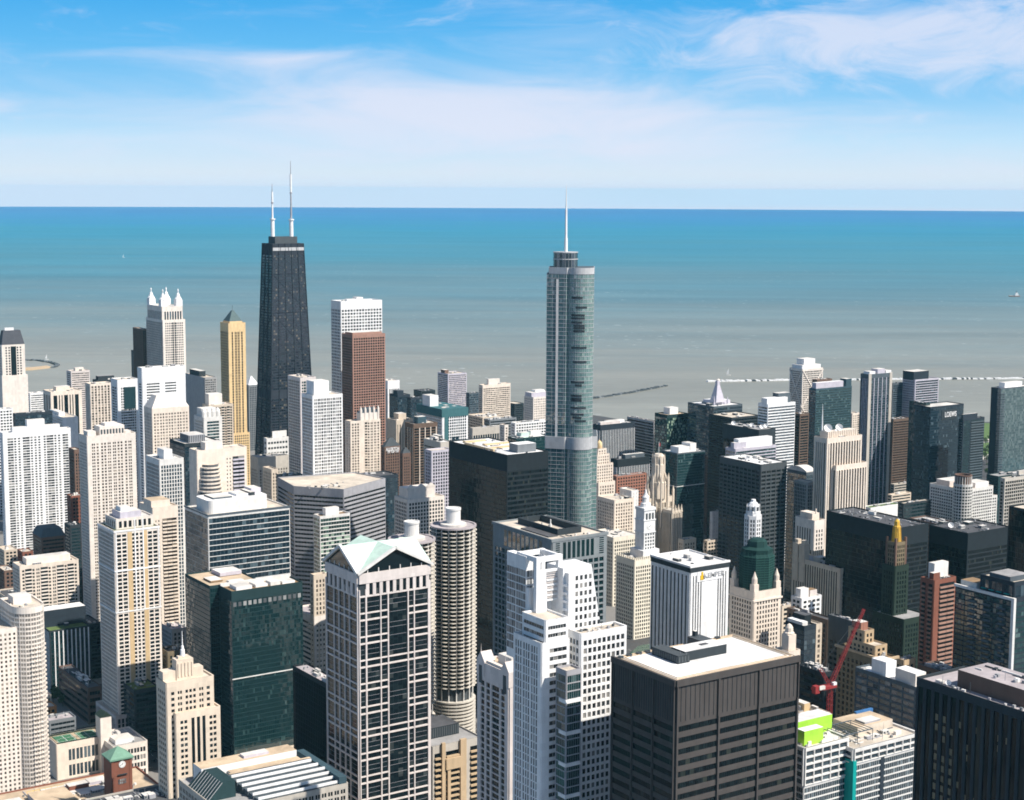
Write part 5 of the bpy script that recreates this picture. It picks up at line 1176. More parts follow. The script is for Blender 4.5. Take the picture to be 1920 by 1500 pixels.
# grid tower with sunken roof court
b = bld('office_tower', 'grey grid office tower with a sunken roof court behind the white trellis tower', 'office tower', (926, 1035, 1137, 1012), sty(pat='p4.2', patW='p4.2', fl=3.9, wf=.66, hf=.62, wall='stonegrey', gl='deepteal', top=15, rel=.6, edge=2.0), h=194, roof='gravel', win=100, k=0)
f, h = b.f, b.h; w, dp = f[2]-f[0], f[3]-f[1]
mb = MB()
for i in range(7): x = f[0]+w*(.19+.085*i); mb.obox((x, f[1]), (1, 0), (0, -1), 0, w*.055, .3, .72, h-13.4, h-2.6, 1)
for i in range(9): y = f[3]-dp*(.2+.075*i); mb.obox((f[0], y), (0, -1), (-1, 0), 0, dp*.05, .3, .72, h-13.4, h-2.6, 1)
for i in range(8):
    mb.box(f[0]+w*.06, f[1]-.8, h-13+i*1.4, f[0]+w*.13, f[1]-.3, h-12.3+i*1.4, 1); mb.box(f[0]+w*.86, f[1]-.8, h-13+i*1.4, f[0]+w*.94, f[1]-.3, h-12.3+i*1.4, 1)
mb.box(f[0]-1.0, f[1]-1.0, h-1.6, f[2]+1, f[1]+.2, h+.25, 0); mb.box(f[0]-1.0, f[1]+.2, h-1.6, f[0]+.2, f[3]+1, h+.25, 0)
mb.build('crown_openings', ['stonegrey', 'g_deepteal'], b.r)
g = sub(f, .30, .74, .18, .86); mb = MB()
for (xa, ya, xb, yb) in ((g[0], g[1], g[2], g[1]+1), (g[0], g[3]-1, g[2], g[3]), (g[0], g[1]+1, g[0]+1, g[3]-1), (g[2]-1, g[1]+1, g[2], g[3]-1)): mb.box(xa, ya, h-1, xb, yb, h+3)
mb.build('roof_court_wall', ['charcoal'], b.r)
mb = MB(); g2 = (g[0]+4, g[1]+5, g[2]-4, g[3]-8); mb.lathe((g2[0]+g2[2])/2, (g2[1]+g2[3])/2, [(.9, h-1), (.9, h+2), (.4, h+2), (.4, h+5)], 8); mb.build('roof_mast', ['offwhite'], b.r); vents(b.r, (f[0]+2, f[1]+2, f[2]-2, g[1]-1), b.zr, 8); vents(b.r, g, b.zr, 14)
unit(b.r, *sub(f, .10, .27, .15, .62), b.zr, .8, 'dkgrey', 'darkroof', name='roof_well')
# ------------------------------------------------------------------ white trellis tower
D1 = 760
fa, ha = foot(964, 1016, 1067, 1206, d=D1)
r = thing('trellis_tower', 'white stepped tower topped by an open white trellis in the bottom centre', 'skyscraper', (fa[0]+fa[2])/2, (fa[1]+fa[3])/2); ALL.append(('trellis', fa, ha))
ribs = sty(pat='g3 w.9', patW='g1.9 w.8 g1.9 w1.6', fl=3.9, hg=.80, wf=.8, hf=.5, wall='white', gl='palewin', top=2.5, rel=.4, edge=1.8)
mass(r, rect(fa), 0, ha, sty(pat='=w2.2 g2*4', patW='g1.2 w.6 g1.2 w.6 g1.2 w1.3', fl=4.0, hg=.52, hgW=.86, wall='white', gl='win', top=2.5, rel=.4, edge=1.6), 'gravel', win=60, name='west_shaft_wall')
fb, hb_ = foot(1000, 1023, 1067, 1163, d=D1+3)
fb = (fb[0], fb[1], fb[2]-.8, fb[3]+9)
mass(r, rect(fb), ha-30, hb_, sty(pat='g1.5', patW='g2', fl=4.0, hg=.48, wall='white', gl='win', top=2.2, rel=.4, edge=1.2), 'gravel', name='middle_wall')
fc, hc = foot(968, 1006, 1054, 1062, d=D1+20)
xsl = fc[0]
mass(r, rect((fc[0], fc[1]+6, fc[2], fc[3])), ha-30, hc-12, sty(pat='w4', patW='g2 w.7', fl=3.9, hg=.82, wall='white', gl='palewin', top=2, rel=.4), 'whiteroof', name='upper_wall')
mb = MB(); w, dp = fc[2]-fc[0], fc[3]-fc[1]; zb0 = hb_-2; ztop = hz(fc[0], fc[1], 1046)
for a in (0, 1):
    x = fc[0]+(w-2.2)*a; mb.box(x, fc[1], zb0, x+2.4, fc[1]+2.4, ztop); mb.box(x, fc[3]-3, zb0, x+2.4, fc[3]-.6, ztop)
mb.box(fc[0]+2.4, fc[1]+.1, ztop-2.6, fc[2]-2.2, fc[1]+1.6, ztop-.1); mb.box(fc[0]+2.4, fc[1]+.1, ztop-8, fc[2]-2.2, fc[1]+1.6, ztop-6.8)
mb.box(fc[0]+.1, fc[1]+2.4, ztop-2.6, fc[0]+1.6, fc[3]-3, ztop-.1); mb.box(fc[2]-1.8, fc[1]+2.4, ztop-2.6, fc[2]-.1, fc[3]-3, ztop-.1); mb.box(fc[0]+2.4, fc[3]-2.2, ztop-2.6, fc[2]-2.2, fc[3]-.8, ztop-.1)
mb.box(fc[0]+2.4, fc[1]+.2, ztop-14, fc[0]+6, fc[1]+1.4, ztop-8, 0)
for i in range(5):
    zz = zb0+6+(ztop-16-zb0)*i/5; mb.box(fc[0]+6.4, fc[1]+.3, zz, fc[2]-2.2, fc[1]+1.2, zz+.8)
    for k in range(3): mb.box(fc[0]+6.4, fc[1]+.5, zz+1.5+k*1.1, fc[2]-2.2, fc[1]+.9, zz+1.9+k*1.1, 1)
mb.box(fc[0]+2.4, fc[1]+.2, zb0, fc[0]+6.4, fc[1]+1.4, ztop-14)
mb.build('trellis', ['white', 'pink'], r)
for px0, px1, py in ((969, 985, 1039), (986.5, 1003, 1044)):
    p0_ = at_d(px0, py, D1+42-(px0-969)*.9); p1_ = at_d(px1, py, D1+42-(px0-969)*.9)
    mb = MB(); mb.box(p0_.x, p0_.y, ha-20, p0_.x+(p1_-p0_).length*.98, p0_.y+9, p0_.z); 
    wq = (p1_-p0_).length*.98
    for i in range(30):
        zz = p0_.z-7-i*3.9
        if zz < ha-16: break
        mb.box(p0_.x+.6, p0_.y-.12, zz-3.2, p0_.x+wq/2-.15, p0_.y+.1, zz, 1); mb.box(p0_.x+wq/2+.15, p0_.y-.12, zz-3.2, p0_.x+wq-.6, p0_.y+.1, zz, 1)
        for k in range(4): mb.box(p0_.x-.12, p0_.y+.5+k*2.1, zz-3.2, p0_.x+.1, p0_.y+2.2+k*2.1, zz, 1)
    mb.build('trellis_pylon', ['white', 'palewin'], r)
# slanting grid wall
pa = at_d(1056, 1066, D1+24); pz = pa.z; yS = pa.y
def xcol(px, z):
    """east coordinate on the slanting wall's plane"""
    lo, hi_ = pa.x-80, pa.x+120
    for _ in range(40):
        m_ = (lo+hi_)/2
        if proj((m_, yS, z))[0] < px: lo = m_
        else: hi_ = m_
    return lo
zlow = hz(pa.x+20, yS, 1175); xr0, xr1 = xcol(1109, pz), xcol(1131, zlow)
mb = MB(); prof = [(pa.x, zlow-40), (xr1+6, zlow-40), (xr0, pz), (pa.x, pz)]
mb.poly([(x, yS, z) for x, z in prof]); mb.poly([(x, yS+14, z) for x, z in reversed(prof)])
for (xa, za), (xb, zb_) in zip(prof, prof[1:]+prof[:1]): mb.q((xa, yS, za), (xa, yS+14, za), (xb, yS+14, zb_), (xb, yS, zb_))
for i in range(9):
    z = pz-7.0-i*4.0
    for j in range(8):
        x = pa.x+7.5+j*2.75
        lim = xr0+(xr1-xr0)*(pz-z)/(pz-zlow)
        if x+1.7 < lim-.6:
            mb.obox((x, yS), (1, 0), (0, -1), 0, 1.6, 0, .03, z, z+2.3, 1)
mb.build('slanting_wall', ['white', 'win'], r)
mb = MB()
xk = pa.x+2.5
for i in range(9):
    z = pz-9-i*4.0; mb.lathe(xk, yS-.2, [(2.6, z), (2.6, z+1.2)], 18)
mb.build('curved_balcony', ['white'], r)
mb = MB(); mb.box(pa.x+1.2, yS-3, zlow-30, pa.x+5.2, yS-.1, pz-2); mb.build('balcony_shaft', ['white'], r)
fe, he = foot(1067, 1089, 1174, 1188, d=D1+10)
vents(r, fe, he-1, 14)
mass(r, rect(fe), 0, he, sty(pat='p2.75', patW='p2.9', fl=4.0, wf=.58, hf=.56, wall='white', gl='win', top=3, rel=.45, edge=1.0), 'gravel', win=100, name='east_wall')
ff, hf_ = foot(1043, 1062, 1089, 1258, d=D1-9)
mass(r, rect((ff[0], ff[1], ff[2]+.3, ff[3])), 0, hf_, sty(pat='g1.4', patW='g1.6', fl=3.9, hg=.86, wall='striplite', gl='teal', top=2.4, rel=.2, edge=.5), 'gravel', name='bay_wall', curtain=True)
mb = MB(); z = hf_-16
while z > 10: mb.box(ff[0]-.5, ff[1]-.5, z, ff[2], ff[1]-.1, z+1.8); mb.box(ff[0]-.5, ff[1]-.1, z, ff[0]-.1, ff[3]-3, z+1.8); z -= 15.6
mb.build('bay_band', ['white'], r)
# gabled stone tower
b = bld('gabled_tower', 'pale stone tower with gabled crown left of the white trellis tower', 'tower', (897, 955, 990, 1262), sty(pat='=w2 g2.4 w2 g2.4 w2', patW='=w2.4 g2.6 w1.3 g2.6 w1.3 g2.6 g2.6 w1.3 g2.6 w2.2', fl=3.6, hg=.8, wall='pink', gl='dark', top=10, rel=.7, edge=.3), d=850, roof='tanroof', k=0)
f, h = b.f, b.h; dp = f[3]-f[1]
for a in (.1, .88):
    y = f[1]+dp*a; mb = MB(); mb.prism([(f[0]-1, y-4), (f[0]+6, y-4), (f[0]+6, y+4), (f[0]-1, y+4)], h-8, h+.5); mb.prism([(f[0]-1, y-4), (f[0]+6, y-4), (f[0]+6, y+4), (f[0]-1, y+4)], h+.5, h+5.5, poly1=[(f[0]-1, y-.1), (f[0]+6, y-.1), (f[0]+6, y+.1), (f[0]-1, y+.1)])
    mb.obox((f[0]-1, y+1.5), (0, -1), (-1, 0), 0, 3, 0, .1, h-12, h-2, 1); mb.lathe(f[0]-.6, y, [(.25, h+5), (.05, h+10)], 6); mb.build('gable', ['pink', 'dkgrey'], b.r)
mb = MB(); mb.box(f[0]+.5, f[1]+.5, h-1, f[0]+3, f[3]-.5, h+1.2); mb.build('parapet', ['palecream'], b.r)
unit(b.r, *sub(f, .45, .98, .2, .62), b.zr, 6.5, 'palecream', name='penthouse')
# tan building with black roof box at the bottom
b = bld('office_block', 'tan framed block with a black louvred roof box below the round concrete tower', 'office block', (804, 811, 902, 1400), sty(pat='=b4 w3 b8 w3 w4 b6', patW='g3', fl=3.7, hg=.5, wall='concrete', gl='black', bal='tan', top=5, balo=1.6), d=985, roof='greyroof', k=0, nearbal=True, dep=50)
f, h = b.f, b.h
unit(b.r, *sub(f, .15, .80, .30, .70), b.zr, 7, 'black', 'darkroof', name='penthouse', louv=True)
mb = MB(); w = f[2]-f[0]; mb.box(f[0]+w*.16, f[1]-2.2, 0, f[0]+w*.23, f[1]-.4, h+1.5); mb.box(f[0]+w*.54, f[1]-2.2, 0, f[0]+w*.66, f[1]-.4, h+1.5); mb.box(f[0]+w*.23, f[1]-3.2, h-16, f[0]+w*.54, f[1]-.4, h-9); mb.box(f[0]+w*.27, f[1]-2.6, 0, f[0]+w*.33, f[1]-1.9, h-16); mb.build('tan_frame', ['tan'], b.r)
# ------------------------------------------------------------------ bronze steel tower in the foreground
b = bld('bronze_tower', 'huge dark bronze steel tower with a white flat roof in the foreground', 'skyscraper', (1150, 1268, 1497, 1276), sty(pat='=r1.2 g23 r1.2 g23 r1.2 g23 r1.2', patW='=r1.2 g23 r1.2 g23 r1.2 g23 r1.2', fl=5.4, hg=.52, wall='bronze', gl='black', top=20, rel=.25, ribd=1.2, edge=.0, mull=.1), h=198, roof='whiteroof', k=0, win=0, body=False)
f, h = b.f, b.h; w, dp = f[2]-f[0], f[3]-f[1]
W_ = MB(); G_ = []
W_.prism(rect(f), 0, h-.8, 0)
s_ = sty(pat='=r.9 g23 r.9 g23 r.9 g23 r.9', patW='=r.9 g23 r.9 g23 r.9 g23 r.9', fl=5.3, hg=.50, wall='bronze', gl='black', top=20, rel=.25, ribd=1.1, edge=0, mull=.1)
facade((f[0], f[1]), (f[2], f[1]), 0, h, s_, W_, G_, None); facade((f[0], f[3]), (f[0], f[1]), 0, h, s_, W_, G_, None, west=True)
for (p0, t, n_, L_) in (((f[0], f[1]), (1, 0), (0, -1), w), ((f[0], f[3]), (0, -1), (-1, 0), dp)):
    k = 27
    for i in range(k+1):
        W_.obox(p0, t, n_, L_*i/k-.10, L_*i/k+.10, .2, .5, h-19.2, h-3.2, 1)
    for i in range(4): W_.obox(p0, t, n_, max(0, L_*i/3-.55), min(L_, L_*i/3+.55), .2, 1.12, h-20, h-2.8, 0)
    W_.obox(p0, t, n_, -.4, L_+.4, 0, 1.2, h-2.8, h+.1, 0)
    nf = round((h-20)/5.3)
    for fl_ in range(nf):
        z0_ = (h-20)/nf*fl_
        for i in range(k*2): W_.obox(p0, t, n_, L_*(i+.5)/(k*2)-.025, L_*(i+.5)/(k*2)+.025, .04, .10, z0_+1.3, z0_+4.0, 1)
W_.build('wall', ['bronze', 'charcoal'], b.r)
G_.sort(key=lambda g: -g[0][2]); rest = MB()
for i, g in enumerate(G_):
    tgt = MB() if i < 100 else rest
    a, c_ = Vector(g[0]), Vector(g[1]); k = 9; hh = g[2][2]-g[0][2]
    for j in range(k):
        p_, q_ = a.lerp(c_, j/k), a.lerp(c_, (j+.985)/k); tgt.q(tuple(p_), tuple(q_), (q_.x, q_.y, q_.z+hh), (p_.x, p_.y, p_.z+hh))
    if i < 100: tgt.build('window', ['g_black'], b.r)
if rest.f: rest.build('window', ['g_black'], b.r)['kind'] = 'stuff'
mb = MB(); mb.poly([(f[0], f[1], h-.5), (f[2], f[1], h-.5), (f[2], f[3], h-.5), (f[0], f[3], h-.5)]); mb.build('roof', ['whiteroof'], b.r)
mb = MB()
for ins, wd in ((.9, .35), (2.2, .25), (3.6, .3)):
    x0, y0, x1, y1 = f[0]+ins, f[1]+ins, f[2]-ins, f[3]-ins
    for (xa, ya, xb, yb) in ((x0, y0, x1, y0+wd), (x0, y1-wd, x1, y1), (x0, y0+wd, x0+wd, y1-wd), (x1-wd, y0+wd, x1, y1-wd)): mb.box(xa, ya, h-.5, xb, yb, h-.2)
mb.build('roof_track', ['tan'], b.r)
for i, (a, c_) in enumerate(((.025, .93), (.10, .945), (.18, .945), (.25, .95), (.33, .955), (.76, .955), (.84, .955))):
    mb = MB(); mb.lathe(f[0]+w*a, f[1]+dp*c_, [(1.5, h-.5), (1.5, h+.3), (1.2, h+.3), (1.2, h)], 14); mb.build('cooling_fan', ['dkgrey'], b.r)
unit(b.r, *sub(f, .32, .66, .48, .70), h-.5, 4.5, 'charcoal', 'whiteroof', name='penthouse'); unit(b.r, *sub(f, .24, .335, .44, .86), h-.5, 3.8, 'charcoal', 'dkgrey', name='penthouse', louv=True); unit(b.r, *sub(f, .58, .68, .74, .95), h-.5, 4.0, 'bronze', 'dkgrey', name='penthouse', louv=True)
unit(b.r, *sub(f, .50, .56, .57, .62), h+3.9, .4, 'midgrey', 'darkroof'); unit(b.r, *sub(f, .62, .64, .9, .95), h+3, 3, 'charcoal')
mb = MB()
for a, c_ in ((.29, .5), (.31, .45), (.63, .85), (.66, .8)): mb.lathe(f[0]+w*a, f[1]+dp*c_, [(.1, h), (.05, h+7)], 6)
mb.build('mast', ['steel'], b.r)
# ------------------------------------------------------------------ white marble block with lettering
b = bld('office_tower', 'white marble office tower with yellow logo and white roof', 'office tower', (1222, 1295, 1366, 1062), sty(pat='=w1.5 l1.4 w1.8 l1.4 w1.8 l1.4 w1.8 l1.4 w1.8 w17 w1.8 l1.4 w1.8 l1.4 w1.8 l1.4 w1.8 l1.4 w2', patW='l1.7 w2.3', fl=3.8, wall='white', gl='dark', top=7, rel=.5, edge=.8), h=159, roof='whiteroof', k=3)
f, h = b.f, b.h; w = f[2]-f[0]
mb = MB(); mb.box(f[0]-.75, f[1]-.75, h-4.4, f[2]+.5, f[1]-.35, h-1.0, 0); mb.box(f[0]-.75, f[1]-.35, h-4.4, f[0]-.35, f[3]+.3, h-1.0, 0); mb.box(f[0]-1, f[1]-1, h-1.0, f[2]+.8, f[1]+.2, h+.3, 1); mb.box(f[0]-1, f[1]+.2, h-1.0, f[0]+.2, f[3]+.8, h+.3, 1); mb.build('dark_cornice_band', ['charcoal', 'white'], b.r)
W_ = MB(); W_.box(f[0]+w*.16, f[1]-.85, h-11.5, f[2]-w*.18, f[1]-.4, h-4.6); W_.build('sign_panel', ['white'], b.r)
sign(b.r, 'KEMPER', f[0]+w*.60, f[1]-1.0, h-7.9, 5.0, 'silver', width=w*.54)
mb = MB(); xq = f[0]+w*.235; mb.obox((xq, f[1]), (1, 0), (0, -1), 0, 2.8, .86, 1.1, h-10.4, h-7.3); mb.obox((xq+.9, f[1]), (1, 0), (0, -1), 0, 1.6, .86, 1.1, h-7.3, h-4.9); mb.obox((xq+2.6, f[1]), (1, 0), (0, -1), 0, 1.6, 1.1, 1.2, h-9.8, h-7.6, 1); mb.build('yellow_logo', ['yellowpaint', 'brown'], b.r)
# ------------------------------------------------------------------ white clock tower building
b = bld('clock_tower_building', 'pale terracotta building with a slim white clock tower', 'building', (1156, 1190, 1222, 1050), sty(pat='p2.7', fl=3.7, wf=.5, hf=.56, wall='terracotta', gl='dark', top=6, rel=.35), d=1480, k=2, roof='tanroof')
f, h = b.f, b.h
mb = MB()
for i in range(9): mb.box(f[0]-.6+i*(f[2]-f[0])/8.4, f[1]-.7, h-.5, f[0]+.4+i*(f[2]-f[0])/8.4, f[1]+.3, h+2)
for i in range(9): mb.box(f[0]-.7, f[1]+2+i*(f[3]-f[1])/8.6, h-.5, f[0]+.3, f[1]+3+i*(f[3]-f[1])/8.6, h+2)
mb.build('parapet_urn', ['terracotta'], b.r)
cT = at_d(1209, 1040, 1500); xq, yq = cT.x, cT.y; T_ = 6.6
def zr(py): return hz(xq, yq-T_, py)
mb = MB(); mb.box(xq-T_-3, yq-T_-3, h-2, xq+T_+3, yq+T_+3, zr(1030)); mb.box(xq-T_, yq-T_, h-2, xq+T_, yq+T_, zr(975)); mb.box(xq-T_+.3, yq-T_+.3, zr(975), xq+T_-.3, yq+T_-.3, zr(956))
for z_ in (975, 998): mb.box(xq-T_-.5, yq-T_-.5, zr(z_)-.5, xq+T_+.5, yq+T_+.5, zr(z_)+.5)
mb.box(xq-T_-.3, yq-T_-.3, zr(957), xq+T_+.3, yq+T_+.3, zr(952))
for i in range(7):
    for j in range(4): mb.obox((xq-T_, yq-T_), (1, 0), (0, -1), 1.6+j*2.9, 3.2+j*2.9, 0, .1, zr(1042-i*6.4), zr(1042-i*6.4)+1.9, 1)
for j in range(3): mb.obox((xq-T_, yq-T_), (1, 0), (0, -1), 2.2+j*3.6, 4.2+j*3.6, -.2, .02, zr(974), zr(962), 1)
clk = mb.build('clock_tower', ['white', 'dkgrey'], b.r)
mb = MB(); z0_ = zr(952); mb.lathe(xq, yq, [(5.0, z0_), (4.6, zr(945)), (3.1, zr(944)), (3.0, zr(935)), (3.4, zr(934)), (2.0, zr(930)), (1.2, zr(926)), (.9, zr(922)), (.25, zr(919)), (.12, zr(908))], 12); mb.build('lantern_top', ['white'], clk)
clock(clk, xq, yq-T_-.15, zr(987), 3.0)
bld('office_block', 'pale terracotta annex behind the slim white clock tower', 'building', (1138, 1150, 1198, 1008), sty(pat='p2.7', fl=3.7, wf=.5, hf=.56, wall='terracotta', gl='dark', top=4), d=1600, k=3, roof='paleroof', dep=40)
# ------------------------------------------------------------------ gothic stone tower
b = bld('gothic_tower', 'gothic stone tower with a buttressed crown right of the slim white clock tower', 'tower', (1208, 1216, 1262, 935), sty(pat='r.9 l1.3 w.6 l1.3', patW='r.9 l1.3', fl=3.6, wall='tribune', gl='dark', ribd=.9, top=6, edge=1.6), d=1650, k=0, roof='concrete')
f, h = b.f, b.h; xq, yq = (f[0]+f[2])/2-1, (f[1]+f[3])/2
def zr(py): return hz(xq, yq-6, py)
mb = MB(); mb.lathe(xq, yq, [(8.2, h-1), (8.2, zr(905)), (7.2, zr(903)), (7.0, zr(872)), (6.2, zr(870)), (6.0, zr(856)), (4.2, zr(852))], 8); mb.build('octagon_crown', ['tribune'], b.r)
for k in range(8):
    a = math.radians(22.5+45*k); ro = 11.2; x, y = xq+ro*math.cos(a), yq+ro*math.sin(a)
    mb = MB(); mb.lathe(x, y, [(1.1, h-30), (1.0, zr(905)), (.9, zr(898)), (.05, zr(888))], 6); mb.bar((x, y, zr(908)), (xq+6.6*math.cos(a), yq+6.6*math.sin(a), zr(885)), .6)
    x, y = xq+6.6*math.cos(a), yq+6.6*math.sin(a); mb.lathe(x, y, [(.8, zr(905)), (.7, zr(862)), (.05, zr(852))], 6); mb.build('buttress', ['tribune'], b.r)
mb = MB(); mb.bar((xq-3, yq-4, zr(856)), (xq-3, yq-4, zr(828)), .2); mb.box(xq-3, yq-4.1, zr(837), xq-1, yq-4, zr(831), 1); mb.build('flagpole', ['white', 'red'], b.r)
for k in range(5):
    x = f[0]+(f[2]-f[0])*k/4; mb = MB(); mb.prism([(x-1, f[1]-1), (x+1, f[1]-1), (x+1, f[1]+1), (x-1, f[1]+1)], h-12, h+6); mb.prism([(x-1, f[1]-1), (x+1, f[1]-1), (x+1, f[1]+1), (x-1, f[1]+1)], h+6, h+11, poly1=[(x-.1, f[1]-.1), (x+.1, f[1]-.1), (x+.1, f[1]+.1), (x-.1, f[1]+.1)]); mb.build('pinnacle', ['tribune'], b.r)
fw, hw = foot(1256, 1260, 1279, 958, d=1640)
mass(b.r, rect((fw[0], fw[1], fw[2], fw[1]+24)), 0, hw, sty(pat='r.9 l1.3', fl=3.6, wall='tribune', gl='dark', ribd=.9, top=3), 'concrete', name='wing_wall')
for k in range(4):
    x = fw[0]+(fw[2]-fw[0])*(k+.2)/3.4; mb = MB(); mb.prism([(x-1.1, fw[1]-.8), (x+1.1, fw[1]-.8), (x+1.1, fw[1]+2), (x-1.1, fw[1]+2)], hw-2, hw+6, poly1=[(x-.1, fw[1]), (x+.1, fw[1]), (x+.1, fw[1]+.2), (x-.1, fw[1]+.2)]); mb.build('pinnacle', ['tribune'], b.r)
# stepped hotel with gilt dome
b = bld('hotel_tower', 'cream stepped hotel tower with a small gilt dome beside the silver glass skyscraper', 'hotel', (1108, 1122, 1153, 905), ST['oldbeige'] | dict(wall='cream'), d=1720, k=0, roof='gravel')
f, h = b.f, b.h; xq = at_d(1131, 840, 1730).x; yq = f[1]+12
def zr(py): return hz(xq, yq-5, py)
for ww, pt, pb in ((11, 868, 906), (8.0, 851, 869), (5.6, 841, 852)):
    mass(b.r, [(xq-ww, yq-ww*.9), (xq+ww, yq-ww*.9), (xq+ww, yq+ww*.9), (xq-ww, yq+ww*.9)], h-1 if pb > 900 else zr(pb)-.5, zr(pt), sty(pat='p3', fl=3.4, wf=.4, hf=.5, wall='cream', gl='warm', top=1.5, edge=.6), 'gravel', name='stepped_wall')
mb = MB(); z0_ = zr(841); mb.lathe(xq, yq, [(3.0, z0_), (3.2, z0_+3), (2.8, z0_+5.5), (1.6, z0_+7.4), (.3, z0_+8.2), (.1, z0_+10)], 14); mb.build('gilt_dome', ['yellow'], b.r)
bld('hotel_wing', 'cream hotel wing with even windows between the silver glass skyscraper and clock tower', 'hotel', (1120, 1152, 1188, 938), ST['oldbeige'] | dict(wall='cream', wf=.46), d=1640, k=2)
bld('low_block', 'red brick low block behind the cream hotel wing', 'building', (1148, 1156, 1212, 893), ST['lowbrick'] | dict(wall='rust'), d=1860, k=6, roof='greyroof')
bld('low_block', 'grey box like block in front of the red brick low block', 'building', (1171, 1184, 1197, 920), ST['lowwhite'] | dict(wf=.1), d=1720, k=0, dep=20)
bld('office_block', 'black glass low block with white fins behind the cream hotel tower', 'office block', (1146, 1158, 1218, 862), ST['finwhite'] | dict(top=9, wall='black'), d=1880, k=2, roof='darkroof', pent=[(.3, .9, .3, .8, 4, 'greyblue')])
bld('office_block', 'white finned office block with a white roof right of the silver glass skyscraper', 'office block', (1112, 1126, 1190, 797), ST['finwhite'] | dict(top=7), d=2000, roof='whiteroof', k=6, pent=[(.02, .6, .1, .5, 3, 'pink'), (.3, .8, .5, .9, 3, 'white')])
bld('office_block', 'long grey banded block right of the white finned office block', 'office block', (1176, 1226, 1233, 790), ST['slabdark'] | dict(wall='grey'), d=2030, roof='gravel', k=4)
bld('apartment_tower', 'emerald glass block with mottled panes and a white roof box', 'tower', (1228, 1251, 1290, 778), sty(pat='g2.2', fl=3.3, hg=.80, wall='tealwall', gl='green', patW='g2.2', rel=.15, top=4, edge=.3), d=1980, roof='tanroof', k=2, pent=[(.3, .7, .3, .8, 7, 'white')], curtain=True)
b = bld('glass_tower', 'teal glass tower with a white band and white roof box right of the gothic tower', 'tower', (1240, 1270, 1322, 850), ST['tealglass'] | dict(fl=3.1, gl='teal', wall='greyblue'), d=1800, roof='paleroof', k=4, pent=[(.1, .5, .1, .6, 6, 'white'), (.5, .72, .1, .6, 9, 'white')], curtain=True)
f, h = b.f, b.h; mb = MB(); mb.box(f[0]-.3, f[1]-.3, h-38, f[2]+.3, f[1], h-37.2); mb.box(f[0]-.3, f[1], h-38, f[0], f[3], h-37.2); mb.build('white_band', ['offwhite'], b.r)
bld('low_block', 'tan low block at the foot of the gothic tower', 'building', (1272, 1282, 1305, 1012), ST['oldbeige'], d=1600, k=2)
bld('low_block', 'low cream shops between the teal glass tower and the dark grid tower', 'building', (1320, 1326, 1350, 1014), ST['lowtan'], d=1690, k=4)
bld('low_block', 'plain white walled block left of the dark grid tower', 'building', (1332, 1336, 1352, 960), ST['lowwhite'] | dict(wf=.1), d=1800, k=1)
bld('apartment_tower', 'brown sided dark tower between the teal glass tower and the dark grid tower', 'tower', (1321, 1336, 1356, 858), sty(pat='g3', patW='p3', fl=3.2, wf=.4, hg=.6, wall='brownbrick', gl='black', top=3), d=1950, roof='darkroof', k=3)
bld('office_block', 'black office tower with a dark square grid and white roof', 'office tower', (1350, 1427, 1475, 871), alt('dkgrid'), d=1560, roof='whiteroof', k=8)

# ------------------------------------------------------------------ right: towers by the river mouth
b = bld('office_block', 'blue glass office block with a white roof crowned by a white pyramid mast', 'office block', (1290, 1338, 1392, 762), ST['blueglass'] | dict(fl=3.9, gl='navy', hg=.8), d=1950, roof='whiteroof', k=5, pent=[(.3, .85, .3, .75, 4, 'lavender', 'whiteroof')], curtain=True)
f, h = b.f, b.h; mb = MB(); xq, yq = at_d(1345, 745, 1975).x, at_d(1345, 745, 1975).y; ztp = hz(xq, yq, 717)
mb.prism([(xq-7, yq-6), (xq+7, yq-6), (xq+7, yq+6), (xq-7, yq+6)], h+2.5, ztp-3, 0, poly1=[(xq-2, yq-2), (xq+2, yq-2), (xq+2, yq+2), (xq-2, yq+2)]); mb.prism([(xq-2, yq-2), (xq+2, yq-2), (xq+2, yq+2), (xq-2, yq+2)], ztp-3, ztp+2, 0)
mb.lathe(xq-10, yq-6, [(1.1, h), (.9, h+6), (.1, h+11)], 6); mb.lathe(xq+11, yq-6, [(1.1, h), (.9, h+5), (.1, h+9)], 6); mb.lathe(xq+1, yq, [(2.2, ztp+2), (2.2, ztp+3.2), (.3, ztp+4.4)], 10, 1)
mb.build('pyramid_mast', ['lavender', 'palecream'], b.r)
bld('office_block', 'dark slab with a pale roof right of the white pyramid mast', 'office block', (1366, 1372, 1424, 783), ST['lowdark'] | dict(fl=3.6), d=1900, roof='gravel', k=3, dep=40)
b = bld('office_block', 'black slab with white satellite dishes on its roof', 'office block', (1356, 1423, 1454, 806), ST['black'] | dict(wall='charcoal', top=16), d=1760, roof='greyroof', k=6)
f, h = b.f, b.h
def dish(root, x, y, z, rad, mat='white'):
    mb = MB(); mb.lathe(x, y, [(.35, z-.2), (.35, z+rad*.5)], 8)
    i0 = len(mb.v); n_, m_ = 16, 5; ax = Vector((-.45, -.75, .5)).normalized(); e1 = ax.cross(Vector((0, 0, 1))).normalized(); e2 = ax.cross(e1); c_ = Vector((x, y, z+rad*.95))
    for j in range(m_+1):
        a = j/m_*1.2
        for k in range(n_):
            b_ = 2*math.pi*k/n_; p_ = c_+(e1*math.cos(b_)+e2*math.sin(b_))*rad*math.sin(a)-ax*rad*(math.cos(a)-.55); mb.v.append(tuple(p_))
    for j in range(m_):
        for k in range(n_): mb.f.append((i0+j*n_+k, i0+j*n_+(k+1) % n_, i0+(j+1)*n_+(k+1) % n_, i0+(j+1)*n_+k)); mb.m.append(0)
    mb.build('satellite_dish', [mat], root, smooth=True)
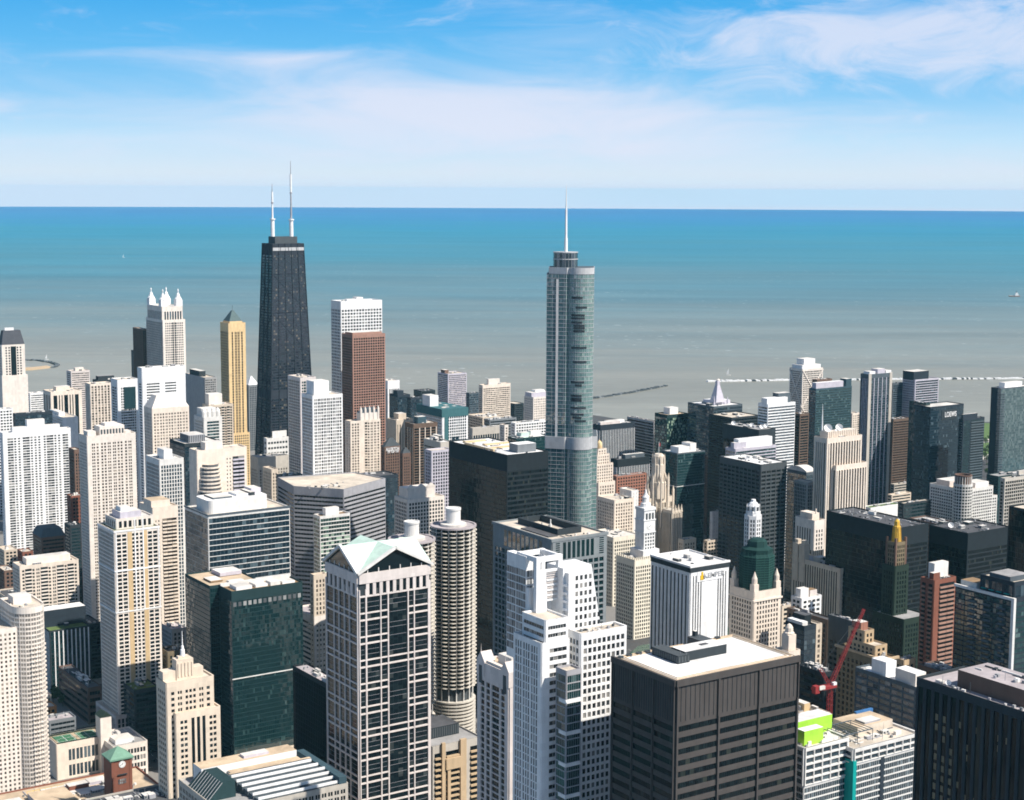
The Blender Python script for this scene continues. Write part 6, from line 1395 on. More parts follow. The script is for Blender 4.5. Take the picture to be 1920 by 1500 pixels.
for a, c_ in ((.2, .8), (.45, .4), (.5, .15), (.85, .2)): dish(b.r, f[0]+(f[2]-f[0])*a, f[1]+(f[3]-f[1])*c_, h-1, 2.6)
bld('apartment_tower', 'glass block with a long white penthouse above the dark grid tower', 'tower', (1361, 1379, 1455, 842), ST['bluewhite'] | dict(gl='teal', wall='lavender', fl=3.3), d=1690, roof='paleroof', k=2, pent=[(.12, .95, .2, .7, 9, 'white', 'whiteroof'), (.0, .3, .2, .5, 6, 'lavender')])
bld('apartment_tower', 'pale striped tower of white bands and teal windows right of the dish roofed slab', 'tower', (1422, 1440, 1491, 758), ST['palebands'], d=1800, roof='whiteroof', k=2, pent=[(.0, .75, .1, .7, 6, 'white', 'whiteroof'), (.5, .95, .4, .95, 10, 'bluewhite' if False else 'greyblue')])
bld('apartment_tower', 'dark brown tower right of the pale striped tower', 'tower', (1488, 1500, 1517, 776), ST['brownglass'] | dict(wall='brown', fl=3.1), d=1900, roof='gravel', k=1)
b = bld('apartment_tower', 'pale concrete tower with diagonal bracing lines by the lake', 'tower', (1481, 1505, 1543, 692), sty(pat='p2.7', fl=3.0, wf=.62, hf=.56, wall='palecream', gl='dark', top=3, rel=.2), d=2300, roof='paleroof', k=1, pent=[(.05, .95, .1, .9, 5, 'white'), (.2, .75, .25, .8, 13, 'white')])
f, h = b.f, b.h; mb = MB(); w, dp = f[2]-f[0], f[3]-f[1]
for i in range(3):
    z1_, z0_ = h-2-i*52, h-54-i*52
    for (p, q_) in (((f[0]-.4, f[3], z1_), (f[0]-.4, f[1], z0_)), ((f[0]-.4, f[1], z1_), (f[0]-.4, f[3], z0_)), ((f[0], f[1]-.4, z1_), (f[2], f[1]-.4, z0_)), ((f[2], f[1]-.4, z1_), (f[0], f[1]-.4, z0_))): mb.bar(p, q_, .9)
mb.build('diagonal_brace', ['palecream'], b.r)
bld('apartment_tower', 'teal glass tower with white floor lines and a white penthouse right of the braced tower', 'tower', (1517, 1530, 1597, 729), sty(pat='g2.4', fl=3.1, hg=.72, wall='glassblue', gl='teal', rel=.3, top=2, edge=.4), d=2050, roof='whiteroof', k=1, pent=[(.02, .78, .1, .7, 7, 'lavender', 'whiteroof'), (.85, 1.0, .1, .9, 9, 'glassblue')])
bld('apartment_tower', 'pinkish brown block seen between the braced tower and the teal tower', 'tower', (1523, 1532, 1560, 712), ST['pinkband'] | dict(wall='brownbrick'), d=2250, k=1)
bld('apartment_tower', 'small cream balcony block left of the blue ribbed tower', 'tower', (1594, 1598, 1614, 775), ST['creamb'], d=2250, dep=22, k=1)
b = bld('apartment_tower', 'tall blue glass tower with silver vertical ribs and pale corner piers', 'tower', (1614, 1629, 1672, 702), sty(pat='=w3 g2*2 r.8 g2*3 r.8 g2*3 r.8 g2*3 r.8 g2*2 w3', patW='g2 r.6', fl=3.05, hg=.72, wall='greyblue', gl='blue', trim='lavender', ribd=.7, rel=.25, top=5, edge=1.6), d=2000, roof='paleroof', k=1, pent=[(.38, .70, .0, .8, 5.5, 'lavender'), (.05, .3, .1, .8, 3, 'white'), (.75, .98, .1, .8, 3, 'white')])
mb = MB(); f, h = b.f, b.h; mb.box(f[2]-4, f[1]-.9, 0, f[2]+.3, f[1], h+.5); mb.box(f[0]-.6, f[1]-.9, 0, f[0]+4, f[1], h+.5); mb.build('corner_pier', ['concrete'], b.r)
bld('apartment_tower', 'slate blue banded tower behind the blue ribbed tower', 'tower', (1668, 1674, 1694, 719), ST['apartdk'] | dict(wall='greyblue'), d=2350, k=1)
bld('apartment_tower', 'white framed tower with a raised dark glass box on its roof by the lake', 'tower', (1693, 1716, 1760, 712), sty(pat='g4', patW='g1.6 r.4', fl=3.4, hg=.74, wall='lavender', gl='navy', rel=.5, top=2), d=2350, roof='greyroof', k=0, pent=[(-.02, .62, .1, .98, 11, 'navy', 'paleroof')])
bld('office_block', 'dark brown gridded block right of the blue ribbed tower', 'office block', (1664, 1675, 1706, 786), sty(pat='g1.6 r.35', fl=3.3, hg=.6, wall='brown', gl='black', ribd=.3, top=3), d=2150, roof='greyroof', k=3)
# glass hotel and apartment tower with sign
b = bld('glass_tower', 'dark teal glass tower with a sign, black western slab and banded eastern wing', 'tower', (1705, 1736, 1744, 756), ST['deepteal'] | dict(fl=3.1), d=2000, roof='greyroof', k=2, curtain=True)
fq, hq = foot(1738, 1745, 1807, 763, d=1985)
mass(b.r, rect((fq[0], fq[1], fq[2], fq[1]+26)), 0, hq, sty(pat='g1.8', fl=3.3, hg=.86, wall='navy', gl='navy', rel=.08, top=2, edge=.2), 'paleroof', name='sign_wing_wall', curtain=True)
xm = fq[0]+(fq[2]-fq[0])*.56; mb = MB(); zsg = hz(xm, fq[1], 777); mb.box(xm-13, fq[1]-.5, zsg-6, xm+13, fq[1]-.12, zsg+6); mb.build('sign_panel', ['charcoal'], b.r)
sign(b.r, 'LOEWS', xm+2, fq[1]-.8, zsg, 8.5, 'white', width=20)
fe_, he_ = foot(1798, 1806, 1846, 786, d=1970)
fe_ = (fe_[0], fe_[1], fe_[2], min(fe_[3], fe_[1]+9))
mass(b.r, rect(fe_), 0, he_, sty(pat='=g2 g2 g2 w.6 b12', fl=3.15, hg=.86, wall='navy', gl='deepteal', bal='greyblue', rel=.1, top=2, balo=1.0), 'greyroof', name='east_wing_wall', curtain=True)
unit(b.r, fe_[0]+3, fe_[1]+3, fe_[2]-9, fe_[3]-1, he_-1, 6, 'navy', 'paleroof', name='penthouse')
# curved lakeside glass tower at the right edge
b = bld('glass_tower', 'pale reflective glass tower at the right edge above the park', 'tower', (1859, 1877, 1962, 728), sty(pat='g2.3', patW='g2.3', fl=3.1, hg=.9, wall='greyblue', gl='lakeglass', rel=.08, top=1.5, edge=.3), d=2150, roof='paleroof', k=0, curtain=True, pent=[(.12, .5, .2, .8, 6, 'white')])
f, h = b.f, b.h; mb = MB(); mb.box(f[0]-.5, f[1]+5, 0, f[0]-.1, f[3], h-.4); mb.build('dark_west_wall', ['navy'], b.r)
for i in range(2): pass
RB = []
for i in range(int(h/3.1)-2): mb = MB(); mb.box(f[0]-1.3, f[1]-1.2, 4+i*3.1, f[0]+7.5, f[1]+4.5, 4.9+i*3.1); RB.append(mb)
balconies(b.r, RB, 'greyblue')
bld('low_block', 'teal low podium below the pale reflective glass tower', 'building', (1850, 1872, 1990, 893), ST['tealglass'] | dict(hg=.6), d=2040, roof='greyroof', k=3)
# ribbed beige tower with spire and dishes
b = bld('office_tower', 'beige ribbed stepped tower with white spire and roof dishes', 'office tower', (1527, 1551, 1616, 822), sty(pat='r1.5 l2.0', patW='r1.3 l1.6', fl=3.7, wall='cream', gl='brown' if False else 'dark', ribd=1.0, top=5, edge=2.0), d=1560, roof='gravel', k=2)
f, h = b.f, b.h; w, dp = f[2]-f[0], f[3]-f[1]
mass(b.r, rect((f[0]+w*.17, f[1]-5, f[2]+3, f[3]-3)), 0, h-26, sty(pat='r1.5 l2.0', patW='r1.3 l1.6', fl=3.7, wall='cream', gl='dark', ribd=1.0, top=5), 'tanroof', name='middle_wall')
mass(b.r, rect((f[0]-3, f[1]-8, f[2]+10, f[3]+3)), 0, h-118, sty(pat='r1.5 l2.0', patW='r1.3 l1.6', fl=3.7, wall='cream', gl='dark', ribd=1.0, top=5), 'tanroof', name='base_wall')
mb = MB(); g = sub(f, .1, .95, .25, .85); mb.box(*g[:2], h-1, *g[2:], h+5)
for i in range(16): x = g[0]+(g[2]-g[0])*i/16; mb.box(x, g[1]-.6, h-1, x+.9, g[1], h+5.5)
mb.build('crown', ['cream'], b.r)
dish(b.r, f[0]+w*.2, f[1]+dp*.5, h+4, 4.3); dish(b.r, f[0]+w*.52, f[1]+dp*.5, h+4, 3.8); dish(b.r, f[0]+w*.38, f[1]+dp*.3, h+4, 1.8)
ps = at_d(1541, 815, 1600); mb = MB(); mb.lathe(ps.x, ps.y, [(1.1, h-2), (.8, h+8), (.1, hz(ps.x, ps.y, 757))], 8); mb.build('spire', ['white'], b.r)
bld('office_block', 'blue glass block with a curved pale roof left of the beige ribbed tower', 'office block', (1476, 1512, 1530, 886), ST['navyglass'] | dict(wall='greyblue', gl='blue'), d=1640, roof=None, k=0, par=.3)
f, H_q = ALL[-1][1], ALL[-1][2]; r = bpy.data.objects[[o.name for o in COL.objects if o.get('label', '').startswith('blue glass block with a curved')][0]]
mb = MB(); n_ = 8; w = f[2]-f[0]
for i in range(n_):
    a, c_ = i/n_, (i+1)/n_; za, zc = H_q+5*math.sin(math.pi*a*.9+.2), H_q+5*math.sin(math.pi*c_*.9+.2); ya, yc = f[1]+(f[3]-f[1])*a, f[1]+(f[3]-f[1])*c_
    mb.q((f[0], ya, za), (f[2], ya, za), (f[2], yc, zc), (f[0], yc, zc)); mb.q((f[0], ya, H_q-.2), (f[0], ya, za), (f[0], yc, zc), (f[0], yc, H_q-.2))
mb.q((f[0], f[1], H_q-.2), (f[2], f[1], H_q-.2), (f[2], f[1], H_q+1), (f[0], f[1], H_q+1)); mb.build('curved_roof', ['paleroof'], r)
bld('office_block', 'grey block with a light stair wall beside the blue curved roof block', 'office block', (1508, 1514, 1530, 905), ST['greyrib'], d=1580, dep=18, k=0)
# hotel with cylindrical corner
b = bld('hotel', 'cream hotel with a cylindrical corner turret below the glass tower with the sign', 'hotel', (1744, 1806, 1862, 918), sty(pat='p3.0', fl=3.2, wf=.56, hf=.5, wall='offwhite', gl='dark', top=3, rel=.3), d=1740, roof='tanroof', k=3, pent=[(.1, .7, .5, .9, 5, 'pink'), (.5, .95, .1, .45, 4, 'white')])
f, h = b.f, b.h; Rq = 9.5; xq, yq = f[0]+3, f[1]+3
pts = [(xq+Rq*math.cos(2*math.pi*k/20), yq+Rq*math.sin(2*math.pi*k/20)) for k in range(20)]
mass(b.r, pts, 0, h+6, sty(pat='p3', fl=3.2, wf=.6, hf=.55, wall='offwhite', gl='dark', top=2, edge=.0), 'tanroof', name='turret_wall')
mb = MB(); mb.lathe(xq, yq, [(8.3, h+5), (8.3, h+14), (9.0, h+14), (9.0, h+15.2), (7.6, h+15.2), (7.6, h+13)], 20)
for k in range(20): a = 2*math.pi*k/20; mb.bar((xq+8.5*math.cos(a), yq+8.5*math.sin(a), h+5), (xq+8.5*math.cos(a), yq+8.5*math.sin(a), h+14), .35, 1)
mb.build('turret_crown', ['brownbrick', 'offwhite'], b.r)
fz = (f[2], f[1]+4, f[2]+12, f[3]); mass(b.r, rect(fz), 0, h-12, sty(pat='p3.0', fl=3.2, wf=.56, hf=.5, wall='offwhite', gl='dark', top=2), 'tanroof', name='wing_wall')
bld('office_block', 'tan framed dark grid block at the right edge below the pale glass tower', 'office block', (1876, 1884, 1980, 897), sty(pat='g2.6 r.6', fl=3.4, hg=.7, wall='concrete', gl='black', ribd=.5, top=3), d=1660, roof='greyroof', k=4, pent=[(.3, .8, .4, .9, 5, 'concrete')])
bld('low_block', 'pale concrete parking block right of the blue ribbed tower foot', 'building', (1670, 1676, 1706, 908), sty(pat='g6', fl=3.3, hg=.5, wall='concrete', gl='dark', top=1), d=2060, k=2, roof='gravel')
bld('low_block', 'second concrete parking block nearer the blue ribbed tower', 'building', (1664, 1672, 1708, 928), sty(pat='g6', fl=3.3, hg=.5, wall='beige', gl='dark', top=1), d=1950, k=1, roof='gravel')
bld('low_block', 'long white walled low block above the left black slab', 'building', (1618, 1632, 1690, 952), ST['lowwhite'] | dict(wf=.05), d=1800, k=2, roof='greenroof')
bld('low_block', 'dark low glass block between the two black slabs and the cream hotel', 'building', (1684, 1694, 1745, 944), ST['lowdark'] | dict(gl='deepteal'), d=1720, k=2)
bld('low_block', 'grey low block with a clay brown side left of the right black slab', 'building', (1706, 1770, 1800, 985), ST['lowbrick'] | dict(wall='brownbrick'), d=1480, k=6, roof='greyroof')
# black slabs
b = bld('black_slab', 'black slab with a dark cluttered roof behind the green and gold tower', 'office block', (1550, 1690, 1741, 989), ST['black'] | dict(top=14), d=1290, roof='darkroof', k=2)
vents(b.r, b.f, b.zr, 60)
b = bld('black_slab', 'black slab with one white dish on its dark roof', 'office block', (1743, 1815, 1895, 1000), ST['black'] | dict(top=14), d=1330, roof='darkroof', k=2)
vents(b.r, b.f, b.zr, 36)
dish(b.r, b.f[0]+(b.f[2]-b.f[0])*.16, b.f[1]+(b.f[3]-b.f[1])*.62, b.h-1, 2.6)
bld('black_slab', 'tall black slab cut off by the right edge', 'office tower', (1892, 1960, 2010, 962), ST['black'], d=1190, roof='gravel', k=3)
# stepped stone tower with long slab
b = bld('art_deco_slab', 'long pale stone art deco slab with a tower at its far end', 'office tower', (1486, 1576, 1604, 1066), sty(pat='p2.8', patW='l1.3 w1.5', fl=3.5, wf=.5, hf=.56, wall='beige', gl='dark', top=4, edge=2), d=1330, roof='greyroof', k=6, pent=[(.3, .8, .25, .45, 4, 'tealwall'), (.2, .7, .5, .62, 3, 'concrete')])
f, h = b.f, b.h; ft_, ht_ = foot(1492, 1527, 1546, 976, d=1402)
mass(b.r, rect(ft_), h-2, ht_, sty(pat='p2.8', patW='l1.3 w1.8', fl=3.5, wf=.4, hf=.56, wall='palecream', gl='dark', top=8, edge=2.4), 'brownroof', name='tower_wall')
g = sub(ft_, .15, .85, .2, .85); mb = MB(); mb.box(*g[:2], ht_-1, *g[2:], ht_+5); mb.bar(((g[0]+g[2])/2, g[1], ht_+5), ((g[0]+g[2])/2, g[1], ht_+9), .6); mb.build('tower_crown', ['cream'], b.r)
for a, c_ in ((0, 1.0), (0, .86)):
    y = f[1]+(f[3]-f[1])*c_; mb = MB(); mb.box(f[0]-1, y-7, h-20, f[0]+5, y-1, h+12); mb.box(f[0]+.2, y-6, h+12, f[0]+4, y-2, h+15); mb.build('corner_turret', ['beige'], b.r)
# slim octagonal white tower
c = at_d(1411, 1010, 1290); xq, yq = c.x, c.y
r = thing('octagonal_tower', 'slim white octagonal tower with a lantern behind the netted dome', 'tower', xq, yq); ALL.append(('octagon', (xq-8, yq-8, xq+8, yq+8), 150))
def zr(py): return hz(xq, yq-5, py)
oc = lambda R__: [(xq+R__*math.cos(math.radians(22.5+45*k)), yq+R__*math.sin(math.radians(22.5+45*k))) for k in range(8)]
mass(r, oc(7.0), 0, zr(967), sty(pat='p2', fl=3.3, wf=.45, hf=.6, wall='white', gl='dark', top=2.5, edge=.5), 'white', name='shaft_wall')
mb = MB(); mb.lathe(xq, yq, [(5.8, zr(967)-.5), (5.8, zr(960)), (5.2, zr(959)), (5.0, zr(950)), (3.2, zr(944)), (1.9, zr(942)), (1.8, zr(938))], 8, 0)
for k in range(8):
    a = math.radians(22.5+45*k); mb.bar((xq+5.4*math.cos(a), yq+5.4*math.sin(a), zr(962)), (xq+5.2*math.cos(a), yq+5.2*math.sin(a), zr(947)), .35)
    a = math.radians(45*k); mb.bar((xq+5.0*math.cos(a), yq+5.0*math.sin(a), zr(958)), (xq+5.0*math.cos(a), yq+5.0*math.sin(a), zr(951)), .75, 1)
mb.build('lantern_top', ['white', 'dkgrey'], r)
# netted dome building
b = bld('domed_office_tower', 'tan stone office tower whose dome is wrapped in green netting', 'office tower', (1369, 1414, 1464, 1110), sty(pat='p2.5', patW='p2.5', fl=3.5, wf=.45, hf=.56, wall='cream', gl='dark', top=7, edge=2.2, rel=.4), d=1150, roof='tanroof', k=2, win=80)
f, h = b.f, b.h; xq, yq = (f[0]+f[2])/2+1, (f[1]+f[3])/2; hw_ = min(f[2]-f[0], f[3]-f[1])*.40
def zr(py): return hz(xq, yq-hw_, py)
mb = MB(); mb.lathe(xq, yq, [(hw_*1.22, h-1), (hw_*1.2, zr(1045)), (hw_*1.05, zr(1040)), (hw_*1.1, zr(1032)), (hw_*.72, zr(1028)), (hw_*.66, zr(1018)), (hw_*.45, zr(1014))], 8)
for i in range(14):
    z = h+(zr(1045)-h)*i/13; mb.lathe(xq, yq, [(hw_*1.24, z-.15), (hw_*1.24, z+.15)], 8, 1)
for k in range(24):
    a = 2*math.pi*k/24; rr2 = hw_*1.2*math.cos(math.pi/8)/math.cos((a+math.pi*10) % (math.pi/4)-math.pi/8); mb.bar((xq+rr2*1.02*math.cos(a), yq+rr2*1.02*math.sin(a), h), (xq+rr2*1.02*math.cos(a), yq+rr2*1.02*math.sin(a), zr(1036)), .12, 1)
mb.build('netted_dome', ['netting', 'netline'], b.r)
for (x, y) in ((f[0]+2, f[1]+2), (f[2]-2.5, f[1]+2), (f[0]+2, f[3]-2)):
    mb = MB(); mb.box(x-2.2, y-2.2, h-6, x+2.2, y+2.2, h+5); mb.lathe(x, y, [(2.0, h+5), (2.0, h+9), (1.2, h+11), (.2, h+14)], 8); mb.build('corner_turret', ['cream'], b.r)
mb = MB(); mb.box(f[0]-1.1, f[1]-1.1, h-7.4, f[2]+1.1, f[1]-.3, h-6.2); mb.box(f[0]-1.1, f[1]-.3, h-7.4, f[0]-.3, f[3]+1, h-6.2); mb.build('cornice', ['cream'], b.r)
# green and gold tower
b = bld('green_gold_tower', 'dark green terracotta tower with a gold leaf cap', 'skyscraper', (1655, 1678, 1703, 1062), sty(pat='p2.5', patW='p2.5', fl=3.5, wf=.45, hf=.6, wall='greenterra', gl='dark', top=4, edge=1.6, rel=.5), d=1190, roof='darkroof', k=0, win=60)
f, h = b.f, b.h; g = sub(f, .15, .88, .15, .85); xq, yq = (g[0]+g[2])/2, (g[1]+g[3])/2
def zr(py): return hz(xq, g[1], py)
mass(b.r, rect(g), h-1, zr(1016), sty(pat='p2.2', fl=3.5, wf=.45, hf=.6, wall='olive', gl='dark', top=2, edge=1.0, rel=.4), 'steel', name='upper_wall')
for (x, y) in ((g[0], g[1]), (g[2], g[1]), (g[0], g[3])): mb = MB(); mb.box(x-.7, y-.7, h, x+.7, y+.7, zr(1008)); mb.build('corner_pinnacle', ['brownbrick'], b.r)
mb = MB(); mb.lathe(xq, yq, [(3.6, zr(1018)), (3.1, zr(1000)), (2.9, zr(999)), (2.6, zr(988)), (2.1, zr(987)), (1.9, zr(979)), (.6, zr(975))], 8)
for k in range(8): a = math.radians(22.5+45*k); mb.bar((xq+3.7*math.cos(a), yq+3.7*math.sin(a), zr(1018)), (xq+2.8*math.cos(a), yq+2.8*math.sin(a), zr(990)), .25)
mb.build('gold_cap', ['gold'], b.r)
mass(b.r, rect((f[0]-4, f[1]-14, f[2]+9, f[3]+4)), 0, hz(f[0], f[1]-14, 1160), sty(pat='p2.6', fl=3.5, wf=.45, hf=.55, wall='greenterra', gl='dark', top=4), 'greyroof', name='base_wall')
bld('office_block', 'pale old block with cornice left of the green and gold tower', 'office block', (1622, 1640, 1668, 1098), ST['oldgrey'] | dict(wall='concrete'), d=1360, k=1, roof='tanroof')
bld('office_block', 'pale old block with cornice and green roof right of the green and gold tower', 'office block', (1690, 1698, 1724, 1100), ST['oldgrey'] | dict(wall='concrete'), d=1340, k=1, roof='greenroof')
bld('apartment_tower', 'red brick balcony tower right of the green and gold tower', 'tower', (1727, 1752, 1792, 1088), sty(pat='=w4 b8 b8', patW='=b7 w5 b7', fl=2.95, wall='brick', gl='dark', bal='palebrick', balo=1.1, top=3), d=1060, nearbal=True, roof='tanroof', k=3, pent=[(.3, .95, .5, .95, 9, 'offwhite'), (.05, .35, .2, .45, 4, 'brick')])
b = bld('glass_tower', 'blue green glass apartment tower with a terrace and pool deck at the right edge', 'tower', (1792, 1901, 1945, 1123), sty(pat='g2.2', patW='g2.2 g2.2 g2.2 w.3', fl=3.1, hg=.78, wall='navy', gl='teal', rel=.2, top=2, edge=.4), d=960, roof='paleroof', k=0, curtain=True)
f, h = b.f, b.h; w, dp = f[2]-f[0], f[3]-f[1]
mass(b.r, rect(sub(f, .12, 1.3, .05, .62)), h-1, h+9, sty(pat='g2.4', fl=9, hg=.8, wall='navy', gl='navy', top=1.6), 'gravel', name='penthouse_wall'); unit(b.r, *sub(f, .2, 1.0, .15, .5), h+8, 3, 'greyblue', 'greyroof', name='penthouse')
unit(b.r, *sub(f, .1, .6, .68, .95), b.zr, 4, 'paleroof', 'brownroof')
mb = MB(); mb.box(f[0]-1.0, f[1]-1.0, 0, f[0]+1.0, f[1]+1.0, h+.4); mb.box(f[0]-.9, f[1]+1, h-1.2, f[0]+.4, f[3]+.5, h+.4); mb.build('corner_pier', ['offwhite'], b.r)
for i in range(4): y = f[1]+dp*(.12+.13*i); mb = MB(); mb.prism([(f[0]+1.2, y), (f[0]+4, y), (f[0]+4, y+3.4), (f[0]+1.2, y+3.4)], h+1.2, h+1.5); mb.bar((f[0]+2.6, y+1.7, h-1), (f[0]+2.6, y+1.7, h+1.3), .1); mb.build('sun_shade', ['teal'], b.r)
RB = []
for j in (.25, .5, .75):
    y = f[3]-dp*j
    for i in range(int(h/3.1)-2): mb = MB(); mb.obox((f[0], y), (0, -1), (-1, 0), 0, dp*.12, .05, 1.1, 3+i*3.1, 4+i*3.1); RB.append(mb)
balconies(b.r, RB, 'greyblue')
# ------------------------------------------------------------------ right foreground
b = bld('office_tower', 'black ribbed tower with a flat grey roof in the bottom right corner', 'office tower', (1720, 1990, 2080, 1357), sty(pat='l2.6 r1.5', patW='l2.6 r1.4', fl=3.8, wall='charcoal', gl='black', ribd=.5, top=3.2, edge=1.0), d=575, roof='purpleroof', k=0)
f, h = b.f, b.h; w, dp = f[2]-f[0], f[3]-f[1]
rq = random.Random(11); nb_ = 0
for c_ in range(3, 13):
    for i in range(26):
        if nb_ < 98 and rq.random() < (.8 if c_ in (3, 4, 5) else .22):
            y = f[3]-dp*(c_*.0555-.02)
            mb = MB(); mb.obox((f[0], y), (0, -1), (-1, 0), 0, 1.3, .06, .10, h-14-i*3.8, h-11.6-i*3.8); mb.build('window_blind', ['olive'], b.r); nb_ += 1
unit(b.r, *sub(f, .22, .85, .30, .78), b.zr, 6.5, 'brownbrick', 'purpleroof', name='penthouse'); dish(b.r, f[0]+w*.14, f[1]+dp*.82, h-1, 1.2); unit(b.r, *sub(f, .10, .18, .86, .90), b.zr, 1.2, 'offwhite')
vents(b.r, sub(f, .03, .22, .1, .95), b.zr, 16); vents(b.r, sub(f, .25, .8, .32, .75), b.zr+6.5, 14)
# glass block under construction finish, lime roof boxes
fa, ha = foot(1586, 1601, 1722, 1404, d=785)
r = thing('apartment_tower', 'white banded glass tower with lime green roof boxes and a teal corner strip', 'tower', (fa[0]+fa[2])/2, (fa[1]+fa[3])/2); ALL.append(('lime', fa, ha))
fb, hb_ = foot(1488, 1509, 1592, 1402, d=769)
s1 = sty(pat='g1.3', patW='g1.6', fl=3.15, hg=.78, wall='offwhite', gl='blue', rel=.25, top=1.0, edge=.3, mull=.16)
sup = sty(pat='g5 w.5', patW='g4 w.4', fl=3.3, hg=.74, wall='offwhite', gl='glassblue' if False else 'blue', rel=.8, top=1.4, edge=.5)
fa2 = (fa[0], fa[1], fa[2], fa[1]+34); fb2 = (fb[0], fb[1], fa[0]+1, fa[1]+34)
mass(r, rect(fa2), 0, ha-7.5, s1, None, name='right_wall', win=100); mass(r, rect(fa2), ha-7.5, ha, sup, 'gravel', name='right_upper_wall')
mass(r, rect(fb2), 0, hb_-19, s1, None, name='left_wall'); mass(r, rect(fb2), hb_-19, hb_, sup, 'gravel', name='left_upper_wall')
mb = MB(); mb.box(fa[0]-.9, fa[1]-.9, 0, fa[0]+1.4, fa[1]+2, ha-6, 0); mb.box(fa[0]-.7, fa[1]+2, 0, fa[0]-.1, max(fb[1], fa[1]+3)+.5, ha-6, 0); mb.build('teal_strip', ['teal'], r)
mb = MB(); xq = fa[0]+(fa[2]-fa[0])*.44; mb.box(xq-1.2, fa[1]-.42, 0, xq+1.2, fa[1]-.05, ha-7.5); mb.build('dark_slot', ['navy'], r)
g = sub(fb2, .10, .54, .12, .30); unit(r, *g, hb_-1, 7.5, 'lime', 'whiteroof', name='lime_box'); g = sub(fb2, .02, 1.08, .46, .80); unit(r, *g, hb_-1, 8.5, 'lime', 'whiteroof', name='lime_box')
g = sub(fb2, .5, .9, .1, .3); unit(r, *g, hb_-1, 1.2, 'white')
mb = MB(); g = (fa[0]-2, fa[1]+6, fa[0]+(fa[2]-fa[0])*.42, fa[1]+21); zz = ha+5
for i in range(9): x = g[0]+(g[2]-g[0])*i/8; mb.bar((x, g[1], zz), (x, g[3], zz), .2)
for y in (g[1], g[3]): mb.bar((g[0], y, zz), (g[2], y, zz), .3)
for x in (g[0], (g[0]+g[2])/2, g[2]):
    for y in (g[1], g[3]): mb.bar((x, y, ha-1), (x, y, zz), .18)
mb.build('pergola', ['greyblue'], r)
g = sub(fa2, .40, .95, .45, .95); unit(r, *g, ha-1, 4.0, 'gravel', 'tanroof', name='penthouse'); unit(r, *sub(fa2, .55, .8, .5, .7), ha+2.9, 1.0, 'steel')
mb = MB(); mb.box(fa2[2]-12, fa2[3]-3, ha-1, fa2[2], fa2[3]-1.5, ha+4); mb.build('blue_screen', ['blue'], r)
vents(r, sub(fa2, .02, .98, .03, .95), ha-1, 40); vents(r, sub(fb2, .02, .98, .03, .4), hb_-1, 26); clutter(r, sub(fa2, .05, .95, .05, .4), ha-1, 5); clutter(r, sub(fb2, .05, .95, .05, .4), hb_-1, 8)
b = bld('office_block', 'blue grey slab with two white boxes on its white roof above the lime roofed tower', 'office block', (1605, 1742, 1768, 1296), sty(pat='g3', patW='g4 g4 w.7', fl=3.6, hg=.66, wall='greyblue', gl='blue', rel=.3, top=1.6, edge=.6), d=860, roof='whiteroof', k=3, pent=[(.1, .85, .60, .80, 7.5, 'white', 'whiteroof'), (.15, .9, .22, .48, 6, 'palecream', 'whiteroof')], win=0)
b = bld('office_block', 'brown old stone block with cornice and stepped top behind the blue grey slab', 'office block', (1570, 1655, 1681, 1236), ST['olive'] | dict(top=5), d=960, roof='brownroof', k=4)
f, h = b.f, b.h; g = sub(f, .1, .95, .2, .8); mass(b.r, rect(g), h-1, h+6, ST['olive'] | dict(top=1.5, wall='tan'), 'gravel', name='step_wall'); g = sub(f, .15, .8, .45, .8); mass(b.r, rect(g), h+5, h+13, ST['olive'] | dict(top=1.5, wall='tan'), 'greyroof', name='step_wall'); unit(b.r, *sub(f, .2, .7, .55, .75), h+12, 5, 'rust', name='penthouse')
mb = MB(); mb.box(f[0]-1.4, f[1]-1.4, h-1, f[2]+1, f[1]-.2, h+.4); mb.box(f[0]-1.4, f[1]-.2, h-1, f[0]-.2, f[3]+1, h+.4); mb.build('cornice', ['tan'], b.r)
bld('office_block', 'charcoal windowless topped block behind the red crane', 'office block', (1554, 1602, 1612, 1166), sty(pat='p4', patW='p4', fl=3.8, wf=.6, hf=.45, wall='dkgrey', gl='black', top=16), d=1080, roof='purpleroof', k=3)
bld('office_block', 'old brown terrace block left of the charcoal windowless block', 'office block', (1540, 1552, 1566, 1162), ST['olive'] | dict(wall='brown'), d=1120, k=1, roof='darkroof', dep=40)
bld('office_block', 'dark navy glass block with a white topped slab right of the netted dome tower', 'office block', (1473, 1508, 1530, 1174), ST['navyglass'] | dict(fl=3.2, gl='navy'), d=1030, roof='darkroof', k=0, pent=[(.0, .45, .1, .9, 2, 'offwhite', 'whiteroof'), (.45, 1.0, .3, .9, 5, 'black', 'darkroof')], curtain=True)
c = at_d(1487, 1215, 985); b = bld('stone_turret_building', 'cream stone building with a small domed turret behind the bronze tower', 'building', (1455, 1478, 1500, 1222), ST['oldbeige'] | dict(wall='cream'), d=960, k=0, roof='tanroof')
f, h = b.f, b.h; x, y = f[0]+5, f[1]+5; mb = MB(); mb.box(x-3, y-3, h-1, x+3, y+3, h+9); mb.lathe(x, y, [(3.2, h+9), (3.2, h+10), (2.5, h+10.5), (2.3, h+13), (1.4, h+14.6), (.2, h+15.4)], 10); mb.build('domed_turret', ['cream'], b.r)
bld('office_block', 'white and pink low block with a roof box behind the navy glass block', 'office block', (1484, 1503, 1540, 1122), ST['lowwhite'] | dict(fl=3.6), d=1210, k=2, pent=[(.1, .5, .3, .8, 6, 'white'), (.55, .9, .3, .8, 4, 'pink', 'brownroof')])
bld('low_block', 'small cream framed block between the netted dome tower and the white pink block', 'building', (1462, 1466, 1488, 1136), ST['lowtan'], d=1260, k=2)
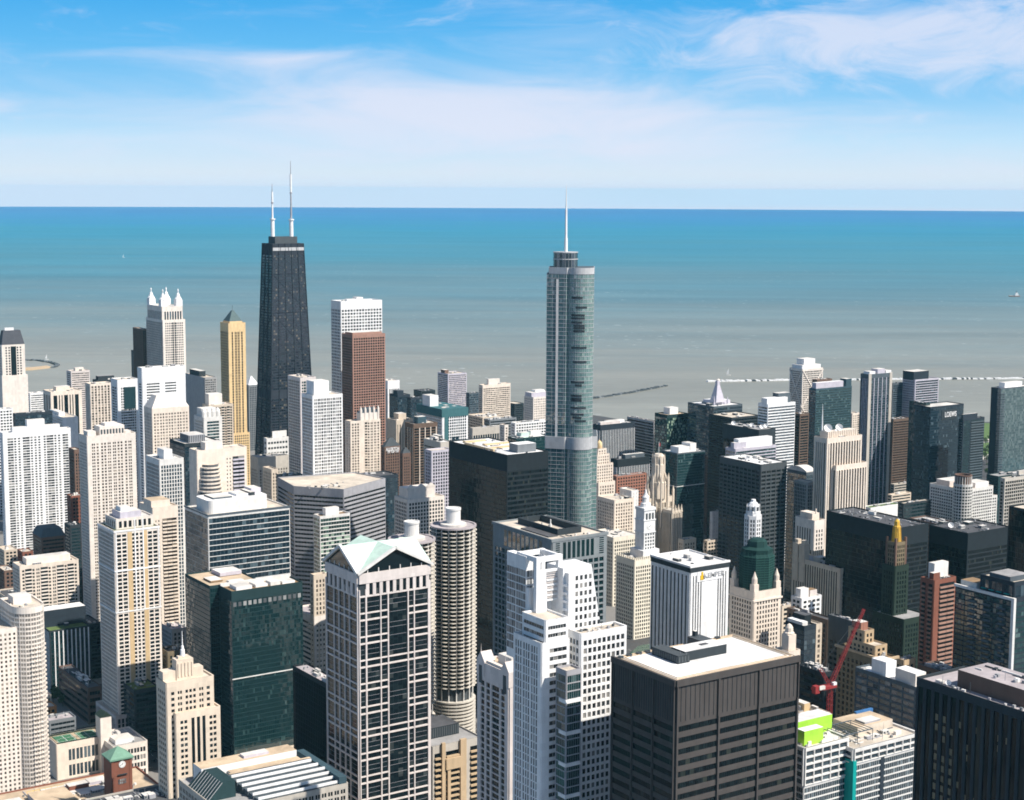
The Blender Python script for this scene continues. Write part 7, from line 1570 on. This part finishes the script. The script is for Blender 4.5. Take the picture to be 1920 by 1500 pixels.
bld('low_block', 'tall cream pier shaped block right of the navy glass block', 'building', (1527, 1530, 1541, 1170), ST['oldbeige'], d=1080, dep=18, k=0)
bld('construction_site', 'dark unfinished block with rusty plant on its roof under the red crane', 'building', (1498, 1545, 1568, 1262), ST['lowdark'] | dict(wall='black', fl=4), d=900, roof='darkroof', k=12)
bld('low_block', 'tan flat roofed block with a roof hut left of the lime roofed tower', 'building', (1490, 1520, 1556, 1344), ST['lowtan'], d=830, k=3, roof='gravel', dep=26, pent=[(.4, .7, .4, .7, 3, 'ochre')])
bld('low_block', 'dark brick low block with cluttered roof left of the glass tower with pool deck', 'building', (1722, 1776, 1806, 1262), ST['lowbrick'] | dict(wall='brownbrick'), d=990, k=12, roof='darkroof')
bld('low_block', 'small tan roofed block between the stepped stone block and the cluttered brick block', 'building', (1680, 1695, 1716, 1238), ST['olive'] | dict(wall='tan'), d=1060, k=2, roof='tanroof')
# red tower crane
pc = at_d(1556, 1300, 860)
r = thing('tower_crane', 'red luffing tower crane with raised jib', 'crane', pc.x, pc.y)
def lattice(a, b_, wd, k, mb, m=0, wd1=None):
    a, b_ = Vector(a), Vector(b_); d_ = (b_-a).normalized(); e1 = d_.cross(Vector((.31, .77, .2))).normalized(); e2 = d_.cross(e1); wd1 = wd1 or wd
    cs = lambda t: [a.lerp(b_, t)+e1*(sx_*(wd+(wd1-wd)*t)/2)+e2*(sy_*(wd+(wd1-wd)*t)/2) for sx_, sy_ in ((-1, -1), (1, -1), (1, 1), (-1, 1))]
    for i in range(k):
        p_, q_ = cs(i/k), cs((i+1)/k)
        for j in range(4):
            mb.bar(p_[j], q_[j], .15, m); mb.bar(p_[j], q_[(j+1) % 4], .08, m); mb.bar(p_[j], p_[(j+1) % 4], .08, m)
zc = hz(pc.x, pc.y, 1284)
mb = MB(); lattice((pc.x, pc.y, 0), (pc.x, pc.y, zc), 2.2, int(zc/2.6), mb); mb.build('mast', ['red'], r)
tip = at_d(1620, 1142, 880); mb = MB(); lattice((pc.x+1, pc.y, zc+1.5), tip, 1.7, 24, mb, 0, 1.0); mb.build('jib', ['red'], r)
bk = at_d(1537, 1252, 858); mb = MB(); lattice((pc.x-1, pc.y, zc+1), bk, 1.5, 7, mb); mb.build('a_frame', ['red'], r)
ce = at_d(1530, 1285, 850); mb = MB(); mb.box(ce.x, ce.y-1.2, zc-1, pc.x+2, pc.y+1.6, zc+.3); mb.box(ce.x-1.5, ce.y-1.4, zc-2, ce.x+1.5, ce.y+1.4, zc+2); mb.build('counter_jib', ['red'], r)
mb = MB(); mb.box(pc.x-.2, pc.y-2.8, zc-.8, pc.x+2.2, pc.y-1.2, zc+1.8); mb.build('cab', ['white'], r)
mb = MB(); mb.box(ce.x+1, ce.y-1.9, zc-.2, ce.x+5, ce.y-.4, zc+1.6); mb.build('counterweight', ['paleroof'], r)
mb = MB(); mb.bar(bk, tip, .08); mb.bar(tip, (tip.x, tip.y, tip.z-18), .05); mb.build('cable', ['dkgrey'], r)

# ------------------------------------------------------------------ breakwaters, boats
def breakwater(label, pts, wd, seed, foam=True, white=0):
    rq = random.Random(seed); x0, y0 = pts[0]
    mb = MB()
    for (xa, ya), (xb, yb) in zip(pts, pts[1:]):
        L_ = math.hypot(xb-xa, yb-ya); k = max(2, int(L_/5)); t = ((xb-xa)/L_, (yb-ya)/L_); n_ = (t[1], -t[0])
        for i in range(k):
            a0, a1 = L_*i/k, L_*(i+.97)/k; o_ = rq.uniform(-1, 1)
            mb.obox((xa, ya), t, n_, a0, a1, -wd/2+o_, wd/2+o_, -1.6, rq.uniform(.2, 2.2), (2 if rq.random() < white else 0 if rq.random() < .72 else 1))
            if foam and rq.random() < .5: mb.obox((xa, ya), t, n_, a0, a1, -wd*1.4, -wd*.5, -1.6, -1.2, 2)
    o = mb.build('breakwater', ['dkgrey', 'midgrey', 'white']); return tag(o, label, 'breakwater')
def px2w(px, py): p_ = at_h(px, py, 0); return (p_.x, p_.y)
breakwater('dark rubble breakwater ending right of the silver glass skyscraper', [px2w(1095, 749), px2w(1180, 736), px2w(1250, 722.5)], 7, 1)
breakwater('white foamed breakwater behind the white pyramid mast', [px2w(1326, 714.5), px2w(1400, 713.5), px2w(1482, 712)], 10, 2, True, .8)
breakwater('white foamed breakwater behind the blue ribbed tower', [px2w(1596, 711.5), px2w(1640, 711), px2w(1700, 710.5)], 8, 5, True, .8)
breakwater('white foamed breakwater reaching the right edge of the lake view', [px2w(1755, 710), px2w(1840, 709.5), px2w(1935, 709)], 10, 3, True, .8)
breakwater('thin curved hook of harbour wall at the left', [px2w(30, 674), px2w(70, 675), px2w(95, 679), px2w(109, 684), px2w(104, 687), px2w(98, 689)], 9, 4, False)
a, b_ = px2w(20, 697), px2w(97, 688); mb = MB(); mb.prism([px2w(20, 694), px2w(28, 694.5), px2w(60, 693), px2w(97, 688.5), px2w(88, 686), px2w(60, 689), px2w(30, 690)], -1.6, 1.0); o = mb.build('sandbar', ['tan']); o['kind'] = 'structure'
def boat(px, py, L_, label, hull, sail=False, heading=0.0):
    p_ = at_h(px, py, -1.4); r = thing('sailing_boat' if sail else 'ship', label, 'boat', p_.x, p_.y, -1.4); r.rotation_euler = (0, 0, heading)
    h_ = L_*.09; w_ = L_*.14; x, y = p_.x, p_.y
    mb = MB(); low = [(x-L_/2, y-w_*.8), (x+L_*.3, y-w_), (x+L_*.46, y), (x+L_*.3, y+w_), (x-L_/2, y+w_*.8)]; top = [(x-L_/2, y-w_), (x+L_*.34, y-w_*1.1), (x+L_*.55, y), (x+L_*.34, y+w_*1.1), (x-L_/2, y+w_)]
    mb.prism(low, -1.6, -1.4+h_, 0, 1, poly1=top); mb.build('hull', [hull, 'paleroof'], r)
    if sail:
        mb = MB(); mb.bar((x, y, -1), (x, y, L_*1.25), .15); mb.build('mast', ['white'], r)
        mb = MB(); mb.prism([(x-L_*.45, y-.12), (x-.2, y-.12), (x-.2, y+.12), (x-L_*.45, y+.12)], h_+.5, L_*1.2, poly1=[(x-.4, y-.1), (x-.2, y-.1), (x-.2, y+.1), (x-.4, y+.1)]); mb.build('sail', ['white'], r)
    else:
        mb = MB(); mb.box(x+L_*.05, y-w_*.7, -1.4+h_, x+L_*.34, y+w_*.7, -1.4+h_+L_*.16); mb.box(x+L_*.1, y-w_*.5, -1.4+h_+L_*.16, x+L_*.28, y+w_*.5, -1.4+h_+L_*.26); mb.build('deckhouse', ['white'], r)
        mb = MB(); mb.lathe(x+L_*.17, y, [(L_*.03, h_+L_*.24), (L_*.03, h_+L_*.38)], 8); mb.build('funnel', ['greyblue'], r)
    return r
boat(1902, 556, 44, 'small red and white ship on the lake at the right edge', 'rust', False, math.radians(-38))
boat(232, 483, 16, 'white sailing boat far out left of the black tapering tower', 'white', True, math.radians(-30))
boat(88, 674, 9, 'white sailing boat just beyond the harbour hook', 'white', True, math.radians(-20))
boat(1366, 703.5, 11, 'tiny white sailing boat beyond the white pyramid mast', 'white', True, math.radians(-40))

# ------------------------------------------------------------------ trees
m, n = _new('leaves')
g = n.n('ShaderNodeNewGeometry').outputs['Random Per Island']; oi = n.n('ShaderNodeObjectInfo').outputs['Random']
k = n.math('FRACT', n.math('ADD', g, n.math('MULTIPLY', oi, .4)))
bs = n.n('ShaderNodeBsdfPrincipled', inp={'Base Color': n.ramp(k, [(0, (.018, .045, .012)), (.5, (.04, .085, .022)), (1, (.085, .14, .04))]), 'Roughness': .8}); n.n('ShaderNodeOutputMaterial', inp={0: bs.outputs[0]}); MATS['leaves'] = m
plain('bark', (.09, .065, .045), .95)
def tree_meshes(seed, h_=9.0):
    rq = random.Random(seed); tk = MB(); tk.bar((0, 0, 0), (.1, 0, h_*.42), .24, 0, 7, .15)
    cr = MB(); cl = []
    for i in range(6):
        a = rq.uniform(0, 6.28); e_ = (math.cos(a)*rq.uniform(1, 2.2), math.sin(a)*rq.uniform(1, 2.2), h_*rq.uniform(.5, .8)); tk.bar((.1, 0, h_*rq.uniform(.3, .42)), e_, .1, 0, 5, .04); cl.append(e_)
    cl.append((0, 0, h_*.82))
    for c_ in cl:
        for _ in range(70):
            v_ = Vector((rq.gauss(0, 1), rq.gauss(0, 1), rq.gauss(0, .8))); v_ = v_.normalized()*rq.uniform(.5, 1)**.5*rq.uniform(1.0, 1.75); p_ = Vector(c_)+v_
            d1 = Vector((rq.gauss(0, 1), rq.gauss(0, 1), rq.gauss(0, .6))).normalized()*rq.uniform(.22, .5); d2 = d1.cross(Vector((rq.gauss(0, 1), rq.gauss(0, 1), rq.gauss(0, 1)))).normalized()*rq.uniform(.2, .45)
            cr.q(tuple(p_-d1), tuple(p_+d2), tuple(p_+d1), tuple(p_-d2))
    return tk.mesh('trunk', ['bark']), cr.mesh('crown', ['leaves'])
TM = [tree_meshes(s_) for s_ in (1, 2, 3, 4)]
def tree(x, y, z, s_, label, group):
    tk, cr = TM[RND.randrange(4)]; r = thing('tree', label, 'tree', x, y, z, group); r.scale = (s_, s_, s_*RND.uniform(.85, 1.1)); r.rotation_euler = (0, 0, RND.uniform(0, 6.28))
    for nm, me in (('trunk', tk), ('crown', cr)):
        o = bpy.data.objects.new(nm, me); COL.objects.link(o); o.parent = r
for px, py in ((96, 1262), (99, 1270), (102, 1279), (107, 1288), (104, 1298), (112, 1306), (118, 1316), (100, 1310)):
    x, y = px2w(px, py+9); tree(x, y, .1, 1.15, 'green street tree in the row right of the cream rounded corner tower', 'street trees right of the cream rounded corner tower')
for px, py in ((1852, 846), (1847, 853), (1856, 856), (1850, 868), (1854, 880), (1848, 835), (1856, 830), (1851, 893), (1857, 872), (1845, 862)):
    x, y = px2w(px, py); tree(x, y, .12, 1.5, 'green park tree between the glass tower with the sign and the pale glass tower', 'park trees by the river mouth')
for px, py in ((310, 1112), (318, 1110), (326, 1114), (334, 1112), (322, 1118), (338, 1117)):
    x, y = px2w(px, py+4); tree(x, y, .1, 1.3, 'green garden tree below the cream balcony tower behind the ochre tower', 'garden trees below the cream balcony tower')
# cars in the streets bottom left
for px, py in ((86, 1284), (92, 1290), (97, 1300), (104, 1309), (112, 1318)):
    x, y = px2w(px, py); tree(x, y, .1, 1.3, 'green street tree in the row right of the cream rounded corner tower', 'street trees right of the cream rounded corner tower')
for i, (px, py, p_, lb) in enumerate(((283, 1412, 'cardark', 'dark car in the street left of the cream art deco tower'), (288, 1428, 'cardark', 'second dark car nearer the foot of the cream art deco tower'), (139, 1318, 'carwhite', 'white car in the street above the tennis courts'), (150, 1326, 'carsilver', 'silver car behind the white car above the tennis courts'), (128, 1310, 'carred', 'red car at the head of the cars above the tennis courts'), (166, 1338, 'cardark', 'dark car last in the street above the tennis courts'),
        (133, 1306, 'carwhite', 'white car on the far lane beside the dark brown low block'), (158, 1322, 'carsilver', 'silver car on the far lane beside the dark brown low block'), (120, 1303, 'cardark', 'dark car on the street by the street trees'), (176, 1338, 'carwhite', 'white car near the stair turret end of the street'))):
    x, y = px2w(px, py); car(x, y, .14, 0, p_, lb, 'cars in the streets', True)

# ------------------------------------------------------------------ air
m, n = _new('haze')
pv = n.n('ShaderNodeVolumePrincipled', inp={'Color': (.36, .84, 1.0, 1), 'Density': HAZE, 'Anisotropy': -0.1})
n.n('ShaderNodeOutputMaterial', inp={1: pv.outputs[0]}); MATS['haze'] = m
mb = MB(); mb.box(-39500, -39500, -3, 39500, 39500, 476); o = mb.build('haze', ['haze']); o['kind'] = 'stuff'
